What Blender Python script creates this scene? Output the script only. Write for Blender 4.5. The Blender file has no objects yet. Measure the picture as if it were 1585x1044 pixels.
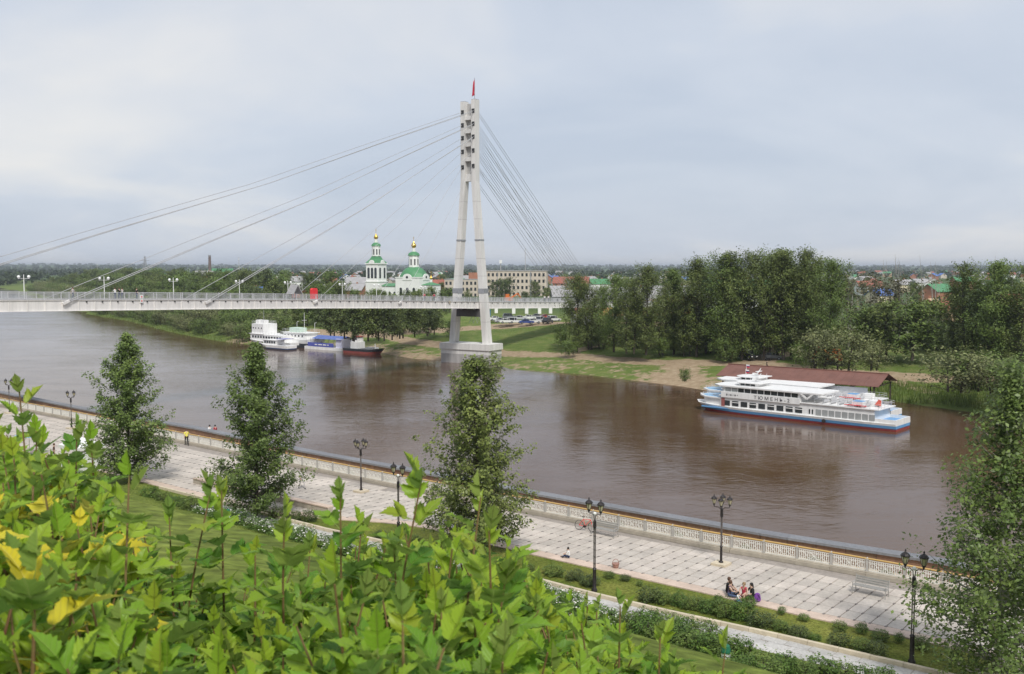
import bpy, bmesh, math, random
import numpy as np
from mathutils import Vector, Matrix
R = math.radians
random.seed(7); rng = np.random.default_rng(7)
sc = bpy.context.scene
C = sc.collection

# ------------------------------------------------------------ camera
F, CX, CY, EYE = 1522.0, 792.5, 522.0, 22.0          # focal length in photo pixels, picture centre, eye height above the river
PITCH = math.atan(108 / 1522)
cam_d = bpy.data.cameras.new('camera'); cam = bpy.data.objects.new('camera', cam_d); C.objects.link(cam)
cam.location = (0, 0, EYE); cam.rotation_euler = (R(90) - PITCH, 0, 0)
cam_d.sensor_width = 36; cam_d.lens = 36 * F / 1585
cam_d.clip_start = .1; cam_d.clip_end = 40000
cam_d.dof.use_dof = True; cam_d.dof.focus_distance = 90; cam_d.dof.aperture_fstop = 13
sc.camera = cam
# ------------------------------------------------------------ sky, sun, exposure
SUN_EL, SUN_AZ = 50, 168          # light comes from behind the camera, a little to the right
w = bpy.data.worlds.new('World'); sc.world = w; w.use_nodes = True
nt = w.node_tree; N = nt.nodes; Lk = nt.links
for n in list(N): N.remove(n)
out = N.new('ShaderNodeOutputWorld'); bg = N.new('ShaderNodeBackground')
sky = N.new('ShaderNodeTexSky'); sky.sky_type = 'NISHITA'; sky.sun_disc = False
sky.sun_elevation = R(SUN_EL); sky.sun_rotation = R(SUN_AZ); sky.dust_density = 2.5; sky.altitude = 80
tc = N.new('ShaderNodeTexCoord'); sep = N.new('ShaderNodeSeparateXYZ'); Lk.new(tc.outputs['Generated'], sep.inputs[0])
def wmath(op, a, b=None):
    m = N.new('ShaderNodeMath'); m.operation = op
    for i, v in enumerate((a, b)):
        if v is None: continue
        if isinstance(v, (int, float)): m.inputs[i].default_value = v
        else: Lk.new(v, m.inputs[i])
    return m.outputs[0]
zz = wmath('ADD', wmath('MAXIMUM', sep.outputs[2], 0.0), .22)
cmb = N.new('ShaderNodeCombineXYZ'); Lk.new(wmath('DIVIDE', sep.outputs[0], zz), cmb.inputs[0]); Lk.new(wmath('DIVIDE', sep.outputs[1], zz), cmb.inputs[1])
def wnoise(scale, detail, rough, dist, off):
    mp = N.new('ShaderNodeMapping'); mp.inputs['Location'].default_value = off; mp.inputs['Scale'].default_value = (1, 1, 1); Lk.new(cmb.outputs[0], mp.inputs[0])
    n = N.new('ShaderNodeTexNoise'); n.inputs['Scale'].default_value = scale; n.inputs['Detail'].default_value = detail
    n.inputs['Roughness'].default_value = rough; n.inputs['Distortion'].default_value = dist; Lk.new(mp.outputs[0], n.inputs['Vector'])
    return n.outputs['Fac']
n1 = wnoise(.75, 4, .5, .6, (3.1, 1.7, 0)); n2 = wnoise(2.0, 4, .5, .6, (7.3, 4.1, 2))
cl = wmath('ADD', wmath('MULTIPLY', n1, .8), wmath('MULTIPLY', n2, .2))
ramp = N.new('ShaderNodeValToRGB'); Lk.new(cl, ramp.inputs[0])
e = ramp.color_ramp.elements; e[0].position = .34; e[0].color = (.272, .305, .36, 1); e[1].position = .68; e[1].color = (.42, .416, .412, 1)
x = e.new(.5); x.color = (.315, .342, .388, 1)
sk = N.new('ShaderNodeVectorMath'); sk.operation = 'SCALE'; sk.inputs['Scale'].default_value = .06; Lk.new(sky.outputs[0], sk.inputs[0])
mix = N.new('ShaderNodeMix'); mix.data_type = 'RGBA'; mix.inputs[0].default_value = .9
Lk.new(sk.outputs[0], mix.inputs[6]); Lk.new(ramp.outputs[0], mix.inputs[7])
bg.inputs[1].default_value = 1.0
Lk.new(mix.outputs[2], bg.inputs[0]); Lk.new(bg.outputs[0], out.inputs[0])
sd = bpy.data.lights.new('sun', 'SUN'); sd.energy = 1.5; sd.angle = R(10); sd.color = (1, .965, .91)
sun = bpy.data.objects.new('sun', sd); C.objects.link(sun)
az = R(SUN_AZ)
sun_from = Vector((math.sin(az) * math.cos(R(SUN_EL)), math.cos(az) * math.cos(R(SUN_EL)), math.sin(R(SUN_EL))))
sun.rotation_euler = (-sun_from).to_track_quat('-Z', 'Y').to_euler(); sun.location = sun_from * 100
vs = sc.view_settings; vs.view_transform = 'Standard'; vs.look = 'None'; vs.gamma = 1; vs.exposure = 1.06; vs.use_curve_mapping = False
sc.cycles.max_bounces = 6; sc.cycles.transparent_max_bounces = 8; sc.cycles.volume_bounces = 0
sc.cycles.use_denoising = True; sc.cycles.caustics_reflective = False; sc.cycles.caustics_refractive = False

# ------------------------------------------------------------ helpers
def ray(px, py):
    a, b = (px - CX) / F, -(py - CY) / F
    return np.array([a, math.cos(PITCH) + b * math.sin(PITCH), -math.sin(PITCH) + b * math.cos(PITCH)])
def P(px, py, z):                # where the sight line meets height z
    r = ray(px, py); return np.array([0, 0, EYE]) + r * ((z - EYE) / r[2])
def PD(px, py, Y):               # the point on the sight line at depth Y
    r = ray(px, py); return np.array([0, 0, EYE]) + r * (Y / r[1])
def TX(px, D): return (px - CX) / F * D

MATS = {}
def nodes_of(name):
    m = bpy.data.materials.new(name); m.use_nodes = True
    return m, m.node_tree.nodes, m.node_tree.links, m.node_tree.nodes['Principled BSDF']
def mat(name, col, rough=.75, var=.15, scale=1.5, bump=0, bscale=None, metal=0, spec=.4, obj_random=0, hue2=None, coat=0, streak=0, fine=0):
    """principled colour, broken up by two sizes of noise in world space"""
    if name in MATS: return MATS[name]
    m, n, l, b = nodes_of(name)
    geo = n.new('ShaderNodeNewGeometry')
    a = n.new('ShaderNodeTexNoise'); a.inputs['Scale'].default_value = scale; a.inputs['Detail'].default_value = 6; a.inputs['Roughness'].default_value = .65
    if streak:
        mp = n.new('ShaderNodeMapping'); mp.inputs['Scale'].default_value = (1, 1, streak); l.new(geo.outputs['Position'], mp.inputs[0]); l.new(mp.outputs[0], a.inputs['Vector'])
    else: l.new(geo.outputs['Position'], a.inputs['Vector'])
    r = n.new('ShaderNodeValToRGB'); l.new(a.outputs['Fac'], r.inputs[0])
    c2 = hue2 or tuple(min(1, c * (1 + var)) for c in col)
    e = r.color_ramp.elements; e[0].position = .3; e[1].position = .7
    e[0].color = tuple(c * (1 - var) for c in col) + (1,); e[1].color = tuple(c2) + (1,)
    last = r.outputs[0]
    if obj_random:
        oi = n.new('ShaderNodeObjectInfo'); hs = n.new('ShaderNodeHueSaturation')
        mr = n.new('ShaderNodeMapRange'); mr.inputs[3].default_value = 1 - obj_random; mr.inputs[4].default_value = 1 + obj_random
        l.new(oi.outputs['Random'], mr.inputs[0]); l.new(mr.outputs[0], hs.inputs['Value'])
        m2 = n.new('ShaderNodeMapRange'); m2.inputs[3].default_value = .5 - obj_random * .06; m2.inputs[4].default_value = .5 + obj_random * .06
        mm = n.new('ShaderNodeMath'); mm.operation = 'FRACT'; mx = n.new('ShaderNodeMath'); mx.operation = 'MULTIPLY'; mx.inputs[1].default_value = 7.31
        l.new(oi.outputs['Random'], mx.inputs[0]); l.new(mx.outputs[0], mm.inputs[0]); l.new(mm.outputs[0], m2.inputs[0]); l.new(m2.outputs[0], hs.inputs['Hue'])
        l.new(last, hs.inputs['Color']); last = hs.outputs[0]
    if fine:
        f2 = n.new('ShaderNodeTexNoise'); f2.inputs['Scale'].default_value = scale * 14; f2.inputs['Detail'].default_value = 4; l.new(geo.outputs['Position'], f2.inputs['Vector'])
        fr = n.new('ShaderNodeMapRange'); fr.inputs[1].default_value = .3; fr.inputs[2].default_value = .7; fr.inputs[3].default_value = 1 - fine; fr.inputs[4].default_value = 1 + fine; l.new(f2.outputs['Fac'], fr.inputs[0])
        h3 = n.new('ShaderNodeHueSaturation'); l.new(fr.outputs[0], h3.inputs['Value']); l.new(last, h3.inputs['Color']); last = h3.outputs[0]
    l.new(last, b.inputs['Base Color'])
    b.inputs['Roughness'].default_value = rough; b.inputs['Metallic'].default_value = metal; b.inputs['Specular IOR Level'].default_value = spec
    if coat: b.inputs['Coat Weight'].default_value = coat
    if bump:
        bn = n.new('ShaderNodeTexNoise'); bn.inputs['Scale'].default_value = bscale or scale * 8; bn.inputs['Detail'].default_value = 5
        l.new(geo.outputs['Position'], bn.inputs['Vector'])
        bp = n.new('ShaderNodeBump'); bp.inputs['Strength'].default_value = bump; bp.inputs['Distance'].default_value = .05
        l.new(bn.outputs['Fac'], bp.inputs['Height']); l.new(bp.outputs[0], b.inputs['Normal'])
    MATS[name] = m; return m
def leaf_mat(name, c1, c2, back=None, trans=.3, rough=.5, obj_random=.12, scale=.7, spec=.3):
    """thin leaf: diffuse front, paler back, some light coming through"""
    if name in MATS: return MATS[name]
    m, n, l, b = nodes_of(name)
    geo = n.new('ShaderNodeNewGeometry')
    a = n.new('ShaderNodeTexNoise'); a.inputs['Scale'].default_value = scale; a.inputs['Detail'].default_value = 5; a.inputs['Roughness'].default_value = .7
    l.new(geo.outputs['Position'], a.inputs['Vector'])
    r = n.new('ShaderNodeValToRGB'); l.new(a.outputs['Fac'], r.inputs[0]); e = r.color_ramp.elements
    e[0].position = .32; e[0].color = (*c1, 1); e[1].position = .68; e[1].color = (*c2, 1)
    oi = n.new('ShaderNodeObjectInfo'); hs = n.new('ShaderNodeHueSaturation'); mr = n.new('ShaderNodeMapRange')
    mr.inputs[3].default_value = 1 - obj_random; mr.inputs[4].default_value = 1 + obj_random
    l.new(oi.outputs['Random'], mr.inputs[0]); l.new(mr.outputs[0], hs.inputs['Value']); l.new(r.outputs[0], hs.inputs['Color'])
    rl = n.new('ShaderNodeMapRange'); rl.inputs[3].default_value = .62; rl.inputs[4].default_value = 1.42
    l.new(geo.outputs['Random Per Island'], rl.inputs[0])
    h2 = n.new('ShaderNodeHueSaturation'); l.new(rl.outputs[0], h2.inputs['Value']); l.new(hs.outputs[0], h2.inputs['Color'])
    last = h2.outputs[0]
    if back:
        mx = n.new('ShaderNodeMix'); mx.data_type = 'RGBA'; l.new(geo.outputs['Backfacing'], mx.inputs[0]); l.new(last, mx.inputs[6]); mx.inputs[7].default_value = (*back, 1); last = mx.outputs[2]
    l.new(last, b.inputs['Base Color']); b.inputs['Roughness'].default_value = rough; b.inputs['Specular IOR Level'].default_value = spec
    t = n.new('ShaderNodeBsdfTranslucent'); l.new(last, t.inputs[0])
    ms = n.new('ShaderNodeMixShader'); ms.inputs[0].default_value = trans; l.new(b.outputs[0], ms.inputs[1]); l.new(t.outputs[0], ms.inputs[2])
    l.new(ms.outputs[0], n['Material Output'].inputs[0])
    MATS[name] = m; return m
def glass_mat(name, col=(.03, .035, .04), rough=.08):
    return mat(name, col, rough=rough, var=.4, scale=.9, spec=.7)

def tag(o, label=None, cat=None, group=None, kind=None):
    if label: o['label'] = label
    if cat: o['category'] = cat
    if group: o['group'] = group
    if kind: o['kind'] = kind
    return o
def link(o, parent=None):
    C.objects.link(o)
    if parent is not None: o.parent = parent
    return o
def thing(name, label, cat, loc=(0, 0, 0), rz=0, group=None):
    o = bpy.data.objects.new(name, None); o.empty_display_size = .2
    o.location = tuple(loc); o.rotation_euler = (0, 0, rz); link(o)
    return tag(o, label, cat, group)
def mesh_obj(name, me, parent=None, loc=None, rot=None, scl=None):
    o = bpy.data.objects.new(name, me)
    if loc is not None: o.location = tuple(loc)
    if rot is not None: o.rotation_euler = rot
    if scl is not None: o.scale = (scl,) * 3 if isinstance(scl, (int, float)) else scl
    return link(o, parent)
def copy_tree(o, parent=None, loc=None, rz=None, skip=()):
    c = o.copy(); C.objects.link(c); c.parent = parent
    if loc is not None: c.location = tuple(loc)
    if rz is not None: c.rotation_euler = (0, 0, rz)
    for ch in list(o.children):
        if ch.name.split('.')[0] not in skip: copy_tree(ch, c)
    return c
def np_mesh(name, V, Q, mats, midx=None, smooth=False):
    """mesh from numpy vertices and a face array (n,3) or (n,4)"""
    V = np.asarray(V, np.float32); Q = np.asarray(Q, np.int32)
    me = bpy.data.meshes.new(name); k = Q.shape[1]
    me.vertices.add(len(V)); me.vertices.foreach_set('co', V.ravel())
    me.loops.add(Q.size); me.loops.foreach_set('vertex_index', Q.ravel())
    me.polygons.add(len(Q)); me.polygons.foreach_set('loop_start', np.arange(0, Q.size, k, dtype=np.int32))
    for m in mats: me.materials.append(m)
    if midx is not None: me.polygons.foreach_set('material_index', np.asarray(midx, np.int32))
    if smooth: me.polygons.foreach_set('use_smooth', np.ones(len(Q), bool))
    me.update(calc_edges=True); return me

class MB:
    """collects simple solids into ONE mesh"""
    def __init__(s): s.v = []; s.f = []; s.mi = []; s.cur = 0; s.xf = None
    def mat(s, i): s.cur = i; return s
    def add(s, vs, fs):
        o = len(s.v); s.v += [tuple(v) for v in vs]; s.f += [tuple(i + o for i in f) for f in fs]; s.mi += [s.cur] * len(fs); return s
    def box(s, c, d, rz=0, taper=1, top_shift=(0, 0)):
        x, y, z = d[0] / 2, d[1] / 2, d[2] / 2; ca, sa = math.cos(rz), math.sin(rz); vs = []
        for k, (sx, sy, sz) in enumerate([(-1, -1, -1), (1, -1, -1), (1, 1, -1), (-1, 1, -1), (-1, -1, 1), (1, -1, 1), (1, 1, 1), (-1, 1, 1)]):
            t = taper if sz > 0 else 1
            px, py = sx * x * t + (top_shift[0] if sz > 0 else 0), sy * y * t + (top_shift[1] if sz > 0 else 0)
            vs.append((c[0] + px * ca - py * sa, c[1] + px * sa + py * ca, c[2] + sz * z))
        return s.add(vs, [(3, 2, 1, 0), (4, 5, 6, 7), (0, 1, 5, 4), (1, 2, 6, 5), (2, 3, 7, 6), (3, 0, 4, 7)])
    def tube(s, p, q, r, r2=None, n=8, caps=True):
        p, q = Vector(p), Vector(q); r2 = r if r2 is None else r2; d = (q - p)
        if d.length < 1e-6: return s
        d.normalize(); a = d.orthogonal().normalized(); b = d.cross(a); vs = []
        for c, rr in ((p, r), (q, r2)):
            for k in range(n):
                t = 2 * math.pi * k / n; vs.append(c + (a * math.cos(t) + b * math.sin(t)) * rr)
        fs = [(k, (k + 1) % n, n + (k + 1) % n, n + k) for k in range(n)]
        if caps: fs += [tuple(range(n - 1, -1, -1)), tuple(range(n, 2 * n))]
        return s.add(vs, fs)
    def path(s, pts, r, n=6):
        rr = r if isinstance(r, (list, tuple)) else [r] * len(pts)
        for i in range(len(pts) - 1): s.tube(pts[i], pts[i + 1], rr[i], rr[i + 1], n)
        return s
    def bar(s, p, q, w, h):
        """rectangular bar from p to q, w across, h high"""
        p, q = Vector(p), Vector(q); d = (q - p).normalized(); up = Vector((0, 0, 1))
        if abs(d.z) > .95: up = Vector((0, 1, 0))
        a = d.cross(up).normalized() * (w / 2); b = a.cross(d).normalized() * (h / 2)
        vs = [p - a - b, p + a - b, p + a + b, p - a + b, q - a - b, q + a - b, q + a + b, q - a + b]
        return s.add(vs, [(0, 1, 2, 3), (7, 6, 5, 4), (0, 4, 5, 1), (1, 5, 6, 2), (2, 6, 7, 3), (3, 7, 4, 0)])
    def lathe(s, prof, c=(0, 0, 0), n=12, rot=0, sx=1, sy=1):
        vs = []; m = len(prof)
        for r, z in prof:
            for k in range(n):
                t = 2 * math.pi * k / n + rot; vs.append((c[0] + r * math.cos(t) * sx, c[1] + r * math.sin(t) * sy, c[2] + z))
        fs = [(i * n + k, i * n + (k + 1) % n, (i + 1) * n + (k + 1) % n, (i + 1) * n + k) for i in range(m - 1) for k in range(n)]
        fs += [tuple(range(n - 1, -1, -1)), tuple(range((m - 1) * n, m * n))]
        return s.add(vs, fs)
    def ball(s, c, r, n=8, m=5, sz=1):
        return s.lathe([(max(.001, r * math.sin(math.pi * i / m)), -r * sz * math.cos(math.pi * i / m)) for i in range(m + 1)], c, n)
    def prism(s, poly, y0, y1, axis='y'):
        """polygon in (x,z) pushed along y (axis y), or polygon in (x,y) pushed along z"""
        n = len(poly)
        if axis == 'y': vs = [(a, y0, b) for a, b in poly] + [(a, y1, b) for a, b in poly]
        else: vs = [(a, b, y0) for a, b in poly] + [(a, b, y1) for a, b in poly]
        fs = [(k, (k + 1) % n, n + (k + 1) % n, n + k) for k in range(n)] + [tuple(range(n - 1, -1, -1)), tuple(range(n, 2 * n))]
        return s.add(vs, fs)
    def gable(s, c, L, W, h, over=0, th=.15):
        """two roof slopes with thickness; ridge along local x, c at eave height"""
        W2 = W / 2 + over; L2 = L / 2 + over; x, y, z = c
        for sg in (-1, 1):
            e0, e1 = sg * W2, 0; zz0 = z - h * over / (W / 2)
            vs = [(x - L2, y + e0, zz0), (x + L2, y + e0, zz0), (x + L2, y + e1, z + h), (x - L2, y + e1, z + h)]
            vs += [(a, b, q + th) for a, b, q in vs]
            s.add(vs, [(0, 1, 2, 3), (7, 6, 5, 4), (0, 4, 5, 1), (1, 5, 6, 2), (2, 6, 7, 3), (3, 7, 4, 0)])
        return s
    def hip(s, c, L, W, h, over=.3, ridge=None):
        x, y, z = c; a, b = L / 2 + over, W / 2 + over; r = max(0.02, (L - W) / 2 if ridge is None else ridge)
        vs = [(x - a, y - b, z), (x + a, y - b, z), (x + a, y + b, z), (x - a, y + b, z), (x - r, y, z + h), (x + r, y, z + h)]
        return s.add(vs, [(0, 1, 5, 4), (1, 2, 5), (2, 3, 4, 5), (3, 0, 4), (3, 2, 1, 0)])
    def mesh(s, name, mats, smooth=False):
        me = bpy.data.meshes.new(name); me.from_pydata(s.v, [], s.f)
        ms = mats if isinstance(mats, (list, tuple)) else [mats]
        for m in ms: me.materials.append(m)
        me.polygons.foreach_set('material_index', s.mi)
        bm = bmesh.new(); bm.from_mesh(me); bmesh.ops.recalc_face_normals(bm, faces=bm.faces); bm.to_mesh(me); bm.free()
        if smooth:
            me.polygons.foreach_set('use_smooth', [True] * len(me.polygons))
            try: me.set_sharp_from_angle(angle=R(40))
            except Exception: pass
        me.update(); return me
    def build(s, name, mats, parent=None, loc=None, rot=None, smooth=False, scl=None):
        return mesh_obj(name, s.mesh(name, mats, smooth), parent, loc, rot, scl)
# ------------------------------------------------------------ surface materials
def ground_mat():
    m, n, l, b = nodes_of('bank ground')
    geo = n.new('ShaderNodeNewGeometry'); at = n.new('ShaderNodeAttribute'); at.attribute_name = 'cover'
    def noise(s, d=6, r=.65):
        t = n.new('ShaderNodeTexNoise'); t.inputs['Scale'].default_value = s; t.inputs['Detail'].default_value = d; t.inputs['Roughness'].default_value = r
        l.new(geo.outputs['Position'], t.inputs['Vector']); return t.outputs['Fac']
    def ramp(f, *st):
        r = n.new('ShaderNodeValToRGB'); l.new(f, r.inputs[0]); e = r.color_ramp.elements
        while len(e) < len(st): e.new(.5)
        for i, (p, c) in enumerate(st): e[i].position = p; e[i].color = (*c, 1)
        return r.outputs[0]
    grass = ramp(noise(.35), (.3, (.085, .135, .028)), (.5, (.125, .17, .04)), (.72, (.21, .21, .075)))
    sand = ramp(noise(.8), (.3, (.27, .195, .12)), (.55, (.36, .275, .18)), (.75, (.46, .375, .265)))
    town = ramp(noise(.02), (.35, (.055, .095, .03)), (.6, (.085, .125, .045)), (.75, (.16, .15, .09)))
    sx = n.new('ShaderNodeSeparateColor'); l.new(at.outputs['Color'], sx.inputs[0])
    def mixc(f, a, c):
        x = n.new('ShaderNodeMix'); x.data_type = 'RGBA'; l.new(f, x.inputs[0]); l.new(a, x.inputs[6]); l.new(c, x.inputs[7]); return x.outputs[2]
    ad = n.new('ShaderNodeMath'); ad.operation = 'ADD'; l.new(sx.outputs[0], ad.inputs[0])
    sb = n.new('ShaderNodeMath'); sb.operation = 'MULTIPLY_ADD'; sb.inputs[1].default_value = 1.7; sb.inputs[2].default_value = -.85; l.new(noise(.45, 7, .7), sb.inputs[0]); l.new(sb.outputs[0], ad.inputs[1])
    st = n.new('ShaderNodeMapRange'); st.inputs[1].default_value = .42; st.inputs[2].default_value = .6; l.new(ad.outputs[0], st.inputs[0])
    col = mixc(sx.outputs[1], grass, town); col = mixc(st.outputs[0], col, sand)
    l.new(col, b.inputs['Base Color']); b.inputs['Roughness'].default_value = .95; b.inputs['Specular IOR Level'].default_value = .15
    bp = n.new('ShaderNodeBump'); bp.inputs['Strength'].default_value = .8; bp.inputs['Distance'].default_value = .3; l.new(noise(2.2), bp.inputs['Height']); l.new(bp.outputs[0], b.inputs['Normal'])
    return m
def water_mat():
    m, n, l, b = nodes_of('river water')
    geo = n.new('ShaderNodeNewGeometry')
    def noise(s, d, r, rot=0, sx=1, sy=1, dist=0):
        mp = n.new('ShaderNodeMapping'); mp.inputs['Rotation'].default_value = (0, 0, rot); mp.inputs['Scale'].default_value = (sx, sy, 1); l.new(geo.outputs['Position'], mp.inputs[0])
        t = n.new('ShaderNodeTexNoise'); t.inputs['Scale'].default_value = s; t.inputs['Detail'].default_value = d; t.inputs['Roughness'].default_value = r; t.inputs['Distortion'].default_value = dist
        l.new(mp.outputs[0], t.inputs['Vector']); return t.outputs['Fac']
    r = n.new('ShaderNodeValToRGB'); l.new(noise(.03, 4, .6), r.inputs[0]); e = r.color_ramp.elements
    e[0].position = .35; e[0].color = (.086, .047, .026, 1); e[1].position = .7; e[1].color = (.118, .069, .041, 1)
    l.new(r.outputs[0], b.inputs['Base Color'])
    b.inputs['IOR'].default_value = 1.33; b.inputs['Roughness'].default_value = .06; b.inputs['Specular IOR Level'].default_value = .4
    patch = n.new('ShaderNodeMapRange'); patch.inputs[1].default_value = .42; patch.inputs[2].default_value = .62; patch.inputs[3].default_value = .25; patch.inputs[4].default_value = 1
    l.new(noise(.035, 5, .65, R(-35), 1, 2.2, .8), patch.inputs[0])
    def mul(a, c):
        x = n.new('ShaderNodeMath'); x.operation = 'MULTIPLY'; l.new(a, x.inputs[0])
        if isinstance(c, float): x.inputs[1].default_value = c
        else: l.new(c, x.inputs[1])
        return x.outputs[0]
    def add(a, c):
        x = n.new('ShaderNodeMath'); x.operation = 'ADD'; l.new(a, x.inputs[0]); l.new(c, x.inputs[1]); return x.outputs[0]
    fine = noise(1.5, 4, .6, R(-38), .75, 1.25, .8); mid = noise(.4, 3, .5, R(-42), .75, 1.2, .9)
    h = add(mul(mul(fine, patch.outputs[0]), 1.0), mul(mid, .9))
    bp = n.new('ShaderNodeBump'); bp.inputs['Strength'].default_value = .27; bp.inputs['Distance'].default_value = .12
    l.new(h, bp.inputs['Height']); l.new(bp.outputs[0], b.inputs['Normal'])
    return m
M_GROUND, M_WATER = ground_mat(), water_mat()
M_LAWN = mat('lawn', (.125, .18, .025), .95, .35, .45, bump=.9, bscale=9, hue2=(.215, .22, .05), spec=.1, fine=.4)
M_SLOPE = mat('slope grass', (.115, .18, .027), .95, .4, .5, bump=1, bscale=7, hue2=(.20, .235, .05), spec=.1, fine=.4)
M_PAVE = mat('pale paving', (.485, .435, .38), .85, .2, .45, fine=.1, bump=.15, obj_random=.035)
M_PAVEBASE = mat('paving joints', (.31, .275, .245), .95, .2, 3)
M_PINK = mat('pink granite', (.56, .44, .355), .75, .16, .8, fine=.08, bump=.1, obj_random=.05)
M_PATH = mat('path paving', (.46, .445, .42), .85, .2, .6, fine=.12, bump=.15, obj_random=.06)
M_KERB = mat('kerb stone', (.58, .50, .37), .8, .12, 3, obj_random=.06)
M_BROWNGR = mat('brown granite', (.185, .105, .065), .6, .3, 2.2, obj_random=.12)
M_GREYGR = mat('grey granite', (.20, .205, .22), .8, .18, 4, obj_random=.1)
M_PLINTH = mat('plinth stone', (.40, .355, .29), .8, .14, 2.5, obj_random=.06)
M_WALK = mat('lower walk paving', (.58, .50, .38), .85, .12, 1.5)
M_SOIL = mat('soil', (.075, .06, .035), .95, .3, 4)

# ------------------------------------------------------------ far bank terrain
SHORE = np.array([(-2600, 1750), (-1500, 1420), (-760, 1235), (-560, 1090), (-440, 890), (-300, 650), (-197, 459), (-154, 399), (-115, 332), (-90, 296), (-76, 280), (-57, 270), (-34.7, 254), (-24.5, 236.5),
    (-16.5, 232), (-9.5, 229.2), (-4, 222), (-.5, 211.5), (14.3, 201.2), (25.7, 187.5), (31, 181), (36, 172), (50, 168), (62.8, 160), (66.1, 154), (71.3, 146), (78, 136), (100, 112), (150, 65), (260, -40), (600, -380), (900, -700)], float)
def seg_dist(X, Y, poly):
    best = np.full(X.shape, 1e9)
    for a, b in zip(poly[:-1], poly[1:]):
        d = b - a; t = np.clip(((X - a[0]) * d[0] + (Y - a[1]) * d[1]) / (d @ d), 0, 1)
        best = np.minimum(best, np.hypot(X - a[0] - t * d[0], Y - a[1] - t * d[1]))
    return best
def inside(X, Y, poly):
    r = np.zeros(X.shape, bool); n = len(poly)
    for i in range(n):
        x0, y0 = poly[i]; x1, y1 = poly[(i + 1) % n]
        c = ((y0 > Y) != (y1 > Y)) & (X < (x1 - x0) * (Y - y0) / (y1 - y0 + 1e-12) + x0); r ^= c
    return r
BANK_POLY = np.vstack([SHORE, [(14000, -700), (14000, 20000), (-14000, 20000), (-14000, 1750)]])
def shore_d(X, Y):
    X, Y = np.asarray(X, float), np.asarray(Y, float)
    return np.where(inside(X, Y, BANK_POLY), 1, -1) * seg_dist(X, Y, SHORE)
def vnoise(X, Y, s, seed=0):
    return np.sin(X * s + 1.3 * np.sin(Y * s * .7 + seed)) * np.cos(Y * s * 1.1 + 1.7 * np.sin(X * s * .6 + seed * 2.1))
def bank_z(X, Y):
    X, Y = np.asarray(X, float), np.asarray(Y, float); d = shore_d(X, Y)
    z = np.interp(d, [-40, -8, 0, 5, 16, 26, 55, 80, 400, 20000], [-4, -1.2, -.05, .9, 2.3, 3.2, 5.9, 6.1, 6.4, 6.4])
    z = z + np.clip(d / 20, 0, 1) * (.18 * vnoise(X, Y, .16) + .1 * vnoise(X, Y, .45, 3))
    D = np.hypot(X, Y)      # low wooded ridge on the horizon
    z = z + np.interp(D, [3500, 6500, 9000, 15000], [0, 34, 52, 40]) * (.8 + .2 * vnoise(X, Y, .0009, 5)) * (.75 + .25 * np.tanh(-X / 2500))
    return z
def axis(fine0, fine1, step, lo, hi, growth=1.16):
    a = list(np.arange(fine0, fine1 + 1e-6, step)); s = step; q = fine1
    while q < hi: s *= growth; q += s; a.append(q)
    s = step; q = fine0
    while q > lo: s *= growth; q -= s; a.insert(0, q)
    return np.array(a)
gx = axis(-70, 95, 1.25, -13000, 13000); gy = axis(120, 300, 1.3, -400, 15000)
GX, GY = np.meshgrid(gx, gy); GZ = bank_z(GX, GY); nx, ny = len(gx), len(gy)
I = np.arange(nx * ny).reshape(ny, nx)
Q = np.stack([I[:-1, :-1], I[:-1, 1:], I[1:, 1:], I[1:, :-1]], -1).reshape(-1, 4)
zq = GZ.ravel()[Q].max(1); Q = Q[zq > -3.5]
me = np_mesh('ground', np.stack([GX, GY, GZ], -1).reshape(-1, 3), Q, [M_GROUND], smooth=True)
DS = shore_d(GX, GY)
def track(pts, wid):
    return np.clip(1.35 - seg_dist(GX, GY, np.array(pts, float)) / wid, 0, 1)
sand = np.interp(DS, [-6, 0, 4, 9, 16], [1, .72, .55, .35, .12])
sand = np.where((GX < -52), sand * .2, sand); sand = np.where(GX > 56, sand * .35, sand); sand = np.where((GX > -6) & (GX < 24), sand * np.interp(DS, [0, 6, 10], [.55, .8, 1.4]), sand)
beach = np.exp(-((GX - 31) / 9) ** 2 - ((GY - 186) / 14) ** 2) * .9 + np.exp(-((GX + 27) / 9) ** 2 - ((GY - 243) / 8) ** 2) * .6
trk = np.maximum.reduce([track([(-60, 296), (-34, 276), (-14, 246), (8, 226), (28, 207), (45, 196), (68, 178), (92, 160), (130, 130)], 3.6), track([(12, 224), (22, 236), (28, 256), (40, 270)], 2.6),
    track([(48, 195), (58, 208), (64, 225)], 4), track([(66, 180), (70, 162)], 1.6) * .8, track([(-80, 288), (-45, 286), (0, 284), (40, 280)], 7) * (GY > 278), track([(34, 200), (33, 185)], 5) * .8])
cover = np.zeros((ny, nx, 4), np.float32); cover[..., 3] = 1
cover[..., 0] = np.clip(np.maximum.reduce([sand, beach, trk]), 0, 1) * (np.hypot(GX, GY) < 700)
cover[..., 1] = np.clip((DS - 70) / 60, 0, 1)
ca = me.color_attributes.new('cover', 'FLOAT_COLOR', 'POINT'); ca.data.foreach_set('color', cover.ravel())
tag(mesh_obj('ground', me), 'grassy and sandy far river bank running out to the horizon', kind='structure')

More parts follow.
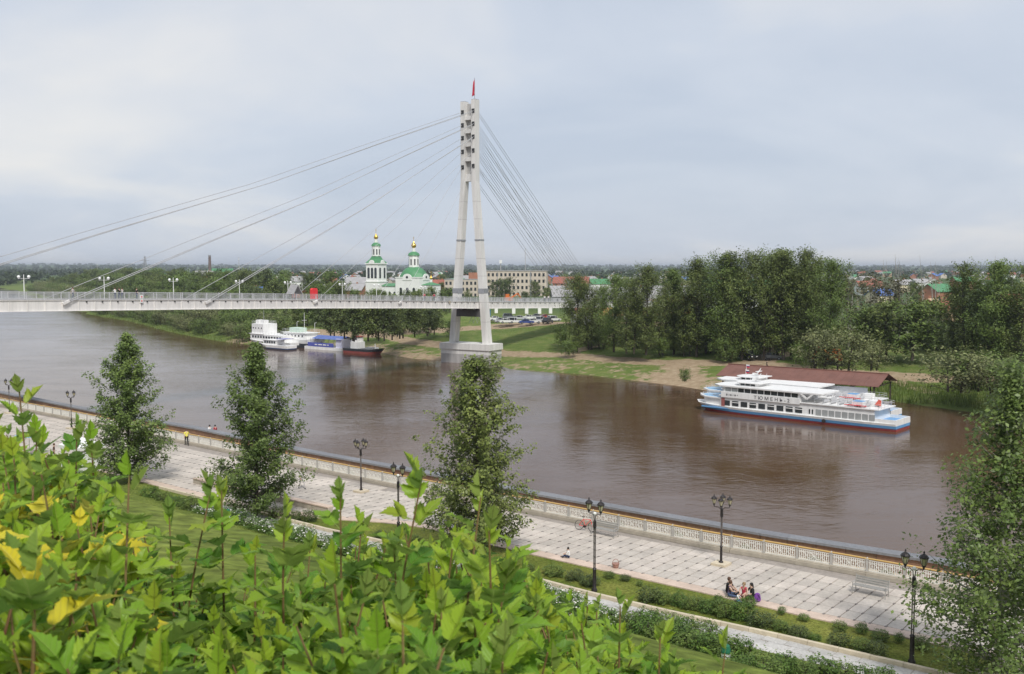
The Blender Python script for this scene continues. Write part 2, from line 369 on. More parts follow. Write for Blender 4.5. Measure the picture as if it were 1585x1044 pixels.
# river: one sheet
wx = np.array([-9000, -2500, -900, -400, -150, 0, 120, 300, 1500, 9000.]); wy = np.array([-900, -100, 40, 120, 200, 300, 500, 900, 2000, 4000.])
WX, WY = np.meshgrid(wx, wy); I = np.arange(100).reshape(10, 10)
Q = np.stack([I[:-1, :-1], I[:-1, 1:], I[1:, 1:], I[1:, :-1]], -1).reshape(-1, 4)
tag(mesh_obj('river', np_mesh('river', np.stack([WX, WY, 0 * WX], -1).reshape(-1, 3), Q, [M_WATER])), 'wide brown river with soft ripples and reflections', kind='structure')

# ------------------------------------------------------------ near bank, in a frame (t along the railing, v towards the viewer)
O2 = np.array([2.3, 72.4]); U2 = np.array([.777, -.6295]); U2 /= np.linalg.norm(U2); V2 = np.array([U2[1], -U2[0]])
U_ANG = math.atan2(U2[1], U2[0])
def tv(p): d = np.asarray(p[:2]) - O2; return d @ U2, d @ V2
def W2(t, v, z): q = O2 + U2 * t + V2 * v; return (q[0], q[1], z)
Z_PROM, Z_WALK, Z_COP = 3.5, 1.75, 3.0
def edge(pts, z, left=None, right=None):
    a = sorted(tv(P(x, y, z)) for x, y in pts); T = [q[0] for q in a]; V = [q[1] for q in a]
    T = [-160] + T + [110]; V = [V[0] if left is None else left] + V + [V[-1] if right is None else right]
    return lambda t: np.interp(t, T, V)
v_rail = edge([(38, 636), (111, 650), (255, 680), (340, 697.5), (464, 724), (562, 744), (641, 760), (840, 798), (978, 825), (1116, 852), (1200, 866), (1413, 905)], Z_PROM)
v_cop = edge([(0, 608), (145, 637), (300, 663), (471, 699), (673, 735.6), (840, 767), (1200, 830), (1430, 866)], Z_COP)
v_near = edge([(1500, 1010), (1411, 989), (1240, 953.6), (1111, 923), (840, 862.5), (732, 838), (679, 821), (607, 810), (511, 804), (427, 794.5), (310, 770), (225, 748), (100, 715), (0, 690)], Z_PROM)
v_path = edge([(505, 822), (608, 844), (722, 872), (818, 896), (903, 919), (1034, 950), (1200, 986), (1430, 1039)], 3.6)
PATH_W = 2.0
def slope_z(v, v0):
    return np.interp(v - v0, [-1, 0, 1.2, 10, 20, 30, 35, 38.6, 41, 60, 90], [3.6, 3.6, 3.95, 6.4, 9.8, 14.4, 17.0, 19.7, 20.25, 20.5, 21])
def near_z(x, y):
    t, v = tv((x, y)); vn, vp = v_near(t), v_path(t)
    if v < v_rail(t): return Z_WALK
    if v < vn: return Z_PROM
    if v < vp + PATH_W: return 3.6
    return float(slope_z(v, vp + PATH_W))
def strip(name, va, vb, za, zb, m, t0=-150, t1=105, dt=2.0, rows=1, kind='structure', label=None, zf=None):
    T = np.arange(t0, t1 + dt / 2, dt); V = []
    for t in T:
        a, b = va(t), vb(t)
        for r in range(rows + 1):
            v = a + (b - a) * r / rows; z = zf(t, v) if zf else za + (zb - za) * r / rows
            V.append(W2(t, v, z))
    k = rows + 1; n = len(T); I = np.arange(n * k).reshape(n, k)
    Q = np.stack([I[:-1, :-1], I[:-1, 1:], I[1:, 1:], I[1:, :-1]], -1).reshape(-1, 4)
    return tag(mesh_obj(name, np_mesh(name, V, Q[:, ::-1], [m], smooth=rows > 3)), label, kind=kind)
off = lambda f, d: (lambda t: f(t) + d)
strip('lower_walk', off(v_cop, -.1), v_rail, Z_WALK, Z_WALK, M_WALK, label='cream paved lower walk between parapet and railing')
strip('retaining_wall', v_rail, off(v_rail, .02), -1, Z_PROM - .01, M_PLINTH, label='stone retaining wall below the promenade')
promenade = strip('promenade', v_rail, v_near, Z_PROM - .02, Z_PROM - .02, M_PAVEBASE, label='wide pale paved river promenade')
strip('lawn_strip', v_near, v_path, 3.46, 3.60, M_LAWN, rows=4, label='green lawn strip between promenade and footpath')
footpath = strip('footpath', v_path, off(v_path, PATH_W + .3), 3.575, 3.575, M_PAVEBASE, t0=-24, label='pale grey footpath at the foot of the slope')
strip('grass_slope', (lambda t: v_path(t) + (PATH_W + .05 if t > -23 else -.3)), off(v_path, 95), 0, 0, M_SLOPE, dt=1.5, rows=60, label='steep mown grass slope above the footpath',
      zf=lambda t, v: float(slope_z(v, v_path(t) + PATH_W)) + (.1 * math.sin(t * .5) * math.sin(v * .6) if v > v_path(t) + PATH_W + 2 else -.02))

# paving slabs of the promenade: the 300 that show largest are objects, the rest one piece
def slab_mesh(name, a, b, h, m, bev=.018):
    return MB().box((0, 0, h / 2), (a, b, h), taper=1 - bev).mesh(name, m)
SU, SV = .80, 1.28
slab_me = [slab_mesh('paving_slab', SU - .055, SV - .02, .045, M_PAVE), slab_mesh('paving_slab', SU - .055, SV - .02, .042, mat('pale paving b', (.455, .41, .36), .85, .2, .45, fine=.1, bump=.15, obj_random=.035)),
           slab_mesh('paving_slab', SU - .055, SV - .02, .047, mat('pale paving c', (.51, .455, .40), .85, .2, .45, fine=.1, bump=.15, obj_random=.035))]
spots = []
for t in np.arange(-120, 60, SU):
    a, b = v_rail(t) + .45, v_near(t) - .95
    for k in range(int((b - a) / SV)):
        v = b - (k + .5) * SV; x, y, _ = W2(t, v, 0); spots.append((x * x + y * y, t, v))
vis = lambda t, v: abs(W2(t, v, 0)[0] / max(1, W2(t, v, 0)[1])) < .56
spots.sort(); near_ = [s for s in spots if vis(s[1], s[2])][:300]; near_set = set((s[1], s[2]) for s in near_)
for _, t, v in near_:
    o = mesh_obj('paving_slab', slab_me[rng.integers(3)], promenade, W2(t, v, Z_PROM - .02 + rng.uniform(0, .004)), (0, 0, U_ANG))
far_mb = MB()
for _, t, v in spots:
    if (t, v) in near_set: continue
    far_mb.mat(int(rng.integers(3))); x, y, z = W2(t, v, Z_PROM + .001); far_mb.box((x, y, z), (SU - .055, SV - .02, .042), U_ANG, taper=.985)
tag(far_mb.build('paving_slab_field', [M_PAVE, MATS['pale paving b'], MATS['pale paving c']], promenade), kind='stuff')
# dark square studs where the slabs meet
stud = MB(); M_STUD = mat('dark stud', (.19, .165, .15), .8, .2, 4)
for _, t, v in spots[:1500]:
    x, y, z = W2(t + SU / 2, v + SV / 2, Z_PROM + .012); stud.box((x, y, z), (.13, .2, .05), U_ANG)
tag(stud.build('stud_field', M_STUD, promenade), kind='stuff')
# pink granite band along the lawn
for t in np.arange(-118, 62, 1.2):
    t2 = t + 1.19; a = [W2(t, v_near(t) - .93, 0), W2(t2, v_near(t2) - .93, 0), W2(t2, v_near(t2), 0), W2(t, v_near(t), 0)]
    if t > -60: MB().prism([(q[0], q[1]) for q in a], Z_PROM - .1, Z_PROM + .028, 'z').build('border_stone', M_PINK, promenade)
# kerb of the footpath and its slabs
kerb = thing('path_kerb', 'long cream stone kerb between the lawn and the footpath', 'kerb', W2(0, v_path(0), 3.5))
ko = Vector(kerb.location)
for t in np.arange(-30, 50, 1.5):
    p, q = Vector(W2(t + .01, v_path(t), 3.66)) - ko, Vector(W2(t + 1.49, v_path(t + 1.5), 3.66)) - ko
    MB().bar(p, q, .22, .26).build('kerb_stone', M_KERB, kerb)
pslab = slab_mesh('path_slab', 1.16, .62, .04, M_PATH)
for t in np.arange(-22, 50, 1.18):
    for k in range(3):
        mesh_obj('path_slab', pslab, footpath, W2(t + (k % 2) * .4, v_path(t) + .45 + k * .64, 3.575 - .012 + rng.uniform(0, .005)), (0, 0, U_ANG - .02))
# lawn edge drop next to the promenade is earth
# ------------------------------------------------------------ granite parapet at the water
parapet = thing('river_parapet', 'long brown granite parapet wall with grey coping along the water', 'wall', W2(0, v_cop(0), Z_WALK)); po = Vector(parapet.location)
wall_mb = []
for t in np.arange(-120, 66, 2.0):
    a, b = v_cop(t) - .35, v_cop(t + 2) - .35
    p, q = Vector(W2(t + .012, a - .05, 0)) - po, Vector(W2(t + 1.988, b - .05, 0)) - po
    p.z = q.z = (Z_COP - .15 - 1.2) / 2 - po.z + .0; hh = Z_COP - .15 + 1.2
    MB().bar(p, q, .62, hh).build('wall_block', M_BROWNGR, parapet)
    p, q = Vector(W2(t + .008, a - .12, Z_COP - .06)) - po, Vector(W2(t + 1.992, b - .12, Z_COP - .06)) - po
    MB().bar(p, q, 1.05, .17).build('coping_stone', M_GREYGR, parapet)
# ------------------------------------------------------------ cable-stayed footbridge
M_CONC = mat('pale concrete', (.66, .645, .62), .8, .16, 1.1, streak=.08, bump=.15, bscale=4)
M_GIRD = mat('white girder paint', (.78, .755, .73), .6, .17, 1.6, streak=.12, hue2=(.84, .81, .78), obj_random=.03)
M_STEEL = mat('grey steel', (.33, .335, .35), .5, .15, 2, metal=.3)
M_RAILW = mat('grey rail paint', (.50, .50, .51), .5, .1, 2)
M_CABLE = mat('cable sheath', (.42, .42, .43), .5, .1, 1)
M_DARK = mat('dark opening', (.03, .03, .032), .8, .2, 2)
M_PIERL = mat('pier base concrete', (.40, .385, .375), .85, .2, .9, streak=.15, bump=.2, bscale=3)
M_DECK = mat('bridge deck', (.30, .29, .285), .9, .15, 1.5)
M_UNDER = mat('weathered beam', (.10, .095, .095), .8, .25, 1)
B0 = np.array([-67.7, 130.]); BD = np.array([.513, .858]); BD /= np.linalg.norm(BD); BM = np.array([BD[1], -BD[0]])   # BM: across the deck, to the right and nearer
B_ANG = math.atan2(BD[1], BD[0])
def dz(t): return float(np.interp(t, [-90, 0, 30, 60, 90, 115, 155, 240], [19.3, 17.75, 16.95, 16.05, 14.98, 14.02, 12.75, 10.2]))
def BW(t, m, z): q = B0 + BD * t + BM * m; return Vector((q[0], q[1], z))
T_PYL, HALF = 113.2, 2.9
bo = BW(T_PYL, 0, 0)
bridge = thing('cable_bridge', 'white cable-stayed footbridge with a tall two-legged concrete pylon', 'bridge', bo)
BL = lambda t, m, z: BW(t, m, z) - bo
# deck slab
mb = MB(); TT = np.arange(-75, 231, 5.)
for a, b in zip(TT[:-1], TT[1:]):
    mb.bar(BL(a, 0, dz(a) - .16), BL(b, 0, dz(b) - .16), 2 * HALF - .1, .3)
mb.build('deck', M_DECK, bridge)
pan_w = 2.55
def bridge_panel():
    mb = MB(); mb.box((pan_w / 2, 0, 1.0), (pan_w, .07, .06)); mb.box((pan_w / 2, 0, .12), (pan_w, .05, .05)); mb.box((pan_w / 2, 0, .82), (pan_w, .04, .035))
    for k in range(1, 16): mb.box((k * pan_w / 16, 0, .47), (.022, .022, .7))
    return mb.mesh('railing_panel', M_RAILW)
pan_me = bridge_panel(); post_me = MB().box((0, 0, .53), (.09, .1, 1.06)).mesh('railing_post', M_RAILW)
gird_me = MB().box((pan_w / 2, 0, 0), (pan_w - .03, .1, 1.42)).box((pan_w / 2, 0, -.735), (pan_w, .5, .06)).box((pan_w / 2, -.02, .735), (pan_w, .3, .06)).mesh('girder_panel', M_GIRD)
stiff_me = MB().box((0, 0, 0), (.05, .22, 1.38)).mesh('stiffener', M_GIRD)
drain_me = MB().tube((0, -.14, 0), (0, .02, 0), .1, n=8).mesh('drain_hole', M_DARK)
i = 0
for t in np.arange(-72, 226, pan_w):
    sl = -math.atan2(dz(t + pan_w) - dz(t), pan_w); i += 1
    for sg in (1, -1):
        if sg < 0 and t < -20: continue
        rot = (0, sl, B_ANG)
        mesh_obj('girder_panel', gird_me, bridge, BL(t, sg * HALF, dz(t) - .8), rot)
        if sg > 0: mesh_obj('stiffener', stiff_me, bridge, BL(t, sg * (HALF + .03), dz(t) - .8), rot)
        if sg > 0 and t > 8: mesh_obj('drain_hole', drain_me, bridge, BL(t + 1.2, HALF + .06, dz(t + 1.2) - .3), rot)
        mesh_obj('railing_panel', pan_me, bridge, BL(t, sg * (HALF - .12), dz(t)), rot)
        mesh_obj('railing_post', post_me, bridge, BL(t, sg * (HALF - .12), dz(t)), (0, 0, B_ANG))
# pylon: two legs, vertical above the fork
ZB, ZF, ZT = 4.5, 41.5, 59.6
def leg(sg):
    mb = MB(); lv = [(ZB, 4.6, 1.45, 2.0), (ZF - 13, 2.5, 1.24, 1.8), (ZF, 1.45, 1.16, 1.7), (ZT + (.3 if sg > 0 else 0), 1.45, 1.16, 1.7)]
    vs = []; fs = []
    for z, m, wm, wt in lv:
        for a, b in ((-1, -1), (1, -1), (1, 1), (-1, 1)):
            p = BL(T_PYL + a * wt / 2, sg * m + b * wm / 2, z); vs.append(p)
    for r in range(len(lv) - 1):
        for k in range(4): fs.append((r * 4 + k, r * 4 + (k + 1) % 4, r * 4 + 4 + (k + 1) % 4, r * 4 + 4 + k))
    fs += [(3, 2, 1, 0), tuple(range(len(vs) - 4, len(vs)))]
    return mb.add(vs, fs).build('pylon_leg', M_CONC, bridge)
for sg in (1, -1):
    lg = leg(sg)
    for k, z in enumerate((57.2, 54.3, 51.4, 48.3, 44.8)):
        MB().box((0, 0, 0), (.2, .72, .95), B_ANG).build('cable_opening', M_DARK, lg, BL(T_PYL - .83, sg * 1.45, z + (.15 if sg > 0 else 0)))
    m = 4.6 + (2.5 - 4.6) * (28.4 - ZB) / (ZF - 13 - ZB)
    MB().box((0, 0, 0), (1.96, 1.4, .35), B_ANG).build('collar', M_STEEL, lg, BL(T_PYL, sg * m, 28.2))
    m = 4.6 + (2.5 - 4.6) * (16.6 - ZB) / (ZF - 13 - ZB)
    MB().box((0, 0, 0), (2.06, 1.52, 1.1), B_ANG).build('collar', M_STEEL, lg, BL(T_PYL, sg * m, 16.6))
    MB().box((0, 0, 0), (1.5, 1.1, .08), B_ANG).build('cap', M_STEEL, lg, BL(T_PYL, sg * 1.45, ZT + (.36 if sg > 0 else .06)))
for z in (55.9, 52.9, 49.9, 46.6):
    MB().box((0, 0, 0), (1.3, 1.72, .9), B_ANG).build('tie_beam', M_CONC, bridge, BL(T_PYL, 0, z))
MB().box((0, 0, 0), (1.1, 1.74, 1.6), B_ANG).build('tie_beam', M_CONC, bridge, BL(T_PYL, 0, 42.4))
web = MB().box((0, 0, 0), (.4, 1.74, 17.2), B_ANG).build('web_wall', mat('shade-dark recess concrete', (.42, .41, .40), .85, .1, .6), bridge, BL(T_PYL + .4, 0, 50.6))  # same concrete in a darker tone, painting the shade of the recess
MB().box((0, 0, 0), (1.7, 7.4, 1.7), B_ANG).build('cross_beam', M_UNDER, bridge, BL(T_PYL, 0, 11.5))
for k, m in enumerate((-1.8, 1.8)):
    MB().box((0, 0, 0), (2.6, .3, .5), B_ANG).build('bearing', M_STEEL, bridge, BL(T_PYL, m, 12.45))
mb = MB()
for k in range(7): mb.tube(BL(T_PYL - .9, .3 + k * .55, 9.2 + (k % 2) * 1.4), BL(T_PYL - .9, .85 + k * .55, 9.2 + ((k + 1) % 2) * 1.4), .04, n=5)
mb.build('access_ladder', M_STEEL, bridge)
# pier
MB().box((0, 0, 0), (5.4, 13.2, 4.6), B_ANG).build('pier_base', M_PIERL, bridge, BL(T_PYL, .15, .1))
MB().box((0, 0, 0), (5.44, 13.24, 1.1), B_ANG).build('pier_band', M_CONC, bridge, BL(T_PYL, .15, 2.62))
MB().box((0, 0, 0), (5.9, 13.8, 1.4), B_ANG, taper=.99).build('pier_cap', M_CONC, bridge, BL(T_PYL, .15, 3.83))
# formwork joints on the legs
for sg in (1, -1):
    for z in (9.5, 14, 20, 24, 33, 37):
        m = float(np.interp(z, [ZB, ZF - 13, ZF], [4.6, 2.5, 1.45])); MB().box((0, 0, 0), (float(np.interp(z, [ZB, ZF - 13, ZF], [2.0, 1.8, 1.7])) + .02, float(np.interp(z, [ZB, ZF - 13, ZF], [1.45, 1.24, 1.16])) + .02, .07), B_ANG).build('formwork_joint', M_PIERL, bridge, BL(T_PYL, sg * m, z))
# approach piers on the far bank
for t in (168, 196):
    mb = MB()
    for m in (-1.7, 1.7): mb.box(BL(t, m, (dz(t) + 4) / 2 - .6), (.8, .8, dz(t) - 4 + .6 - 1.2), B_ANG)
    mb.build('approach_pier', M_GIRD, bridge)
# stays: main span and back stays, one on each side of the deck
for k, (ta, zp) in enumerate([(-17.5, 57.2), (7.5, 54.3), (32.5, 51.4), (57.5, 48.3), (82.5, 44.8)]):
    for sg in (1, -1):
        r = .052 if k < 3 else .035
        for j in ((-.14, .14) if sg > 0 and k < 3 else (0,)):
            p = BL(ta + j * 3, sg * (HALF + .28), dz(ta) - .35); q = BL(T_PYL - .95, sg * 1.52 + j, zp + j)
            mid = (p + q) / 2; mid.z -= (q - p).length * .008
            pts = [p, (p * .56 + q * .06 + mid * .38), mid, (q * .56 + p * .06 + mid * .38), q]
            MB().path(pts, r if sg > 0 else .042, n=6).build('stay_cable', M_CABLE, bridge)
        MB().bar(BL(ta - .5, sg * (HALF + .25), dz(ta) - .55), BL(ta + .5, sg * (HALF + .25), dz(ta) - .15), .3, .35).build('cable_anchor', M_GIRD, bridge)
    tb = [177, 174, 171, 168, 164][k]
    for sg in (1, -1):
        for j in (-.2, .2):
            MB().path([BL(T_PYL + .95, sg * 1.52 + j * .5, zp + j), BL(tb + j * 5, sg * (HALF + .2), dz(tb) + .1)], .042, n=5).build('stay_cable', M_CABLE, bridge)
# flag
mb = MB().tube(BL(T_PYL, 1.3, ZT), BL(T_PYL, 1.3, ZT + 5.2), .06, n=6); mb.build('flag_pole', M_STEEL, bridge)
V = []; fl = BL(T_PYL, 1.3, 0)
for iz in range(9):
    for ix in range(5):
        wv = .16 * math.sin(ix * 1.9 + iz * .5); a = ix * .19 * (1 - .72 * iz / 8)
        V.append((fl.x - a * .9 + wv * .4, fl.y + wv - .08, ZT + 1.4 + iz * .44 - ix * .12))
I = np.arange(45).reshape(9, 5); Q = np.stack([I[:-1, :-1], I[:-1, 1:], I[1:, 1:], I[1:, :-1]], -1).reshape(-1, 4)
fo = mesh_obj('flag', np_mesh('flag', V, Q, [mat('red cloth', (.55, .03, .06), .8, .2, 1)], smooth=True), bridge)
sol = fo.modifiers.new('t', 'SOLIDIFY'); sol.thickness = .02
# globe lamps on the far side of the deck
M_WHITE = mat('white enamel', (.78, .78, .76), .4, .06, 2)
lamp_px = [38, 162, 269, 371, 446, 530, 583, 655]
lab = ['nearest the left edge of the picture', 'beside the three people leaning on the rail', 'above the bright green bushes', 'in front of the blue-roofed house', 'just left of the grey pitched kiosk', 'right of the red panel', 'in front of the bell tower', 'in front of the green-domed church']
for k, px in enumerate(lamp_px):
    m = -HALF - .2; r = (px - CX) / F; q = B0 + BM * m; t = (r * q[1] - q[0]) / (BD[0] - r * BD[1])
    o = thing('bridge_lamp', 'white twin-globe bridge lamp ' + lab[k], 'lamp', BW(t, m, dz(t) - .5), B_ANG, 'lamps along the bridge')
    MB().tube((0, 0, 0), (0, 0, 3.9), .07, .05, 7).box((0, .15, .1), (.2, .5, .2)).build('pole', M_WHITE, o)
    for s in (-1, 1):
        MB().bar((0, 0, 3.3), (s * .75, 0, 3.35), .05, .05).build('arm', M_WHITE, o)
        g = MB().ball((s * .75, 0, 3.58), .22, 10, 7).build('globe', mat('milk glass', (.82, .82, .80), .25, .05, 2), o, smooth=True)
        MB().lathe([(.1, -.06), (.12, 0), (.06, .03)], (s * .75, 0, 3.36), 8).build('holder', M_WHITE, o)
# red panel, grey pitched kiosk and small signs on the deck
def deck_at(px, m, z=0):
    r = (px - CX) / F; q = B0 + BM * m; t = (r * q[1] - q[0]) / (BD[0] - r * BD[1]); return t, BW(t, m, dz(t) + z)
t, p = deck_at(486, -1.2)
o = thing('red_display', 'bright red rounded display panel standing on the bridge deck', 'panel', p, B_ANG)
MB().prism([(-.72, .1), (.72, .1), (.72, 1.85), (.5, 2.12), (-.5, 2.12), (-.72, 1.85)], -.3, .3).build('panel_body', mat('red enamel', (.72, .035, .04), .5, .08, 1), o)
MB().box((0, 0, .05), (1.5, .7, .1)).build('base', M_STEEL, o)
t, p = deck_at(456, -1.3)
o = thing('pitched_kiosk', 'small grey pitched-roof shelter standing on the bridge deck', 'kiosk', p, B_ANG)
MB().prism([(-1.25, 1.0), (0, 2.75), (1.25, 1.0), (1.1, .95), (0, 2.5), (-1.1, .95)], -.9, .9).build('roof', mat('weathered boards', (.33, .32, .32), .8, .2, 3), o)
for s in (-1, 1):
    for y in (-.8, .8): MB().box((s * 1.1, y, .5), (.1, .1, 1.0)).build('post', M_STEEL, o)
for k, (px, zz) in enumerate(((219, 0), (696, 0))):
    t, p = deck_at(px, HALF + .16, -.75)
    o = thing('navigation_sign', ['pair of white square navigation plates with red dots on the bridge edge', 'small square cream navigation plate on the girder beside the pylon'][k], 'sign', p, B_ANG)
    for j in range(2 if k == 0 else 1):
        MB().box((0, -.05, .55 + j * .62), (.55, .06, .55)).build('plate', M_WHITE if k == 0 else M_KERB, o)
        MB().tube((0, -.1, .55 + j * .62), (0, -.075, .55 + j * .62), .12, n=10).build('dot', MATS['red enamel'] if k == 0 else M_STEEL, o)
    MB().box((0, 0, .7), (.08, .05, 1.5)).build('bracket', M_STEEL, o)

# ------------------------------------------------------------ promenade railing (cast panels between stone-grey posts)
M_CAST = mat('white cast iron', (.72, .70, .65), .5, .12, 3, obj_random=.04)
M_GOLD = mat('yellow handrail', (.62, .40, .13), .45, .12, 2)
railing = thing('promenade_railing', 'long white cast-iron railing with yellow handrail on a stone plinth', 'railing', W2(0, v_rail(0), Z_PROM)); ro = Vector(railing.location)
PW = 2.15
def cast_panel():
    mb = MB(); L = PW - .2; mb.box((L / 2 + .1, 0, .34), (L, .05, .06)).box((L / 2 + .1, 0, .97), (L, .05, .05)).box((L / 2 + .1, 0, .84), (L, .035, .03))
    n = 15
    for k in range(n):
        x = .1 + (k + .5) * L / n
        mb.box((x, 0, .66), (.06, .03, .62))
        if k % 2: mb.lathe([(.02, -.05), (.05, 0), (.02, .05)], (x, 0, .6), 6)
        else: mb.lathe([(.02, -.05), (.045, 0), (.02, .05)], (x, 0, .76), 6)
    for k in range(4):      # flowing loops across the panel
        cx = .1 + (k + .5) * L / 4; pts = [(cx + .2 * math.cos(a), .0, .63 + .17 * math.sin(a)) for a in np.linspace(0, 2 * math.pi, 13)]
        mb.path([Vector(q) for q in pts], .02, 4)
    return mb.mesh('cast_panel', M_CAST)
cp_me = cast_panel()
cpost_me = MB().box((0, 0, .66), (.15, .15, .75)).box((0, 0, 1.04), (.19, .19, .05)).lathe([(.05, 0), (.07, .04), (.01, .1)], (0, 0, 1.06), 8).mesh('railing_post', mat('stone grey iron', (.45, .43, .40), .6, .12, 3))
plinth_me = MB().box((PW / 2, 0, .12), (PW - .012, .62, .24)).box((PW / 2, 0, .27), (PW - .014, .44, .07)).mesh('plinth_block', M_PLINTH)
hand_me = MB().box((PW / 2, 0, 1.085), (PW, .11, .055)).mesh('handrail', M_GOLD)
for t in np.arange(-118, 62, PW):
    a, b = W2(t, v_rail(t), 0), W2(t + PW, v_rail(t + PW), 0); ang = math.atan2(b[1] - a[1], b[0] - a[0])
    loc = Vector((a[0], a[1], Z_PROM)) - ro
    for nm, m_ in (('cast_panel', cp_me), ('railing_post', cpost_me), ('plinth_block', plinth_me), ('handrail', hand_me)):
        mesh_obj(nm, m_, railing, loc, (0, 0, ang))

# ------------------------------------------------------------ lamps
M_BLACK = mat('black cast iron', (.035, .03, .03), .45, .3, 4, metal=.3)
M_GLASSY = mat('lantern glass', (.46, .42, .27), .12, .2, 5, spec=.8)
M_POLE = mat('worn pole', (.16, .14, .135), .4, .3, 3, metal=.4)
def lantern(o, c, s=1.0):
    x, y, z = c
    b = MB().lathe([(.09 * s, 0), (.19 * s, .34 * s), (.19 * s, .36 * s)], (x, y, z + .08 * s), 6).build('lantern_glass', M_GLASSY, o)
    f = MB()
    for k in range(6):
        a = k * math.pi / 3; ca, sa = math.cos(a), math.sin(a)
        f.tube((x + .098 * s * ca, y + .098 * s * sa, z + .08 * s), (x + .2 * s * ca, y + .2 * s * sa, z + .44 * s), .014 * s, n=4)
    f.lathe([(.03 * s, -.14 * s), (.05 * s, -.06 * s), (.1 * s, .05 * s), (.1 * s, .08 * s)], (x, y, z), 8)
    f.lathe([(.235 * s, .44 * s), (.235 * s, .48 * s), (.16 * s, .58 * s), (.06 * s, .64 * s), (.03 * s, .68 * s), (.05 * s, .72 * s), (.01 * s, .8 * s)], (x, y, z), 8)
    f.build('lantern_frame', M_BLACK, o)
def lamp_twin(px, py, label, rz):
    p = P(px, py, 3.6); o = thing('street_lamp', label, 'street lamp', (p[0], p[1], 3.58), rz, 'tall twin-lantern lamps on the lawn')
    MB().lathe([(.17, 0), (.17, .12), (.11, .2), (.1, 1.25), (.13, 1.3), (.09, 1.36)], n=10).build('base', M_BLACK, o, smooth=True)
    p_ = MB()
    for s in (-1, 1): p_.tube((s * .045, 0, 1.3), (s * .045, 0, 3.7), .034, n=6)
    for k in range(6): p_.box((0, 0, 1.6 + k * .4), (.16, .06, .05))
    p_.build('pole', M_POLE, o)
    MB().lathe([(.08, 0), (.1, .06), (.09, .4), (.06, .46)], (0, 0, 3.66), 8).build('collar', M_BLACK, o)
    for s in (-1, 1):
        pts = [Vector((s * .03, 0, 4.1)), Vector((s * .06, 0, 4.38)), Vector((s * .2, 0, 4.5)), Vector((s * .36, 0, 4.47)), Vector((s * .4, 0, 4.5))]
        MB().path(pts, .026, 6).build('arm', M_POLE, o); lantern(o, (s * .4, 0, 4.62), .95)
    MB().ball((0, 0, 4.5), .1, 10, 6).build('camera_dome', M_WHITE, o, smooth=True)
lamp_twin(617, 838, 'black twin-lantern lamp on the lawn left of the third big tree', R(-35))
lamp_twin(920, 915, 'black twin-lantern lamp on the lawn in front of the red bicycle', R(-38))
lamp_twin(1411, 1026, 'black twin-lantern lamp on the lawn beside the big right-hand tree', R(-25))
def lamp_four(px, py, label):
    p = P(px, py, 3.5); o = thing('street_lamp', label, 'street lamp', (p[0], p[1], 3.53), U_ANG, 'four-lantern lamps along the promenade')
    MB().box((0, 0, .07), (.95, .95, .14)).build('plinth', M_KERB, o)
    MB().lathe([(.14, .14), (.14, .2), (.08, .26), (.075, 1.1), (.1, 1.15), (.07, 1.2)], n=10).build('base', M_BLACK, o, smooth=True)
    p_ = MB()
    for s in (-1, 1): p_.tube((s * .035, 0, 1.15), (s * .035, 0, 3.1), .032, n=6)
    p_.build('pole', M_POLE, o)
    MB().lathe([(.07, 0), (.1, .05), (.09, .5), (.06, .55)], (0, 0, 3.0), 8).build('collar', M_BLACK, o)
    for k in range(4):
        a = k * math.pi / 2 + R(20); ca, sa = math.cos(a), math.sin(a)
        MB().path([Vector((0, 0, 3.45)), Vector((.2 * ca, .2 * sa, 3.62)), Vector((.42 * ca, .42 * sa, 3.62)), Vector((.48 * ca, .48 * sa, 3.7))], .024, 5).build('arm', M_BLACK, o)
        lantern(o, (.48 * ca, .48 * sa, 3.78), .8)
lamp_four(15, 640, 'four-lantern lamp at the far left end of the promenade')
lamp_four(111, 664, 'four-lantern lamp on the promenade left of the first big tree')
lamp_four(559, 762, 'four-lantern lamp on the promenade between the second and third big trees')
lamp_four(1116, 875, 'four-lantern lamp on the promenade above the seated group')
# ------------------------------------------------------------ trees and shrubs
M_BARK = mat('dark bark', (.075, .062, .05), .9, .3, 6)
M_BARKL = mat('pale bark', (.34, .32, .29), .85, .3, 4)
L_NEAR = leaf_mat('poplar leaf', (.085, .14, .032), (.19, .25, .065), back=(.25, .31, .15), trans=.25, rough=.42)
L_POP = leaf_mat('far poplar leaf', (.085, .122, .030), (.185, .22, .062), trans=.25)
L_WIL = leaf_mat('willow leaf', (.14, .17, .062), (.25, .26, .115), trans=.3)
L_MID = leaf_mat('mixed leaf', (.10, .16, .036), (.185, .245, .06), trans=.3)
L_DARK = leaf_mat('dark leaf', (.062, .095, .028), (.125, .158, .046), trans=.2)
L_YEL = leaf_mat('light green leaf', (.10, .145, .03), (.17, .20, .05), trans=.35)
L_OLIVE = leaf_mat('dry olive leaf', (.085, .082, .038), (.15, .135, .068), trans=.3)
L_HEDGE = leaf_mat('hedge leaf', (.075, .145, .026), (.15, .235, .05), trans=.3, scale=1.5)
L_FLOWER = mat('white blossom', (.78, .77, .66), .7, .08, 3)
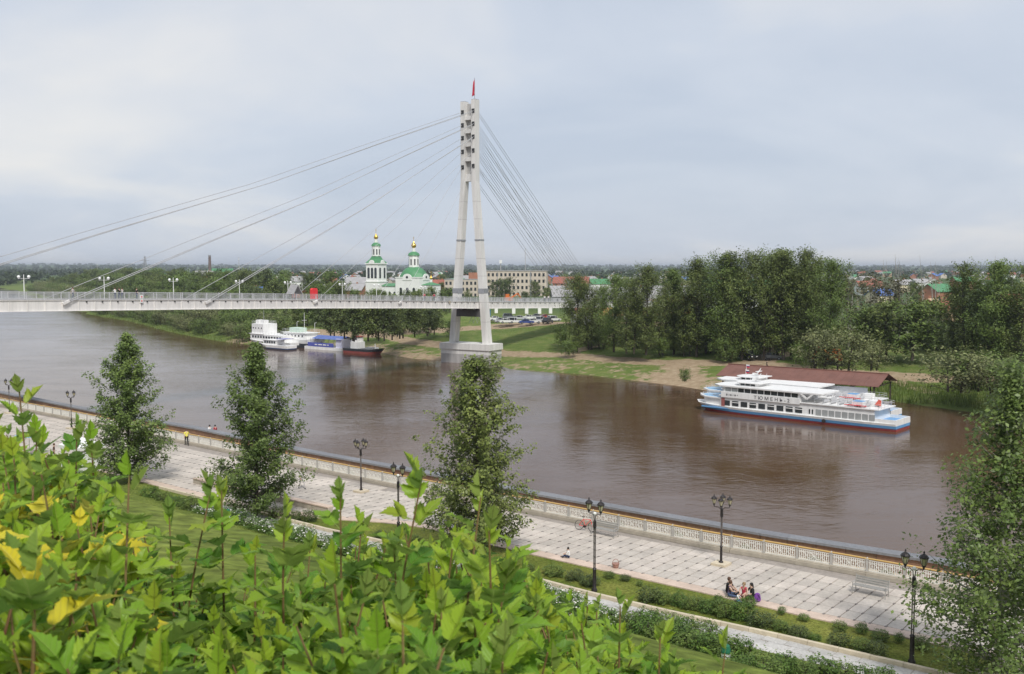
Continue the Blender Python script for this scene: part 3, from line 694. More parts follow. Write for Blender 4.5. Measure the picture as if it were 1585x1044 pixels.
def leaf_quads(Pn, size, up=.35, g=rng, aspect=.6, outward=None):
    """rhombic leaves at points Pn, random facing with some bias to the sky"""
    n = len(Pn); nrm = g.normal(size=(n, 3)); nrm[:, 2] = np.abs(nrm[:, 2]) * (1 + up) + up
    if outward is not None: nrm += outward * .8
    nrm /= np.linalg.norm(nrm, axis=1)[:, None]
    a = np.cross(nrm, g.normal(size=(n, 3))); a /= np.linalg.norm(a, axis=1)[:, None]; b = np.cross(nrm, a)
    s = (size * g.uniform(.6, 1.35, n))[:, None]
    V = np.stack([Pn + a * s * .5, Pn + b * s * .5 * aspect + nrm * s * .08, Pn - a * s * .5, Pn - b * s * .5 * aspect + nrm * s * .08], 1).reshape(-1, 3)
    return V, np.arange(n * 4).reshape(n, 4)
def tree_meshes(name, seed, H, Rc, prof, limbs, per, leaf, mats, trunk_r=.22, base=.08, rise=.75, spread=.5, trunks=1, lean=.03, bark=M_BARK, upbias=.35):
    """trunk + limbs in one mesh, leaves of the crown in another. prof: crown radius against height (0..1)"""
    g = np.random.default_rng(seed); tm = MB(); LP = []; OUT = []
    for k in range(trunks):
        a = g.uniform(0, 6.28); bx = np.array([math.cos(a), math.sin(a), 0]) * (0 if trunks == 1 else Rc * .25)
        top = np.array([g.normal() * lean * H, g.normal() * lean * H, H * (1 if k == 0 else g.uniform(.75, .97))]) + bx * 1.6
        mid = (bx + top) / 2 + np.array([g.normal(), g.normal(), 0]) * H * lean * .6
        pts = [bx + (mid - bx) * 2 * s if s <= .5 else mid + (top - mid) * (2 * s - 1) for s in np.linspace(0, 1, 7)]
        tm.path([Vector(q) for q in pts], [trunk_r * (1 - .93 * s) for s in np.linspace(0, 1, 7)], 6)
        nl = limbs // trunks
        for i in range(nl):
            h = base + (1 - base) * (i + g.uniform(0, 1)) / nl; z = h * top[2]
            s = min(.999, h); o = np.array([np.interp(s, np.linspace(0, 1, 7), [p[c] for p in pts]) for c in range(3)])
            L = np.interp(h, [p[0] for p in prof], [p[1] for p in prof]) * Rc * g.uniform(.55, 1.28)
            th = i * 2.4 + g.normal() * .5; el = rise * g.uniform(.6, 1.3) * (.5 + .7 * h)
            d = np.array([math.cos(th) * math.cos(el), math.sin(th) * math.cos(el), math.sin(el)])
            e = o + d * L / max(.35, math.cos(el)) * .93; e[2] = min(e[2], H * 1.02); c = (o + e) / 2 - np.array([0, 0, L * .1])
            q = [o, c, e]; r0 = trunk_r * .4 * (1 - h * .7)
            if L > .5: tm.path([Vector(x) for x in q], [r0, r0 * .6, r0 * .15], 4)
            m = max(6, int(per * (L / Rc + .25))); tt = g.uniform(.18, 1.05, m)[:, None]
            cen = (1 - tt) ** 2 * o + 2 * tt * (1 - tt) * c + tt ** 2 * e
            # leaves sit in clumps round side twigs
            ncl = max(3, m // 14); ct = g.uniform(.25, 1.05, ncl)[:, None]; cc = (1 - ct) ** 2 * o + 2 * ct * (1 - ct) * c + ct ** 2 * e
            cc = cc + g.normal(size=(ncl, 3)) * spread * (.3 + .5 * L / Rc); pick = g.integers(0, ncl, m)
            p = np.where(g.uniform(size=(m, 1)) < .75, cc[pick] + g.normal(size=(m, 3)) * spread * .42, cen + g.normal(size=(m, 3)) * spread * .4)
            LP.append(p); oc = p - np.array([0, 0, z]); oc[:, 2] *= .4; OUT.append(oc / (np.linalg.norm(oc, axis=1)[:, None] + .01))
    LP = np.vstack(LP); OUT = np.vstack(OUT); LP[:, 2] = np.maximum(LP[:, 2], .12)
    V, Qd = leaf_quads(LP, leaf, upbias, g, outward=OUT)
    return tm.mesh(name + '_trunk', bark), np_mesh(name + '_crown', V, Qd, mats, midx=(np.random.default_rng(seed + 1).integers(0, len(mats), len(Qd)) if len(mats) > 1 else None))
def put_tree(name, meshes, loc, label, scl=1, rz=0, group=None, cat='tree', parts=('trunk', 'crown')):
    o = thing(name, label, cat, loc, rz, group); o.scale = (scl,) * 3 if isinstance(scl, (int, float)) else scl
    for nm, me in zip(parts, meshes): mesh_obj(nm, me, o)
    return o
CONE = [(0, .55), (.12, .95), (.3, 1), (.5, .8), (.75, .46), (.92, .2), (1, .06)]
POPL = [(0, .3), (.2, .7), (.4, 1), (.65, .95), (.85, .68), (1, .22)]
ROUND = [(0, .5), (.25, .9), (.5, 1), (.75, .85), (1, .35)]
# four big young poplars on the near bank
near_specs = [((200, 745), 12.6, 3.6, 11, 'slim dark green tree on the promenade edge nearest the left side'), ((396, 797), 12.7, 3.4, 12, 'dark green cone-shaped tree behind the white-flowered hedge'),
              ((745, 853), 12.4, 3.45, 13, 'tall light-topped green tree in front of the bridge pylon')]
for (px, py), H, Rc, sd_, lb in near_specs:
    p = P(px, py, 3.7)
    pf = {11: CONE, 12: [(0, .6), (.1, .9), (.22, 1), (.34, .85), (.5, .86), (.66, .58), (.85, .36), (1, .05)], 13: [(0, .8), (.08, 1.05), (.2, .95), (.32, 1), (.46, .68), (.6, .7), (.8, .5), (.93, .34), (1, .1)]}[sd_]
    me2 = tree_meshes('poplar', sd_, H, Rc, pf, 115, 235, .225, [L_NEAR if sd_ < 13 else leaf_mat('light poplar leaf', (.12, .165, .04), (.25, .285, .08), back=(.30, .34, .18), trans=.3, rough=.45)], trunk_r=.16, base=.04, rise=.55, spread=.36, lean=.012)
    put_tree('poplar_tree', me2, (p[0], p[1], near_z(p[0], p[1]) - .02), lb, rz=sd_)
p = (21.4, 42.0)
me2 = tree_meshes('poplar', 14, 14.0, 3.9, [(0, .8), (.14, 1), (.28, .92), (.42, .66), (.62, .45), (.85, .24), (1, .05)], 130, 215, .2, [L_NEAR], trunk_r=.19, base=.03, rise=.6, spread=.5, lean=.012, bark=M_BARKL)
put_tree('poplar_tree', me2, (p[0], p[1], near_z(*p) - .02), 'large leafy tree filling the lower right corner', rz=.4)

ORD = ['first', 'second', 'third', 'fourth', 'fifth', 'sixth', 'seventh', 'eighth', 'ninth', 'tenth', 'eleventh', 'twelfth', 'thirteenth', 'fourteenth', 'fifteenth', 'sixteenth', 'seventeenth', 'eighteenth', 'nineteenth', 'twentieth', 'twenty-first', 'twenty-second', 'twenty-third', 'twenty-fourth', 'twenty-fifth']
WHERE = [(70, 'at the far left river bend'), (120, 'behind the leftmost bridge lamp'), (175, 'left of the leaning trio'), (215, 'behind the leaning trio'), (265, 'right of the navigation plates'), (320, 'left of the chimney'), (380, 'above the moored work ship'), (430, 'near the blue-roofed house'), (475, 'behind the grey kiosk'), (510, 'behind the red panel'), (560, 'left of the bell tower'), (620, 'below the bell tower'), (700, 'below the church'), (860, 'around the beige block'), (1000, 'behind the left part of the grove'), (1150, 'behind the middle of the grove'), (1290, 'behind the right part of the grove'), (1400, 'beyond the birches'), (1480, 'beyond the green-roofed house'), (9999, 'at the right edge')]
def where(px): return next(w for a, w in WHERE if px < a)
KINDS = {}
# grove of tall poplars on the far bank, right of the bridge
PT = [tree_meshes('grove', 20 + k, 20, 4.4, [(0, .45), (.2, .8), (.4, 1), (.62, .9), (.85, .55), (1, .16)], 74, 215, .33, [[L_POP], [L_POP], [L_MID], [L_POP]][k], trunk_r=.3, base=.07, rise=.95, spread=.85, trunks=1 + k % 2, lean=.02) for k in range(4)]
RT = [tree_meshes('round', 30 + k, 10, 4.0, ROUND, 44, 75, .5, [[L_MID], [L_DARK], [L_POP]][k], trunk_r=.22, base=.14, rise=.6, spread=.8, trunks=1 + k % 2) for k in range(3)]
WT = [tree_meshes('willow', 40 + k, 5.5, 3.4, [(0, .8), (.3, 1), (.7, .85), (1, .4)], 40, 70, .36, [[L_WIL], [L_MID]][k], trunk_r=.14, base=.03, rise=.75, spread=.7, trunks=3) for k in range(2)]
YT = tree_meshes('light', 50, 8, 3.2, ROUND, 40, 70, .45, [L_YEL], trunk_r=.18, base=.1, rise=.6, spread=.7)
KINDS.update({RT[0][0].name: 'mid-green tree', RT[1][0].name: 'dark round tree', RT[2][0].name: 'deep green tree', YT[0].name: 'light green tree', PT[1][0].name: 'tall slim tree'})
OT = tree_meshes('olive', 51, 12, 3.4, POPL, 40, 42, .42, [L_OLIVE], trunk_r=.16, base=.25, rise=.9, spread=.8, trunks=3, bark=M_BARKL)
CT = tree_meshes('conifer', 52, 11, 2.0, [(0, .9), (.1, 1), (.5, .6), (1, .03)], 70, 30, .4, [L_DARK], trunk_r=.16, base=.06, rise=.05, spread=.4, lean=.005)
KINDS[CT[0].name] = 'pointed conifer'
def bank_at(px, py_base, guess=4.):
    p = P(px, py_base, guess)
    for _ in range(6): p = P(px, py_base, float(bank_z(p[0], p[1])))
    return p
grove = [  # px, py of the foot, top py, prototype, look
    (893, 545, 412, 0, 'leftmost poplar of the grove, its crown touching the bridge end'), (916, 541, 428, 1, 'lower poplar leaning beside the red-roofed kiosk'),
    (950, 545, 408, 2, 'thin-topped poplar left of the orange wall'), (975, 547, 420, 3, None), (1000, 549, 405, 0, 'slim poplar rising above the orange wall'), (1022, 549, 424, 1, None),
    (1043, 549, 410, 2, 'narrow dark poplar right of the orange wall'), (1062, 551, 425, 3, None), (1078, 552, 396, 0, 'poplar stepping up to the tall clump'), (1098, 548, 412, 1, None),
    (1118, 554, 392, 2, None), (1140, 556, 388, 3, 'poplar beside the parked dark car'), (1163, 550, 386, 0, None), (1182, 556, 384, 1, None), (1203, 552, 388, 2, None), (1222, 556, 385, 3, None),
    (1243, 552, 384, 0, None), (1262, 556, 392, 1, None), (1282, 558, 400, 2, 'right-hand end poplar of the tall clump'), (930, 535, 440, 2, None), (985, 536, 430, 1, None), (1050, 534, 420, 0, None), (1125, 532, 405, 3, None), (1200, 534, 396, 2, None), (1255, 536, 398, 1, None)]
gf = [q[0] for q in grove[:19]]
for k, (px, py, ty, pr, lb) in enumerate(grove):
    p = bank_at(px, py); zt = PD(px, ty + [14, 8, 19, 11, 6][k % 5] * (.35 if px > 1070 else 1), p[1])[2]; s = (zt - p[2]) / 20.6
    put_tree('poplar_tree', PT[pr], (p[0], p[1], p[2] - .1), lb or (f'{ORD[gf.index(px)]} poplar from the left in the front of the far-bank grove' if k < 19 else f'half-hidden poplar in the back row of the grove, {ORD[k - 19]} from the left'), (s * (w0 := rng.uniform(.85, 1.1) + (.06 if px > 1070 else 0)), s * w0, s), rng.uniform(0, 6), 'poplars of the far-bank grove')
# right-hand group of trees
right = [(1500, 570, 410, PT[1], 1.05, 'tall poplar left of the pair at the right edge'), (1537, 572, 408, PT[2], 1.1, 'tall poplar second from the right edge'), (1580, 575, 412, PT[3], 1.1, 'tall poplar cut by the right edge'), (1475, 560, 440, PT[0], .9, 'lower poplar beside the tan houses'),
    (1320, 545, 432, OT, 1, 'thin half-bare birch clump right of the tall grove'), (1352, 540, 428, OT, 1.1, 'sparse olive birch clump with white stems'), (1388, 540, 434, OT, 1, 'sparse birch clump in front of the green roof'),
    (1335, 555, 480, RT[0], 1.2, 'bushy green tree below the half-bare birches'), (1372, 556, 470, RT[2], 1.2, 'dark bushy tree behind the pale willows'), (1412, 558, 472, RT[0], 1.3, 'broad green tree beside the dirt track'), (1445, 556, 490, RT[1], 1.1, 'dark tree left of the track bend'),
    (1268, 572, 512, WT[0], 1, 'pale willow beside the landing stage roof'), (1306, 573, 515, WT[0], 1.1, 'pale willow behind the landing stage roof ridge'), (1350, 573, 530, WT[0], .9, 'small pale willow near the stage roof end'), (1235, 563, 530, WT[1], .7, 'green bush behind the landing stage'),
    (1480, 606, 545, WT[0], 1.3, 'large grey-green willow bush above the reeds'), (1512, 604, 548, WT[1], 1.3, 'wide willow bush under the right poplars'), (1545, 612, 556, WT[0], 1.2, 'grey willow bush by the right-hand bank'), (1580, 616, 552, WT[1], 1.3, 'willow bush cut by the right edge'),
    (1565, 570, 470, RT[1], 1.2, 'dark filler tree under the right poplars'), (1440, 545, 468, RT[2], 1, 'green tree in front of the brick house'), (1530, 560, 470, RT[0], 1.2, 'mid-height tree between the right poplars')]
for px, py, ty, ms, wd, lb in right:
    p = bank_at(px, py); zt = PD(px, ty, p[1])[2]; h0 = max(v.co.z for v in ms[0].vertices); s = (zt - p[2]) / h0
    put_tree('bank_tree', ms, (p[0], p[1], p[2] - .1), lb, (s * wd, s * wd, s), rng.uniform(0, 6), 'trees right of the grove')
# small single trees along the landing
for px, py, ty, ms, lb in [(1128, 557, 525, WT[1], 'round green bush at the foot of the grove beside the parked car'), (872, 532, 505, WT[1], 'low bush at the bank slope right of the bridge'), (1060, 590, 572, WT[1], 'small bright bush on the sandy beach'), (700, 520, 496, WT[1], 'bush behind the far pylon leg')]:
    p = bank_at(px, py); zt = PD(px, ty, p[1])[2]; s = (zt - p[2]) / 5.5
    put_tree('bush', ms, (p[0], p[1], p[2] - .1), lb, s, rng.uniform(0, 6), cat='bush', parts=('stem', 'foliage'))
# shoreline willows and wood behind, left of the bridge pylon
def along(poly, step, jit):
    L = np.r_[0, np.cumsum(np.hypot(*np.diff(poly, axis=0).T))]
    for s in np.arange(0, L[-1], step):
        s += rng.uniform(-jit, jit); x = np.interp(s, L, poly[:, 0]); y = np.interp(s, L, poly[:, 1])
        s2 = min(L[-1], s + 2); d = np.array([np.interp(s2, L, poly[:, 0]) - x, np.interp(s2, L, poly[:, 1]) - y]); d /= np.linalg.norm(d) + 1e-9
        yield np.array([x, y]), np.array([-d[1], d[0]])
SH_L = SHORE[4:12]
n_w = 0
for row, (dd, lo, hi) in enumerate([(4, .7, 1.05), (11, 1.0, 1.45)]):
    for q, nn in along(SH_L, 8.5 + row * 2, 2):
        if q[1] < 279: continue
        p = q + nn * (dd + rng.uniform(-1.5, 2)); s = rng.uniform(lo, hi)
        wk = int(rng.integers(2)); put_tree('willow_bush', WT[wk], (p[0], p[1], float(bank_z(*p)) - .2), f'{["grey-green", "green"][wk]} willow bush {["at the waterline", "set back"][row]} {where(CX + p[0] / p[1] * F)}', (s * 1.15, s * 1.15, s), rng.uniform(0, 6), f'shore willows {where(CX + p[0] / p[1] * F)}', 'bush', ('stem', 'foliage'))
SH_F = np.array([(-440, 890), (-300, 650), (-197, 459), (-154, 399), (-115, 332), (-76, 288), (-34, 278), (0, 285)], float)
for row, (dd, H) in enumerate([(22, 9.5), (36, 11.5), (54, 12.5), (80, 13.5)]):
    for q, nn in along(SH_F, 11 + row * 2, 3):
        p = q + nn * (dd + rng.uniform(-4, 4)); px = CX + p[0] / p[1] * F
        if px > 660 and p[1] < 330: continue
        s = H / 10 * rng.uniform(.8, 1.12)
        if px > 545: s = min(s, .8)
        if 560 < px < 680 and row > 2: continue
        ms = [RT[0], RT[1], RT[2], YT, PT[1], CT][rng.choice(6, p=[.34, .2, .2, .12, .06, .08])]
        if ms is PT[1]: s *= .52
        put_tree('bank_tree', ms, (p[0], p[1], float(bank_z(*p)) - .2), f'{KINDS[ms[0].name]} in {["front", "second row", "third row", "back"][row]} of the wood {where(px)}', (s, s, s), rng.uniform(0, 6), f'far wood {where(px)}')
# shaded trees with bare trunks under the bridge, behind the moored boats
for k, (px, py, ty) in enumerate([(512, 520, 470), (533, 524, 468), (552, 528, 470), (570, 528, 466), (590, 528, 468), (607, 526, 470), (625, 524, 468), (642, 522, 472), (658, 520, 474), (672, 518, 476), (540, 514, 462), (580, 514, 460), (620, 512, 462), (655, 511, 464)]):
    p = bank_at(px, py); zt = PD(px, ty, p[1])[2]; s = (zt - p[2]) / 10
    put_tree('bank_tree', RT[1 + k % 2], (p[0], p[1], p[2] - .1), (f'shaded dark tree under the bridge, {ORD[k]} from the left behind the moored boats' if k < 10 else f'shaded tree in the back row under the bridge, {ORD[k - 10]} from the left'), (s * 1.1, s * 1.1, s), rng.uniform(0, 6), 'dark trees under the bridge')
# church and town trees
for k in range(115):
    px = rng.uniform(60, 1580); D = rng.uniform(330, 900); x = TX(px, D)
    if shore_d(x, D) < 95: continue
    if 555 < px < 690 and 300 < D < 520: continue
    if 685 < px < 865 and D < 640: continue
    s = rng.uniform(.55, 1.05) * (1 if D > 420 else .8); ms = [RT[0], RT[1], RT[2], YT, CT][rng.choice(5, p=[.34, .2, .2, .14, .12])]
    put_tree('town_tree', ms, (x, D, float(bank_z(x, D)) - .2), f'{KINDS[ms[0].name]} among the {"nearer" if D < 600 else "farther"} town houses {where(px)}', s, rng.uniform(0, 6), f'town trees {where(px)}')
for k, (px, D, s, ms, lb) in enumerate([(770, 470, 1.0, RT[1], 'dark tree in front of the beige block, left of a pair'), (782, 480, 1.05, RT[1], 'dark tree in front of the beige block, right of a pair'), (828, 480, .85, RT[2], 'dull reddish-dark tree before the beige block end'), (846, 440, .8, YT, 'light green tree right of the beige block'), (815, 420, .55, RT[1], 'small dark tree before the beige block'),
    (686, 420, .75, YT, 'light green tree between church and pylon'), (667, 400, .75, RT[0], 'green tree at the right wall of the church'), (640, 372, .5, RT[1], 'dark tree below the church apse'), (603, 365, .64, CT, 'pointed dark conifer between bell tower and church'), (575, 360, .56, RT[1], 'dark tree below the bell tower'), (555, 360, .62, RT[1], 'dark tree left of the bell tower'), (622, 362, .5, RT[1], 'dark rounded tree in front of the church nave')]):
    put_tree('town_tree', ms, (TX(px, D), D, 6), lb, s, k)

# undergrowth between the grove trunks
for k in range(26):
    px = 885 + k * 15.6 + rng.uniform(-5, 5)
    if 1140 < px < 1172: continue
    p = bank_at(px, 540 + rng.uniform(-5, 9)); s = rng.uniform(.42, .8)
    put_tree('bush', WT[1], (p[0], p[1], p[2] - .1), f'low shady bush between the grove trunks, {ORD[min(k, 24)]} from the left', (s * 1.2, s * 1.2, s), rng.uniform(0, 6), 'undergrowth of the grove', 'bush', ('stem', 'foliage'))
# reeds and far wood: beyond counting
def blades(name, pts, h, m, label, lean=.25):
    g = np.random.default_rng(5); n = len(pts); a = g.uniform(0, 6.28, n); hh = h * g.uniform(.6, 1.2, n); wd = .05 * h
    d = np.stack([np.cos(a), np.sin(a), 0 * a], 1); pts = np.asarray(pts)
    tip = pts + np.stack([g.normal(size=n) * lean * hh, g.normal(size=n) * lean * hh, hh], 1)
    V = np.stack([pts - d * wd, pts + d * wd, tip], 1).reshape(-1, 3)
    return tag(mesh_obj(name, np_mesh(name, V, np.arange(n * 3).reshape(n, 3), [m])), label, kind='stuff')
L_REED = leaf_mat('reed', (.12, .185, .035), (.20, .25, .06), trans=.35)
pts = []
for q, nn in along(np.array([(-190, 449), (-154, 399), (-115, 332), (-90, 296), (-78, 281)]), .12, .1):
    p = q + nn * rng.uniform(-1.5, 3.0); pts.append((p[0], p[1], float(max(-.1, np.interp(0, [0], [0])))))
for q, nn in along(np.array([(58, 165), (66.1, 156), (73, 148), (82, 136), (98, 118)]), .008, .1):
    p = q + nn * rng.uniform(-.2, 11); pts.append((p[0], p[1], .05))
pts = np.array(pts); pts[:, 2] = np.maximum(bank_z(pts[:, 0], pts[:, 1]), -.1)
blades('reeds', pts, 1.1, L_REED, 'bright green reeds along the far waterline')
# rough grass tufts on the far bank
pts = []
for k in range(26000):
    x, y = rng.uniform(-60, 95), rng.uniform(140, 300); pts.append((x, y))
pts = np.array(pts); ds = shore_d(pts[:, 0], pts[:, 1]); gi = np.abs(np.interp(0, [0], [0]))
ci = np.clip(np.searchsorted(gx, pts[:, 0]), 0, nx - 1); cj = np.clip(np.searchsorted(gy, pts[:, 1]), 0, ny - 1)
ok = (ds > 1.2) & (ds < 60) & (cover[cj, ci, 0] < .3); pts = pts[ok]
blades('bank_grass', np.c_[pts, bank_z(pts[:, 0], pts[:, 1]) - .03], .45, leaf_mat('bank grass blade', (.10, .15, .03), (.19, .21, .06), trans=.35), 'rough grass tufts on the far bank', lean=.5)
# distant wood and gardens that read as one mass
g = np.random.default_rng(9); n = 5200
D = 900 * np.exp(g.uniform(0, 2.15, n)); px = g.uniform(-120, 1700, n); X = (px - CX) / F * D
sx_ = np.linspace(-2600, -560, 420); sy_ = np.interp(sx_, SHORE[:4, 0], SHORE[:4, 1]); n_core = len(D); X = np.r_[X, sx_, sx_]; D = np.r_[D, sy_ + 10 + g.uniform(0, 8, 420), sy_ + 60 + g.uniform(0, 30, 420)]
forced = np.arange(len(D)) >= n_core; keep = (shore_d(X, D) > 18) | (forced & (shore_d(X, D) > 3)); X, D, forced = X[keep], D[keep], forced[keep]; n = len(X); Z = bank_z(X, D)
dens = vnoise(X, D, .004, 2) + .4 * vnoise(X, D, .012, 4) > np.interp(D, [900, 2500, 5000], [.15, -.25, -1.5]); dens |= forced; X, D, Z = X[dens], D[dens], Z[dens]; n = len(X)
k = 26; hh = g.uniform(5, 11, n) * np.interp(D, [900, 4000], [1, 1.3]); ww = hh * g.uniform(.35, .6, n) * np.interp(D, [900, 5000], [1, 2.2])
off_ = g.normal(size=(n, k, 3)); off_ /= np.linalg.norm(off_, axis=2)[..., None]; off_ *= g.uniform(.5, 1, (n, k, 1))
Pn = np.stack([X[:, None] + off_[..., 0] * ww[:, None], D[:, None] + off_[..., 1] * ww[:, None], Z[:, None] + hh[:, None] * (.52 + .5 * off_[..., 2])], -1).reshape(-1, 3)
V, Qd = leaf_quads(Pn, np.repeat(ww, k) * .75, .5, g, aspect=.8)
tag(mesh_obj('far_wood', np_mesh('far_wood', V, Qd, [leaf_mat('far foliage', (.035, .06, .022), (.075, .105, .038), scale=.02)])), 'hazy mass of trees across the distant plain', kind='stuff')
# bare birch stems sticking out of the right-hand trees
for k in range(22):
    px = rng.uniform(1296, 1460) if k < 17 else rng.uniform(1530, 1582); D = rng.uniform(215, 250); x = TX(px, D); z = float(bank_z(x, D)); h = rng.uniform(10, 19)
    o = thing('bare_birch', f'bare pale birch stem {where(px)}', 'tree', (x, D, z), rng.uniform(0, 6), 'bare birch stems')
    a = rng.normal(size=3) * .5; MB().path([Vector((0, 0, 0)), Vector((a[0], 0, h * .5)), Vector((a[0] + a[1], a[2], h))], [.13, .09, .02], 5).build('trunk', M_BARKL, o)
    mb = MB()
    for j in range(9):
        zz0 = h * rng.uniform(.45, .95); th = rng.uniform(0, 6.28); l = rng.uniform(.6, 1.6); xo = np.interp(zz0, [0, h * .5, h], [0, a[0], a[0] + a[1]])
        mb.tube((xo, 0, zz0), (xo + l * math.cos(th) * .5, l * math.sin(th) * .5, zz0 + l), .03, .008, 4)
    mb.build('branches', M_BARKL, o)

# ------------------------------------------------------------ hedges, shrubs and flowers of the near bank
def shrub_mesh(name, seed, w, d, h, n, leaf, m, flower=0):
    g = np.random.default_rng(seed); p = g.normal(size=(n, 3)); p /= np.linalg.norm(p, axis=1)[:, None]; p *= g.uniform(.45, 1, (n, 1)) ** .6
    lump = 1 + .22 * np.sin(p[:, 0] * 5 + seed) * np.cos(p[:, 1] * 4.3) + .16 * np.sin(p[:, 2] * 7 + p[:, 0] * 9)
    p *= lump[:, None]; p = p * np.array([w / 2, d / 2, h * .52]); p[:, 2] = np.abs(p[:, 2] + h * .4)
    sh = g.uniform(size=n) < .06; p[sh, 2] += g.uniform(0, .4, sh.sum()) * h
    V, Qd = leaf_quads(p, leaf, .6, g, outward=p / (np.linalg.norm(p, axis=1)[:, None] + .1))
    fol = np_mesh(name, V, Qd, [m])
    st = MB()
    for k in range(7):
        a = g.uniform(0, 6.28); st.path([Vector((0, 0, 0)), Vector((math.cos(a) * w * .2, math.sin(a) * d * .2, h * .4)), Vector((math.cos(a) * w * .36, math.sin(a) * d * .36, h * .75))], [.03, .02, .006], 4)
    fm = None
    if flower:
        q = g.normal(size=(flower, 3)); q /= np.linalg.norm(q, axis=1)[:, None]; q[:, 2] = np.abs(q[:, 2]); q = q * np.array([w / 2, d / 2, h * .55]) * 1.03; q[:, 2] += h * .38
        V, Qf = leaf_quads(q, .085, 1.2, g, aspect=1); fm = np_mesh(name + '_flowers', V, Qf, [L_FLOWER])
    return st.mesh(name + '_stems', M_BARK), fol, fm
SHR = [shrub_mesh('shrub', 60 + k, 1.5, 1.5, 1.0, 1700, .105, [L_HEDGE, L_MID, L_DARK, L_HEDGE][k]) for k in range(4)]
SFL = [shrub_mesh('shrub', 70 + k, 1.6, 1.6, 1.05, 1700, .10, L_HEDGE, 55) for k in range(2)]
def put_shrub(px, py, label, s=1., ms=None, z=3.6, group=None, wide=1.):
    p = P(px, py, z)
    for _ in range(5): p = P(px, py, near_z(p[0], p[1]))
    ms = ms or SHR[rng.integers(4)]; o = thing('shrub', label, 'shrub', (p[0], p[1], near_z(p[0], p[1]) - .03), rng.uniform(0, 6), group); o.scale = (s * wide * rng.uniform(.85, 1.35), s * wide * rng.uniform(.8, 1.2), s * rng.uniform(.8, 1.15))
    mesh_obj('stem', ms[0], o); mesh_obj('foliage', ms[1], o)
    if ms[2]: tag(mesh_obj('blossom', ms[2], o), kind='stuff')
    return o
for px, py, s, k, lb in [(858, 890, .75, 1, 'small round shrub left of the middle lawn lamp'), (890, 896, .7, 2, 'low dark shrub just left of the middle lawn lamp'), (912, 905, .75, 2, 'dark shrub at the foot of the middle lawn lamp'), (943, 893, .38, 1, 'tiny shrub on the lawn right of the middle lawn lamp'), (968, 897, .42, 2, 'second tiny shrub right of the middle lawn lamp'), (990, 905, .3, 1, 'third tiny shrub beside the promenade edge'),
    (1006, 930, .85, 2, 'round dark shrub starting the lawn hedge'), (1028, 933, .72, 1, 'shrub second in the lawn hedge'), (1052, 936, .75, 0, 'shrub third in the lawn hedge'), (1075, 941, .8, 1, 'shrub below the seated people, left one'), (1098, 947, .85, 0, 'shrub directly below the seated people'), (1124, 953, .9, 1, 'broad shrub below the seated child'), (1150, 958, .9, 0, 'broad shrub under the woman in black'), (1178, 968, .85, 2, 'last broad shrub of the lawn hedge'),
    (1112, 932, .45, 0, 'low tuft beside the seated woman'), (1160, 936, .5, 3, 'leafy tuft beside the purple bag'), (1208, 975, .6, 1, 'shrub right of the lawn hedge'), (1236, 984, .65, 2, 'dark shrub between hedge and right lamp'), (1262, 990, .35, 0, 'small pale shrub right of the hedge'), (1298, 999, .7, 2, 'dark shrub in the right lawn group, left one'), (1332, 1006, .75, 1, 'shrub in the right lawn group, middle one'), (1356, 1013, .75, 2, 'dark shrub in the right lawn group, right one'),
    (1210, 948, .35, 3, 'small sprout at the promenade edge right of the people'), (1244, 958, .35, 1, 'small sprout at the promenade edge, second right of the people'), (1300, 974, .55, 1, 'upright shrub at the promenade edge in front of the bench'), (1334, 978, .5, 0, 'upright light shrub at the promenade edge below the bench'), (1362, 989, .55, 1, 'shrub at the promenade edge left of the right lamp'), (1392, 992, .45, 3, 'thin shrub at the promenade edge left of the right lamp pole'), (1425, 1002, .6, 1, 'shrub at the promenade edge right of the right lamp'),
    (565, 812, .45, 2, 'small dark shrub on the lawn left of the left lawn lamp'), (590, 832, .6, 2, 'dark shrub at the foot of the left lawn lamp'), (640, 838, .6, 1, 'shrub right of the left lawn lamp'), (820, 884, .5, 1, 'small shrub on the lawn under the third big tree'), (480, 806, .8, 2, 'dark shrub on the lawn right of the second big tree'), (455, 805, .95, 2, 'dark green mass right of the second big tree foot'), (430, 802, .9, 2, 'dark shrub at the second big tree foot')]:
    put_shrub(px, py, lb, s, SHR[k], group='shrubs on the lawn')
hedge = [(818, 915), (836, 925), (856, 934), (880, 940), (900, 950), (925, 958), (950, 964), (975, 972), (1000, 980), (1026, 988), (1050, 994), (1075, 1002), (1100, 1010), (1124, 1016), (1148, 1022), (1090, 985), (1060, 975), (1032, 966), (1004, 960)]
for k, (px, py) in enumerate(hedge):
    fl = px < 960 and k < 15
    put_shrub(px, py + 6, f'white-flowering shrub beside the footpath, {ORD[k]} from the left end of the paved part' if fl else (f'leafy shrub of the footpath hedge, {ORD[k]} from its left end' if k < 15 else f'leafy shrub on the path side of the hedge, {ORD[k - 15]} from the right'), rng.uniform(.85, 1.1), (SFL if fl else SHR)[k % 2], group='flowering shrubs of the footpath hedge' if fl else 'leafy shrubs of the footpath hedge')
for k, (px, py) in enumerate([(1212, 1040), (1240, 1046), (1270, 1046), (1300, 1050), (1330, 1054), (1180, 1046), (1150, 1052), (1120, 1046), (1365, 1060)]):
    put_shrub(px, py + 4, 'leafy shrub at the bottom edge, ' + ORD[sorted([1212, 1240, 1270, 1300, 1330, 1180, 1150, 1120, 1365]).index(px)] + ' from the left', rng.uniform(.8, 1.05), SHR[k % 2], group='shrubs along the bottom edge')
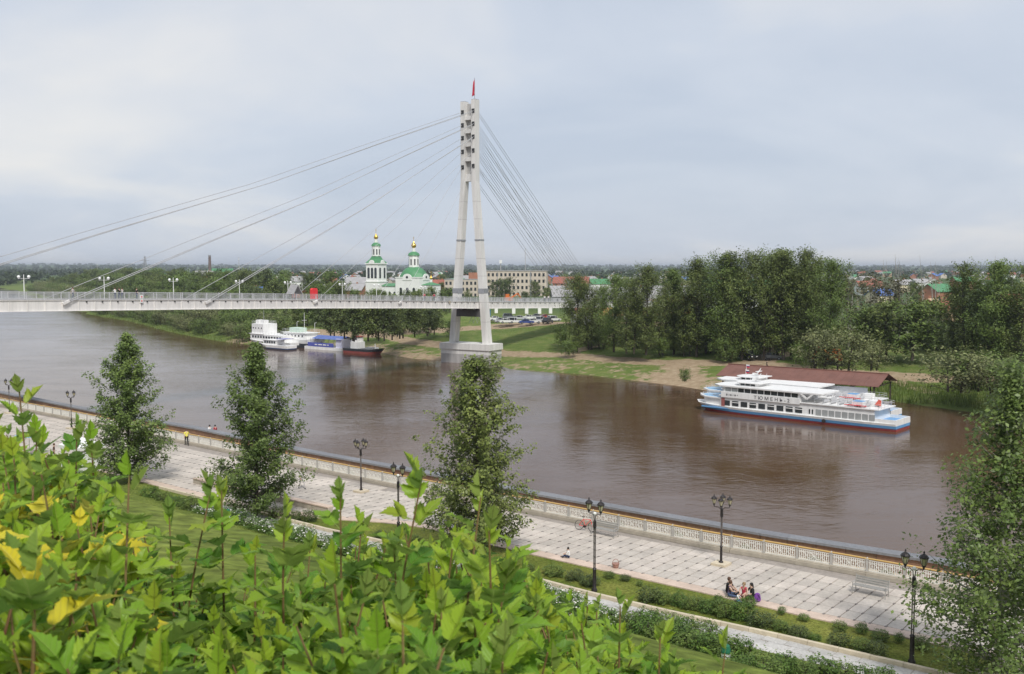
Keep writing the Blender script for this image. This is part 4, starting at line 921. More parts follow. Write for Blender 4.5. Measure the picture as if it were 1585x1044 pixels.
left_hedge = [(118, 742), (140, 750), (232, 770), (252, 776), (272, 783), (294, 790), (318, 797), (342, 806), (368, 812), (395, 820), (420, 826), (446, 834), (470, 842), (496, 850), (520, 858), (546, 864), (574, 872), (605, 878), (636, 886), (668, 892), (700, 902), (730, 906), (762, 912), (790, 916)]
for k, (px, py) in enumerate(left_hedge):
    put_shrub(px, py, f'white-flowering shrub of the long hedge, {ORD[k]} from its left end' if k > 5 else f'green shrub of the long hedge, {ORD[k]} from its left end', rng.uniform(.85, 1.15), SFL[k % 2] if k > 5 else SHR[k % 2], group='long hedge, flowering' if k > 5 else 'long hedge, left end', wide=1.15)
# grass blades on the slope where the photo shows lawn
pts = []
for k in range(75000):
    t, dv = rng.uniform(-34, 40), rng.uniform(.3, 34) ; v = v_path(t) + PATH_W + dv; x, y, _ = W2(t, v, 0)
    if abs(x / max(y, 1)) < .56: pts.append((x, y, float(slope_z(v, v_path(t) + PATH_W)) - .02))
blades('slope_grass_blades', pts, .13, leaf_mat('lawn blade', (.10, .165, .025), (.18, .22, .045), trans=.35), 'grass blades on the near slope', lean=.5)
pts = []
for k in range(22000):
    t = rng.uniform(-14, 42); v = rng.uniform(v_near(t) + .05, v_path(t) - .2); pts.append(W2(t, v, 3.44 + .14 * (v - v_near(t)) / max(.1, v_path(t) - v_near(t))))
blades('lawn_blades', pts, .1, MATS['lawn blade'], 'short grass blades on the lawn strip', lean=.5)
# ------------------------------------------------------------ buildings of the far bank
M_WIN = glass_mat('dark window'); M_WALLW = mat('white wall', (.82, .815, .79), .8, .06, .6); M_BEIGE = mat('beige wall', (.56, .485, .40), .85, .08, .3); M_BRICK = mat('brick wall', (.36, .165, .10), .85, .15, .5)
M_GREENR = mat('green roof', (.075, .24, .105), .5, .12, .5); M_REDR = mat('rust roof', (.30, .10, .065), .6, .2, .6); M_GREYR = mat('grey roof', (.34, .33, .33), .6, .15, .6); M_BLUER = mat('blue roof', (.07, .15, .42), .5, .12, .6)
M_WOODH = mat('tan timber wall', (.50, .36, .22), .85, .15, .6); M_YEL = mat('orange wall', (.62, .36, .13), .8, .1, .4); M_GILD = mat('gilding', (.72, .46, .10), .25, .1, 2, metal=.85)
M_CREAM = mat('cream wall', (.70, .62, .42), .8, .08, .4)
def arch_window(parent, x, y, z, w, h, face, m=M_WIN):
    """round-headed dark window, standing 3 cm proud of the wall; face: '-y' or '+x'"""
    poly = [(-w / 2, 0), (w / 2, 0)] + [(w / 2 * math.cos(a), h - w / 2 + w / 2 * math.sin(a)) for a in np.linspace(0, math.pi, 7)]
    mb = MB().prism(poly, -.05, .05)
    o = mb.build('window', m, parent, (x, y, z), (0, 0, {'-y': 0, '+x': R(90), '-x': R(90)}[face]))
    return o
def dome_cross(parent, x, y, z, r):
    prof = [(r * .45, 0), (r * .4, r * .15), (r * .75, r * .45), (r, r * 1.0), (r * .9, r * 1.5), (r * .5, r * 2.1), (r * .15, r * 2.7), (.04, r * 3.1)]
    d = MB().lathe(prof, (x, y, z), 14).build('onion_dome', M_GILD, parent, smooth=True)
    h = r * 3.1
    MB().box((x, y, z + h + .9), (.12, .12, 2.0)).box((x, y, z + h + 1.2), (.9, .1, .1)).box((x, y, z + h + 1.5), (.45, .1, .1)).build('cross', M_GILD, d)
Zt = 6.0
# bell tower
D = 420; k = D / F
bt = thing('bell_tower', 'white church bell tower with green roof and gilded onion dome', 'church tower', (TX(583, D), D, Zt), R(-28))
w_ = 7.0
MB().box((0, 0, 5.4), (w_, w_, 10.8)).build('wall', M_WALLW, bt); MB().box((0, 0, 15.2), (w_ - .5, w_ - .5, 8.4)).build('belfry', M_WALLW, bt)
MB().box((0, 0, 11.0), (w_ + .4, w_ + .4, .4)).build('cornice', M_WALLW, bt); MB().box((0, 0, 19.5), (w_ + .3, w_ + .3, .45)).build('cornice', M_WALLW, bt)
for f, (dx, dy) in {'-y': (0, -1), '+x': (1, 0), '-x': (-1, 0)}.items():
    for s in (-1.9, 0, 1.9) if f == '-y' else (-1.7, 1.7):
        arch_window(bt, dx * (w_ / 2 - .24) + (s if dx == 0 else 0), dy * (w_ / 2 - .24) + (s if dy == 0 else 0), 12.6, 1.25, 5.0, f)
    gp = MB().prism([(-1.5, 0), (1.5, 0)] + [(1.5 * math.cos(a), 1.5 * math.sin(a)) for a in np.linspace(0, math.pi, 9)], -.15, .15)
    gp.build('gable_arch', M_WALLW, bt, (dx * w_ / 2, dy * w_ / 2, 19.7), (0, 0, 0 if dx == 0 else R(90)))
MB().lathe([(w_ * .72, 0), (w_ * .62, .6), (w_ * .42, 1.8), (w_ * .3, 3.2), (w_ * .28, 3.3)], (0, 0, 19.75), 4, R(45)).build('roof', M_GREENR, bt)
ln = MB().lathe([(1.9, 0), (1.9, 4.4), (2.1, 4.5), (2.1, 4.8)], (0, 0, 23.0), 8, R(22)).build('lantern', M_WALLW, bt)
for a in range(8): MB().box((0, 0, 0), (.12, .55, 2.6), a * R(45)).build('window', M_WIN, ln, (1.78 * math.cos(a * R(45)), 1.78 * math.sin(a * R(45)), 25.0))
MB().lathe([(2.2, 0), (1.9, .8), (1.1, 1.5), (.9, 1.6)], (0, 0, 27.8), 10).build('lantern_roof', M_GREENR, ln, smooth=True)
MB().lathe([(.75, 0), (.75, 1.6)], (0, 0, 29.3), 8).build('neck', M_WALLW, bt); dome_cross(bt, 0, 0, 30.8, 1.0)
bt.scale = (.95, .95, .9)
# church
D = 412
chu = thing('church', 'white church with broad green hipped roof and gilded onion domes', 'church', (TX(641, D), D, Zt), R(-28))
MB().box((0, 0, 6.5), (12.5, 10.5, 13)).build('wall', M_WALLW, chu); MB().box((0, 0, 13.1), (12.9, 10.9, .4)).build('cornice', M_WALLW, chu)
for f, x0, y0 in (('-y', -3.4, -5.27), ('-y', 0, -5.27), ('-y', 3.4, -5.27), ('-x', -6.27, -2.5), ('-x', -6.27, 2.5), ('+x', 6.27, 0)):
    arch_window(chu, x0, y0, 4.6, 1.3, 3.8, f)
for x0, y0, rz in ((0, -5.3, 0), (-6.3, 0, R(90)), (6.3, 0, R(90))):
    ga = MB().prism([(-2.4, 0), (2.4, 0)] + [(2.4 * math.cos(a), 1 + 2.0 * math.sin(a)) for a in np.linspace(0, math.pi, 11)], -.16, .16).build('gable_arch', M_WALLW, chu, (x0, y0, 11.8), (0, 0, rz))
    MB().tube((0, -.2, 1.4), (0, .2, 1.4), .62, n=12).build('round_window', M_WIN, ga)
MB().lathe([(6.6, 0), (6.1, 1.2), (5.1, 2.7), (3.9, 3.9), (2.5, 4.5), (2.4, 4.6)], (0, 0, 13.3), 8, R(22.5), 1, .86).build('roof', M_GREENR, chu, smooth=True)
dr = MB().lathe([(2.3, 0), (2.3, 5.0), (2.5, 5.1), (2.5, 5.4)], (0, 0, 17.8), 8, R(22)).build('drum', M_WALLW, chu)
for a in range(8): MB().box((0, 0, 0), (.12, .6, 2.8), a * R(45)).build('window', M_WIN, dr, (2.14 * math.cos(a * R(45)), 2.14 * math.sin(a * R(45)), 20.2))
MB().lathe([(2.7, 0), (2.3, 1.0), (1.2, 1.7), (.9, 1.8)], (0, 0, 23.2), 10).build('drum_roof', M_GREENR, dr, smooth=True)
MB().lathe([(.8, 0), (.8, 1.7)], (0, 0, 24.9), 8).build('neck', M_WALLW, chu); dome_cross(chu, 0, 0, 26.5, 1.15)
MB().box((8.6, .5, 4.8), (4.8, 8, 9.6)).build('apse', M_WALLW, chu); MB().hip((8.6, .5, 9.6), 4.8, 8, 1.4, .3, ridge=.3).build('apse_roof', M_GREENR, chu)
MB().lathe([(.5, 0), (.5, 1.3)], (8.6, .5, 10.8), 8).build('neck', M_WALLW, chu); dome_cross(chu, 8.6, .5, 12.0, .7)
MB().box((-10.5, .5, 4.5), (8.5, 8, 9)).build('refectory', M_WALLW, chu); MB().gable((-10.5, .5, 9), 8.5, 8, 1.1, .3).build('refectory_roof', M_GREENR, chu)
for x in (-13, -10.5, -8): arch_window(chu, x, -3.52, 3.4, 1.1, 3.0, '-y')
chu.scale = (.95, .95, .9)
# beige institute block
D = 545
bb = thing('beige_block', 'long beige four-storey block with rows of dark windows', 'building', (TX(794, D), D, 5.2), R(-6))
MB().box((0, 0, 7.4), (38, 12, 14.8)).build('wall', M_BEIGE, bb); MB().box((0, 0, 14.95), (38.5, 12.5, .5)).build('roof', M_GREYR, bb)
win_me = MB().box((0, 0, 0), (1.15, .12, 1.7)).mesh('window', M_WIN)
for fl in range(4):
    for c in range(16): mesh_obj('window', win_me, bb, (-17.4 + c * 2.32, -6.03, 2.2 + fl * 3.5))
MB().box((-8, -6.15, 7.3), (.25, .2, 14)).build('drainpipe', M_STEEL, bb); MB().box((10.4, -6.15, 7.3), (.5, .2, 14)).build('drainpipe', M_STEEL, bb)
bb2 = thing('beige_wing', 'lower beige three-storey wing behind the pylon legs', 'building', (TX(716, D - 8), D - 8, 5.0), R(-6))
MB().box((0, 0, 5.2), (18, 11, 10.4)).build('wall', M_BEIGE, bb2); MB().box((0, 0, 10.5), (18.4, 11.4, .4)).build('roof', M_GREYR, bb2)
for fl in range(3):
    for c in range(8): mesh_obj('window', win_me, bb2, (-7.9 + c * 2.25, -5.53, 2.0 + fl * 3.2))
MB().box((6.5, 2, 12.3), (6, 6, 3.6)).build('stair_tower', M_BRICK, bb2)
# houses: (px, D, length, depth, wall height, wall, roof, turn, label)
HS = [(268, 760, 30, 12, 5, M_BEIGE, M_REDR, 5, 'long low building with rust roof far behind the bridge lamp'), (318, 900, 16, 12, 9, M_YEL, M_GREYR, 10, 'orange-walled building under the tall chimney'), (343, 980, 24, 14, 10, M_WALLW, M_GREENR, 0, 'white building with green roof right of the chimney'), (312, 560, 10, 9, 4, M_WALLW, M_GREYR, 25, 'white house with grey roof below the orange building'),
    (391, 470, 9, 8, 4.2, M_WALLW, M_BLUER, 12, 'white house with bright blue roof behind the bridge'), (421, 500, 16, 11, 3.4, M_GREYR, M_GREYR, -20, 'wide grey-roofed shed right of the blue roof'), (452, 640, 17, 10, 7, M_WALLW, M_GREYR, 0, 'white two-storey block above the grey kiosk'), (470, 420, 9, 8, 3.4, M_BRICK, M_REDR, 15, 'small red-roofed house behind the kiosk'), (492, 700, 8, 8, 5, M_WALLW, M_GREYR, 30, 'white house above the red panel'), (512, 720, 10, 9, 5, M_WALLW, M_REDR, -10, 'white house left of the brick building'),
    (543, 480, 15, 9, 5.2, M_BRICK, M_GREYR, -15, 'long brick building left of the bell tower'), (566, 560, 22, 10, 7, M_WALLW, M_GREYR, -10, 'white building joined to the bell tower side'), (288, 700, 10, 8, 4, M_CREAM, M_GREYR, 30, 'cream house among the left trees'), (678, 560, 12, 9, 6, M_BRICK, M_REDR, 8, 'brick house between church and beige block'), (862, 520, 8, 7, 4, M_CREAM, M_GREYR, 15, 'cream hut right of the beige block'), (884, 620, 22, 12, 6, M_BRICK, M_REDR, -8, 'rust-roofed house between beige block and grove'), (872, 430, 10, 8, 3.5, M_GREYR, M_GREYR, 5, 'grey garage right of the bridge end'),
    (968, 330, 26, 10, 6.2, M_YEL, M_GREYR, -6, 'orange-walled building seen through the grove'), (1036, 340, 22, 10, 6.5, M_YEL, M_GREYR, -4, 'second orange-walled building behind the grove'), (905, 290, 7, 6, 3, M_WALLW, M_REDR, 10, 'white kiosk with red roof beside the grove'), (1138, 330, 24, 12, 8, M_WALLW, M_GREENR, 5, 'white building showing through the tall grove'),
    (1450, 450, 13, 10, 5, M_BRICK, M_GREENR, 30, 'brick house with green roof on the right'), (1442, 300, 9, 8, 4, M_WOODH, M_WOODH, 55, 'tan timber house in front of the brick house'), (1460, 290, 8, 7, 3.6, M_WOODH, M_REDR, 20, 'small tan house beside the timber house'), (1362, 430, 9, 8, 4, M_CREAM, M_BLUER, 20, 'cream house with blue roof behind the birches'), (1575, 300, 12, 9, 5, M_BRICK, M_REDR, 15, 'red brick house at the right edge'), (1345, 560, 14, 9, 5, M_WALLW, M_REDR, 0, 'white house with rust roof beyond the birches'), (1395, 620, 12, 9, 5, M_CREAM, M_GREYR, 15, 'cream house beyond the green roof')]
def house(x, y, z, L, W_, h, wm, rm, rz, label, group=None, detail=True):
    o = thing('house', label, 'house', (x, y, z), rz, group); rh = W_ * .32
    MB().prism([(-W_ / 2, 0), (W_ / 2, 0), (W_ / 2, h), (0, h + rh - .05), (-W_ / 2, h)], -L / 2, L / 2).build('wall', wm, o, rot=(0, 0, R(90)))
    rf = MB().gable((0, 0, h), L, W_, rh, .45).build('roof', rm, o)
    if detail:
        n = max(2, int(L / 3.2)); hw = .55 if h < 5 else .7
        for r in range(max(1, int(h / 3))):
            for c in range(n): MB().box((-L / 2 + (c + .5) * L / n, -W_ / 2 - .02, 1.7 + r * 2.9), (1.1, .1, 1.3)).build('window', M_WIN, o)
        MB().box((L * .2, W_ * .12, h + rh), (.7, .7, 1.6)).build('chimney', M_BRICK, rf)
    return o
for px, D, L, W_, h, wm, rm, a, lb in HS: house(TX(px, D), D, float(bank_z(TX(px, D), D)) - .2, L, W_, h, wm, rm, R(a), lb)
wl = [(M_WALLW, 'white'), (M_CREAM, 'cream'), (M_BRICK, 'brick'), (M_BEIGE, 'beige'), (M_WOODH, 'tan')]; rl = [(M_GREYR, 'grey'), (M_REDR, 'rust'), (M_GREENR, 'green'), (M_BLUER, 'blue')]
for k in range(230):
    px = rng.uniform(200, 1600); D = rng.uniform(650, 2300); x = TX(px, D)
    if shore_d(x, D) < 130 or 560 < px < 690 and D < 560: continue
    wi, ri = rng.choice(5, p=[.4, .18, .17, .15, .1]), rng.choice(4, p=[.5, .32, .1, .08])
    house(x, D, float(bank_z(x, D)) - .2, rng.uniform(8, 15), rng.uniform(7, 10), rng.uniform(3.2, 6.5), wl[wi][0], rl[ri][0], rng.uniform(0, 3.1), f'small {"distant" if D < 1300 else "very distant"} {wl[wi][1]} house with {rl[ri][1]} roof {where(px)}', f'distant houses {where(px)}', detail=D < 1000)
# masts and chimney
def mast(px, D, top_py, label, kind):
    x = TX(px, D); z = float(bank_z(x, D)); H = PD(px, top_py, D)[2] - z; o = thing('lattice_mast' if kind == 'lattice' else 'chimney' if kind == 'chim' else 'antenna_mast', label, 'mast' if kind != 'chim' else 'chimney', (x, D, z))
    if kind == 'lattice':
        mb = MB(); b = H * .11
        for sx, sy in ((1, 1), (1, -1), (-1, 1), (-1, -1)): mb.tube((sx * b, sy * b, 0), (sx * .3, sy * .3, H), .3, .15, 4)
        mb.build('tower_legs', M_STEEL, o); mb = MB(); n = 7
        for i in range(n):
            z0, z1 = H * i / n, H * (i + 1) / n; w0, w1 = b + (.3 - b) * i / n, b + (.3 - b) * (i + 1) / n
            for sy in (-1, 1): mb.tube((-w0, sy * w0, z0), (w1, sy * w1, z1), .12, n=4); mb.tube((w0, sy * w0, z0), (-w1, sy * w1, z1), .12, n=4)
        mb.build('bracing', M_STEEL, o)
        for f in (.7, .85): MB().box((0, 0, H * f), (H * .3, .3, .3)).build('cross_arm', M_STEEL, o)
    elif kind == 'chim':
        MB().tube((0, 0, 0), (0, 0, H), 1.8, 1.1, 12).build('stack', mat('sooty brick', (.16, .12, .11), .9, .2, .3), o); MB().tube((0, 0, H * .95), (0, 0, H), 1.3, 1.25, 12).build('rim', M_STEEL, o)
    else:
        MB().tube((0, 0, 0), (0, 0, H), .45 if kind == 'cell' else .3, .2, 6).build('pole', mat('mast paint', (.45, .43, .43), .6, .1, 1), o)
        MB().box((0, 0, H * .93), ((1.6, 1.6, H * .1) if kind == 'cell' else (.5, .5, .8))).build('antenna', M_WHITE, o)
mast(226, 900, 397, 'dark lattice power pylon above the left trees', 'lattice'); mast(326, 940, 395, 'tall dark chimney behind the orange building', 'chim')
mast(775, 620, 402, 'stubby antenna mast on the beige block', 'cell'); mast(813, 800, 385, 'thin tall radio mast right of the stubby antenna', 'thin'); mast(371, 760, 398, 'thin pole rising above the blue-roofed house', 'thin'); mast(152, 1200, 408, 'thin pole above the far-left trees', 'thin')

# ------------------------------------------------------------ car park below the bridge
M_TYRE = mat('tyre', (.03, .03, .03), .8, .2, 5)
def car_mesh(kind):
    L, H_ = (4.3, 1.45) if kind == 0 else (4.5, 1.75)
    low = [(-L / 2, .35), (L / 2, .35), (L / 2, .7), (L / 2 - .15, .85), (L / 2 - 1.15, .95), (-L / 2 + (.75 if kind == 0 else .1), .98), (-L / 2, .9)]
    body = MB().prism(low, -.84, .84)
    cab = [(L / 2 - 1.25, .94), (L / 2 - 1.95, H_ - .05), (-L / 2 + (1.3 if kind == 0 else .5), H_ - .03), (-L / 2 + (.6 if kind == 0 else .08), .96)]
    gl = MB().prism(cab, -.74, .74); c2 = [(L / 2 - 1.9, H_ - .06), (L / 2 - 2.05, H_), (-L / 2 + (1.4 if kind == 0 else .6), H_ + .02), (-L / 2 + (1.25 if kind == 0 else .45), H_ - .06)]
    roof = MB().prism(c2, -.72, .72)
    for x in (L / 2 - 1.55, 0, -L / 2 + (1.0 if kind == 0 else .35)):
        for s in (-1, 1): roof.box((x - .05, s * .745, (.95 + H_) / 2), (.09, .03, H_ - .98))
    return body, gl, roof, L
CARS = [car_mesh(0), car_mesh(1)]; car_gl = [c[1].mesh('windows', M_WIN) for c in CARS]
wheel_me = MB().tube((0, -.1, 0), (0, .1, 0), .32, n=12).mesh('wheel', M_TYRE); hub_me = MB().tube((0, -.115, 0), (0, .115, 0), .17, n=8).mesh('hub', M_STEEL)
light_me = MB().box((0, 0, 0), (.06, .3, .14)).mesh('headlight', M_WHITE)
paint = {n: mat(n + ' car paint', c, .25, .05, 1, coat=.6) for n, c in dict(white=(.75, .75, .74), silver=(.45, .46, .48), black=(.02, .02, .022), blue=(.06, .09, .28), red=(.38, .04, .04), grey=(.17, .18, .19)).items()}
car_me = {(n, k): (CARS[k][0].mesh('body', paint[n]), CARS[k][2].mesh('roof', paint[n])) for n in paint for k in (0, 1)}
def car(x, y, z, rz, col, k, label, group):
    o = thing('parked_car', label, 'car', (x, y, z), rz, group); L = CARS[k][3]
    mesh_obj('body', car_me[(col, k)][0], o); mesh_obj('roof', car_me[(col, k)][1], o); mesh_obj('windows', car_gl[k], o)
    for sx in (L / 2 - .85, -L / 2 + .8):
        for sy in (-.8, .8): w_ = mesh_obj('wheel', wheel_me, o, (sx, sy, .32)); mesh_obj('hub', hub_me, w_)
    for sy in (-.55, .55): mesh_obj('headlight', light_me, o, (L / 2, sy, .68))
lots = [(577, 500, 'white', 1, 'white van-like car left of the far pylon leg', 20), (768, 497, 'white', 0, 'white car next to the near pylon leg', 10), (776, 500, 'silver', 0, 'silver car second from the pylon', 15), (789, 494, 'grey', 1, 'grey car behind the pylon-side row', 5), (796, 501, 'white', 1, 'white estate car left of the blue car', 8), (806, 496, 'silver', 0, 'silver car behind the blue car', 0), (815, 502, 'blue', 0, 'blue car in the front of the car park', 6), (826, 501, 'white', 0, 'white car right of the blue car', 12),
        (820, 495, 'white', 0, 'white car behind the blue car', 3), (838, 499, 'silver', 1, 'silver car near the right end of the row', 60), (848, 501, 'black', 1, 'black car near the right end of the row', 65), (845, 494, 'red', 0, 'dark red car at the right end of the car park', 20), (857, 498, 'white', 1, 'white car at the right end by the grove', 40), (785, 505 - 4, 'white', 0, 'white car at the front edge left of the estate car', 4), (832, 493, 'grey', 0, 'grey car in the back row on the right', 0)]
for px, py, col, k, lb, a in lots:
    p = bank_at(px, py, 6); car(p[0], p[1], p[2] + .02, R(a), col, k, lb, 'cars in the car park')
p = bank_at(1158, 556); car(p[0], p[1], p[2], R(-70), 'black', 1, 'dark car parked under the grove', None)
p = bank_at(1196, 557); car(p[0], p[1], p[2], R(-20), 'grey', 0, 'grey car half hidden among the grove trunks', None)
# gate pillars and a blue fence along the car park, an orange digger beyond
for k, px in enumerate((720, 735, 768, 795, 815, 835, 852)):
    p = bank_at(px, 486, 6); o = thing('gate_pillar', f'white square pillar behind the parked cars, {ORD[k]} from the left', 'pillar', (p[0], p[1], p[2] - .1), R(5), 'white pillars behind the car park')
    MB().box((0, 0, 1.5), (1.1, 1.1, 3.0)).build('shaft', M_WALLW, o); MB().box((0, 0, 3.1), (1.4, 1.4, .2)).build('cap', M_WALLW, o)
p = bank_at(742, 490, 6); o = thing('blue_fence', 'blue board fence between the pylon legs', 'fence', (p[0], p[1], p[2]), R(5))
for k in range(12): MB().box((-3.4 + k * .62, 0, 1.1), (.58, .08, 2.2)).build('board', mat('blue boards', (.06, .16, .24), .7, .2, 2), o)
p = PD(862, 460, 430)
o = thing('orange_digger', 'orange excavator standing before the beige block', 'excavator', (TX(787, 430), 430, 6), R(15))
MB().box((0, 0, 2.2), (3.6, 2.4, 1.6)).build('body', mat('orange paint', (.62, .16, .03), .5, .15, 2), o); MB().box((-.6, 0, 3.6), (1.6, 1.8, 1.4)).build('cab', MATS['orange paint'], o)
for s in (-1, 1): MB().box((0, s * 1.1, .6), (4.2, .6, 1.1)).build('track', M_TYRE, o)
MB().bar((1.4, 0, 2.8), (4.2, 0, 4.6), .5, .5).bar((4.2, 0, 4.6), (6.0, 0, 2.0), .4, .4).build('boom', MATS['orange paint'], o)
MB().box((6.0, 0, 1.6), (.9, 1.2, .9)).build('bucket', M_STEEL, o)
o = thing('excavator', 'small orange excavator behind the landing stage', 'excavator', tuple(bank_at(1292, 566)), R(150))
MB().box((0, 0, 1.5), (2.4, 1.7, 1.0)).build('body', MATS['orange paint'], o); MB().box((-.3, .2, 2.4), (1.2, 1.2, 1.1)).build('cab', MATS['orange paint'], o)
for s in (-1, 1): MB().box((0, s * .8, .45), (2.8, .45, .8)).build('track', M_TYRE, o)
MB().bar((1.0, 0, 2.0), (2.8, 0, 3.2), .3, .3).bar((2.8, 0, 3.2), (4.0, 0, .9), .25, .25).build('boom', MATS['orange paint'], o); MB().box((4.0, 0, .7), (.6, .8, .6)).build('bucket', M_STEEL, o)
TMP = bpy.data.scenes.new('workbench')
def tmp_dg():
    with bpy.context.temp_override(scene=TMP, view_layer=TMP.view_layers[0]): return bpy.context.evaluated_depsgraph_get()
# ------------------------------------------------------------ boats
M_SHIPW = mat('white ship paint', (.79, .785, .77), .45, .1, 1.3, streak=.15); M_SHIPB = mat('blue ship paint', (.13, .33, .60), .4, .12, 1); M_SHIPR = mat('red antifouling', (.27, .045, .04), .6, .2, 1.5); M_NAVY = mat('dark blue paint', (.045, .075, .17), .5, .15, 1)
M_LBLUE = mat('pale blue deck paint', (.28, .48, .68), .5, .1, 1.2); M_SGREY = mat('grey curtain glass', (.33, .34, .34), .15, .15, 2, spec=.6); M_HULLD = mat('dark hull', (.05, .055, .065), .5, .2, 1)
def hull(L, B, levels, mats_rows, mats, rake=.12, stern=.9, sheer=.3, flare=.15, parent=None, n=24):
    """levels: heights from keel to deck edge; one material per band"""
    X = np.linspace(-L / 2, L / 2, n); rows = []; top = levels[-1]
    for z in levels:
        f = (z - levels[0]) / (top - levels[0]); row = []
        for x in X:
            s = (x + L / 2) / L; bow = L * rake * (f - 1)
            hb = B / 2 * min(1, (stern + (1 - stern) * min(1, s / .12))) * (1 if s < .68 else math.sqrt(max(0, 1 - ((s - .68) / .32) ** 2)) ** (1.0 - .35 * f)) * (1 - flare * (1 - f))
            xx = x + bow * max(0, (s - .6) / .4); row.append((xx, max(hb, .04), z + sheer * f * max(0, (s - .65) / .35) ** 2))
        rows.append(row)
    mb = MB(); m = len(levels); vs = []
    for sg in (1, -1):
        for row in rows: vs += [(x, sg * y, z) for x, y, z in row]
    half = m * n
    for r in range(m - 1):
        mb.cur = mats_rows[r]; fs = []
        for sg in (0, 1):
            for k in range(n - 1):
                a = sg * half + r * n + k; fs.append((a, a + 1, a + n + 1, a + n))
        fs.append((r * n, (r + 1) * n, half + (r + 1) * n, half + r * n))
        fs.append((r * n + n - 1, (r + 1) * n + n - 1, half + (r + 1) * n + n - 1, half + r * n + n - 1))
        o0 = len(mb.v)
        if r == 0: mb.v += vs; mb.f += fs; mb.mi += [mb.cur] * len(fs)
        else: mb.f += fs; mb.mi += [mb.cur] * len(fs)
    mb.cur = mats_rows[-1]; fs = []
    for k in range(n - 1):
        a = (m - 1) * n + k; fs.append((a, a + 1, half + a + 1, half + a))
    mb.f += fs; mb.mi += [mb.cur] * len(fs)
    return mb.build('hull', mats, parent)
def rail(mb, pts, h=.9, r=.025, step=1.2):
    for a, b in zip(pts[:-1], pts[1:]):
        a, b = Vector(a), Vector(b)
        for f in (1, .55): mb.tube(a + Vector((0, 0, h * f)), b + Vector((0, 0, h * f)), r, n=4)
        n = max(1, int((b - a).length / step))
        for k in range(n + 1): q = a.lerp(b, k / n); mb.tube(q, q + Vector((0, 0, h)), r, n=4)
    return mb
def text_mesh(s, size):
    cu = bpy.data.curves.new('name_text', 'FONT'); cu.body = s; cu.size = size; cu.extrude = .01; cu.align_x = 'CENTER'; cu.space_character = 1.55; cu.offset = .002
    o = bpy.data.objects.new('name_text', cu); TMP.collection.objects.link(o); dg = tmp_dg()
    me = bpy.data.meshes.new_from_object(o.evaluated_get(dg)); bpy.data.objects.remove(o); return me
LS = 36.0
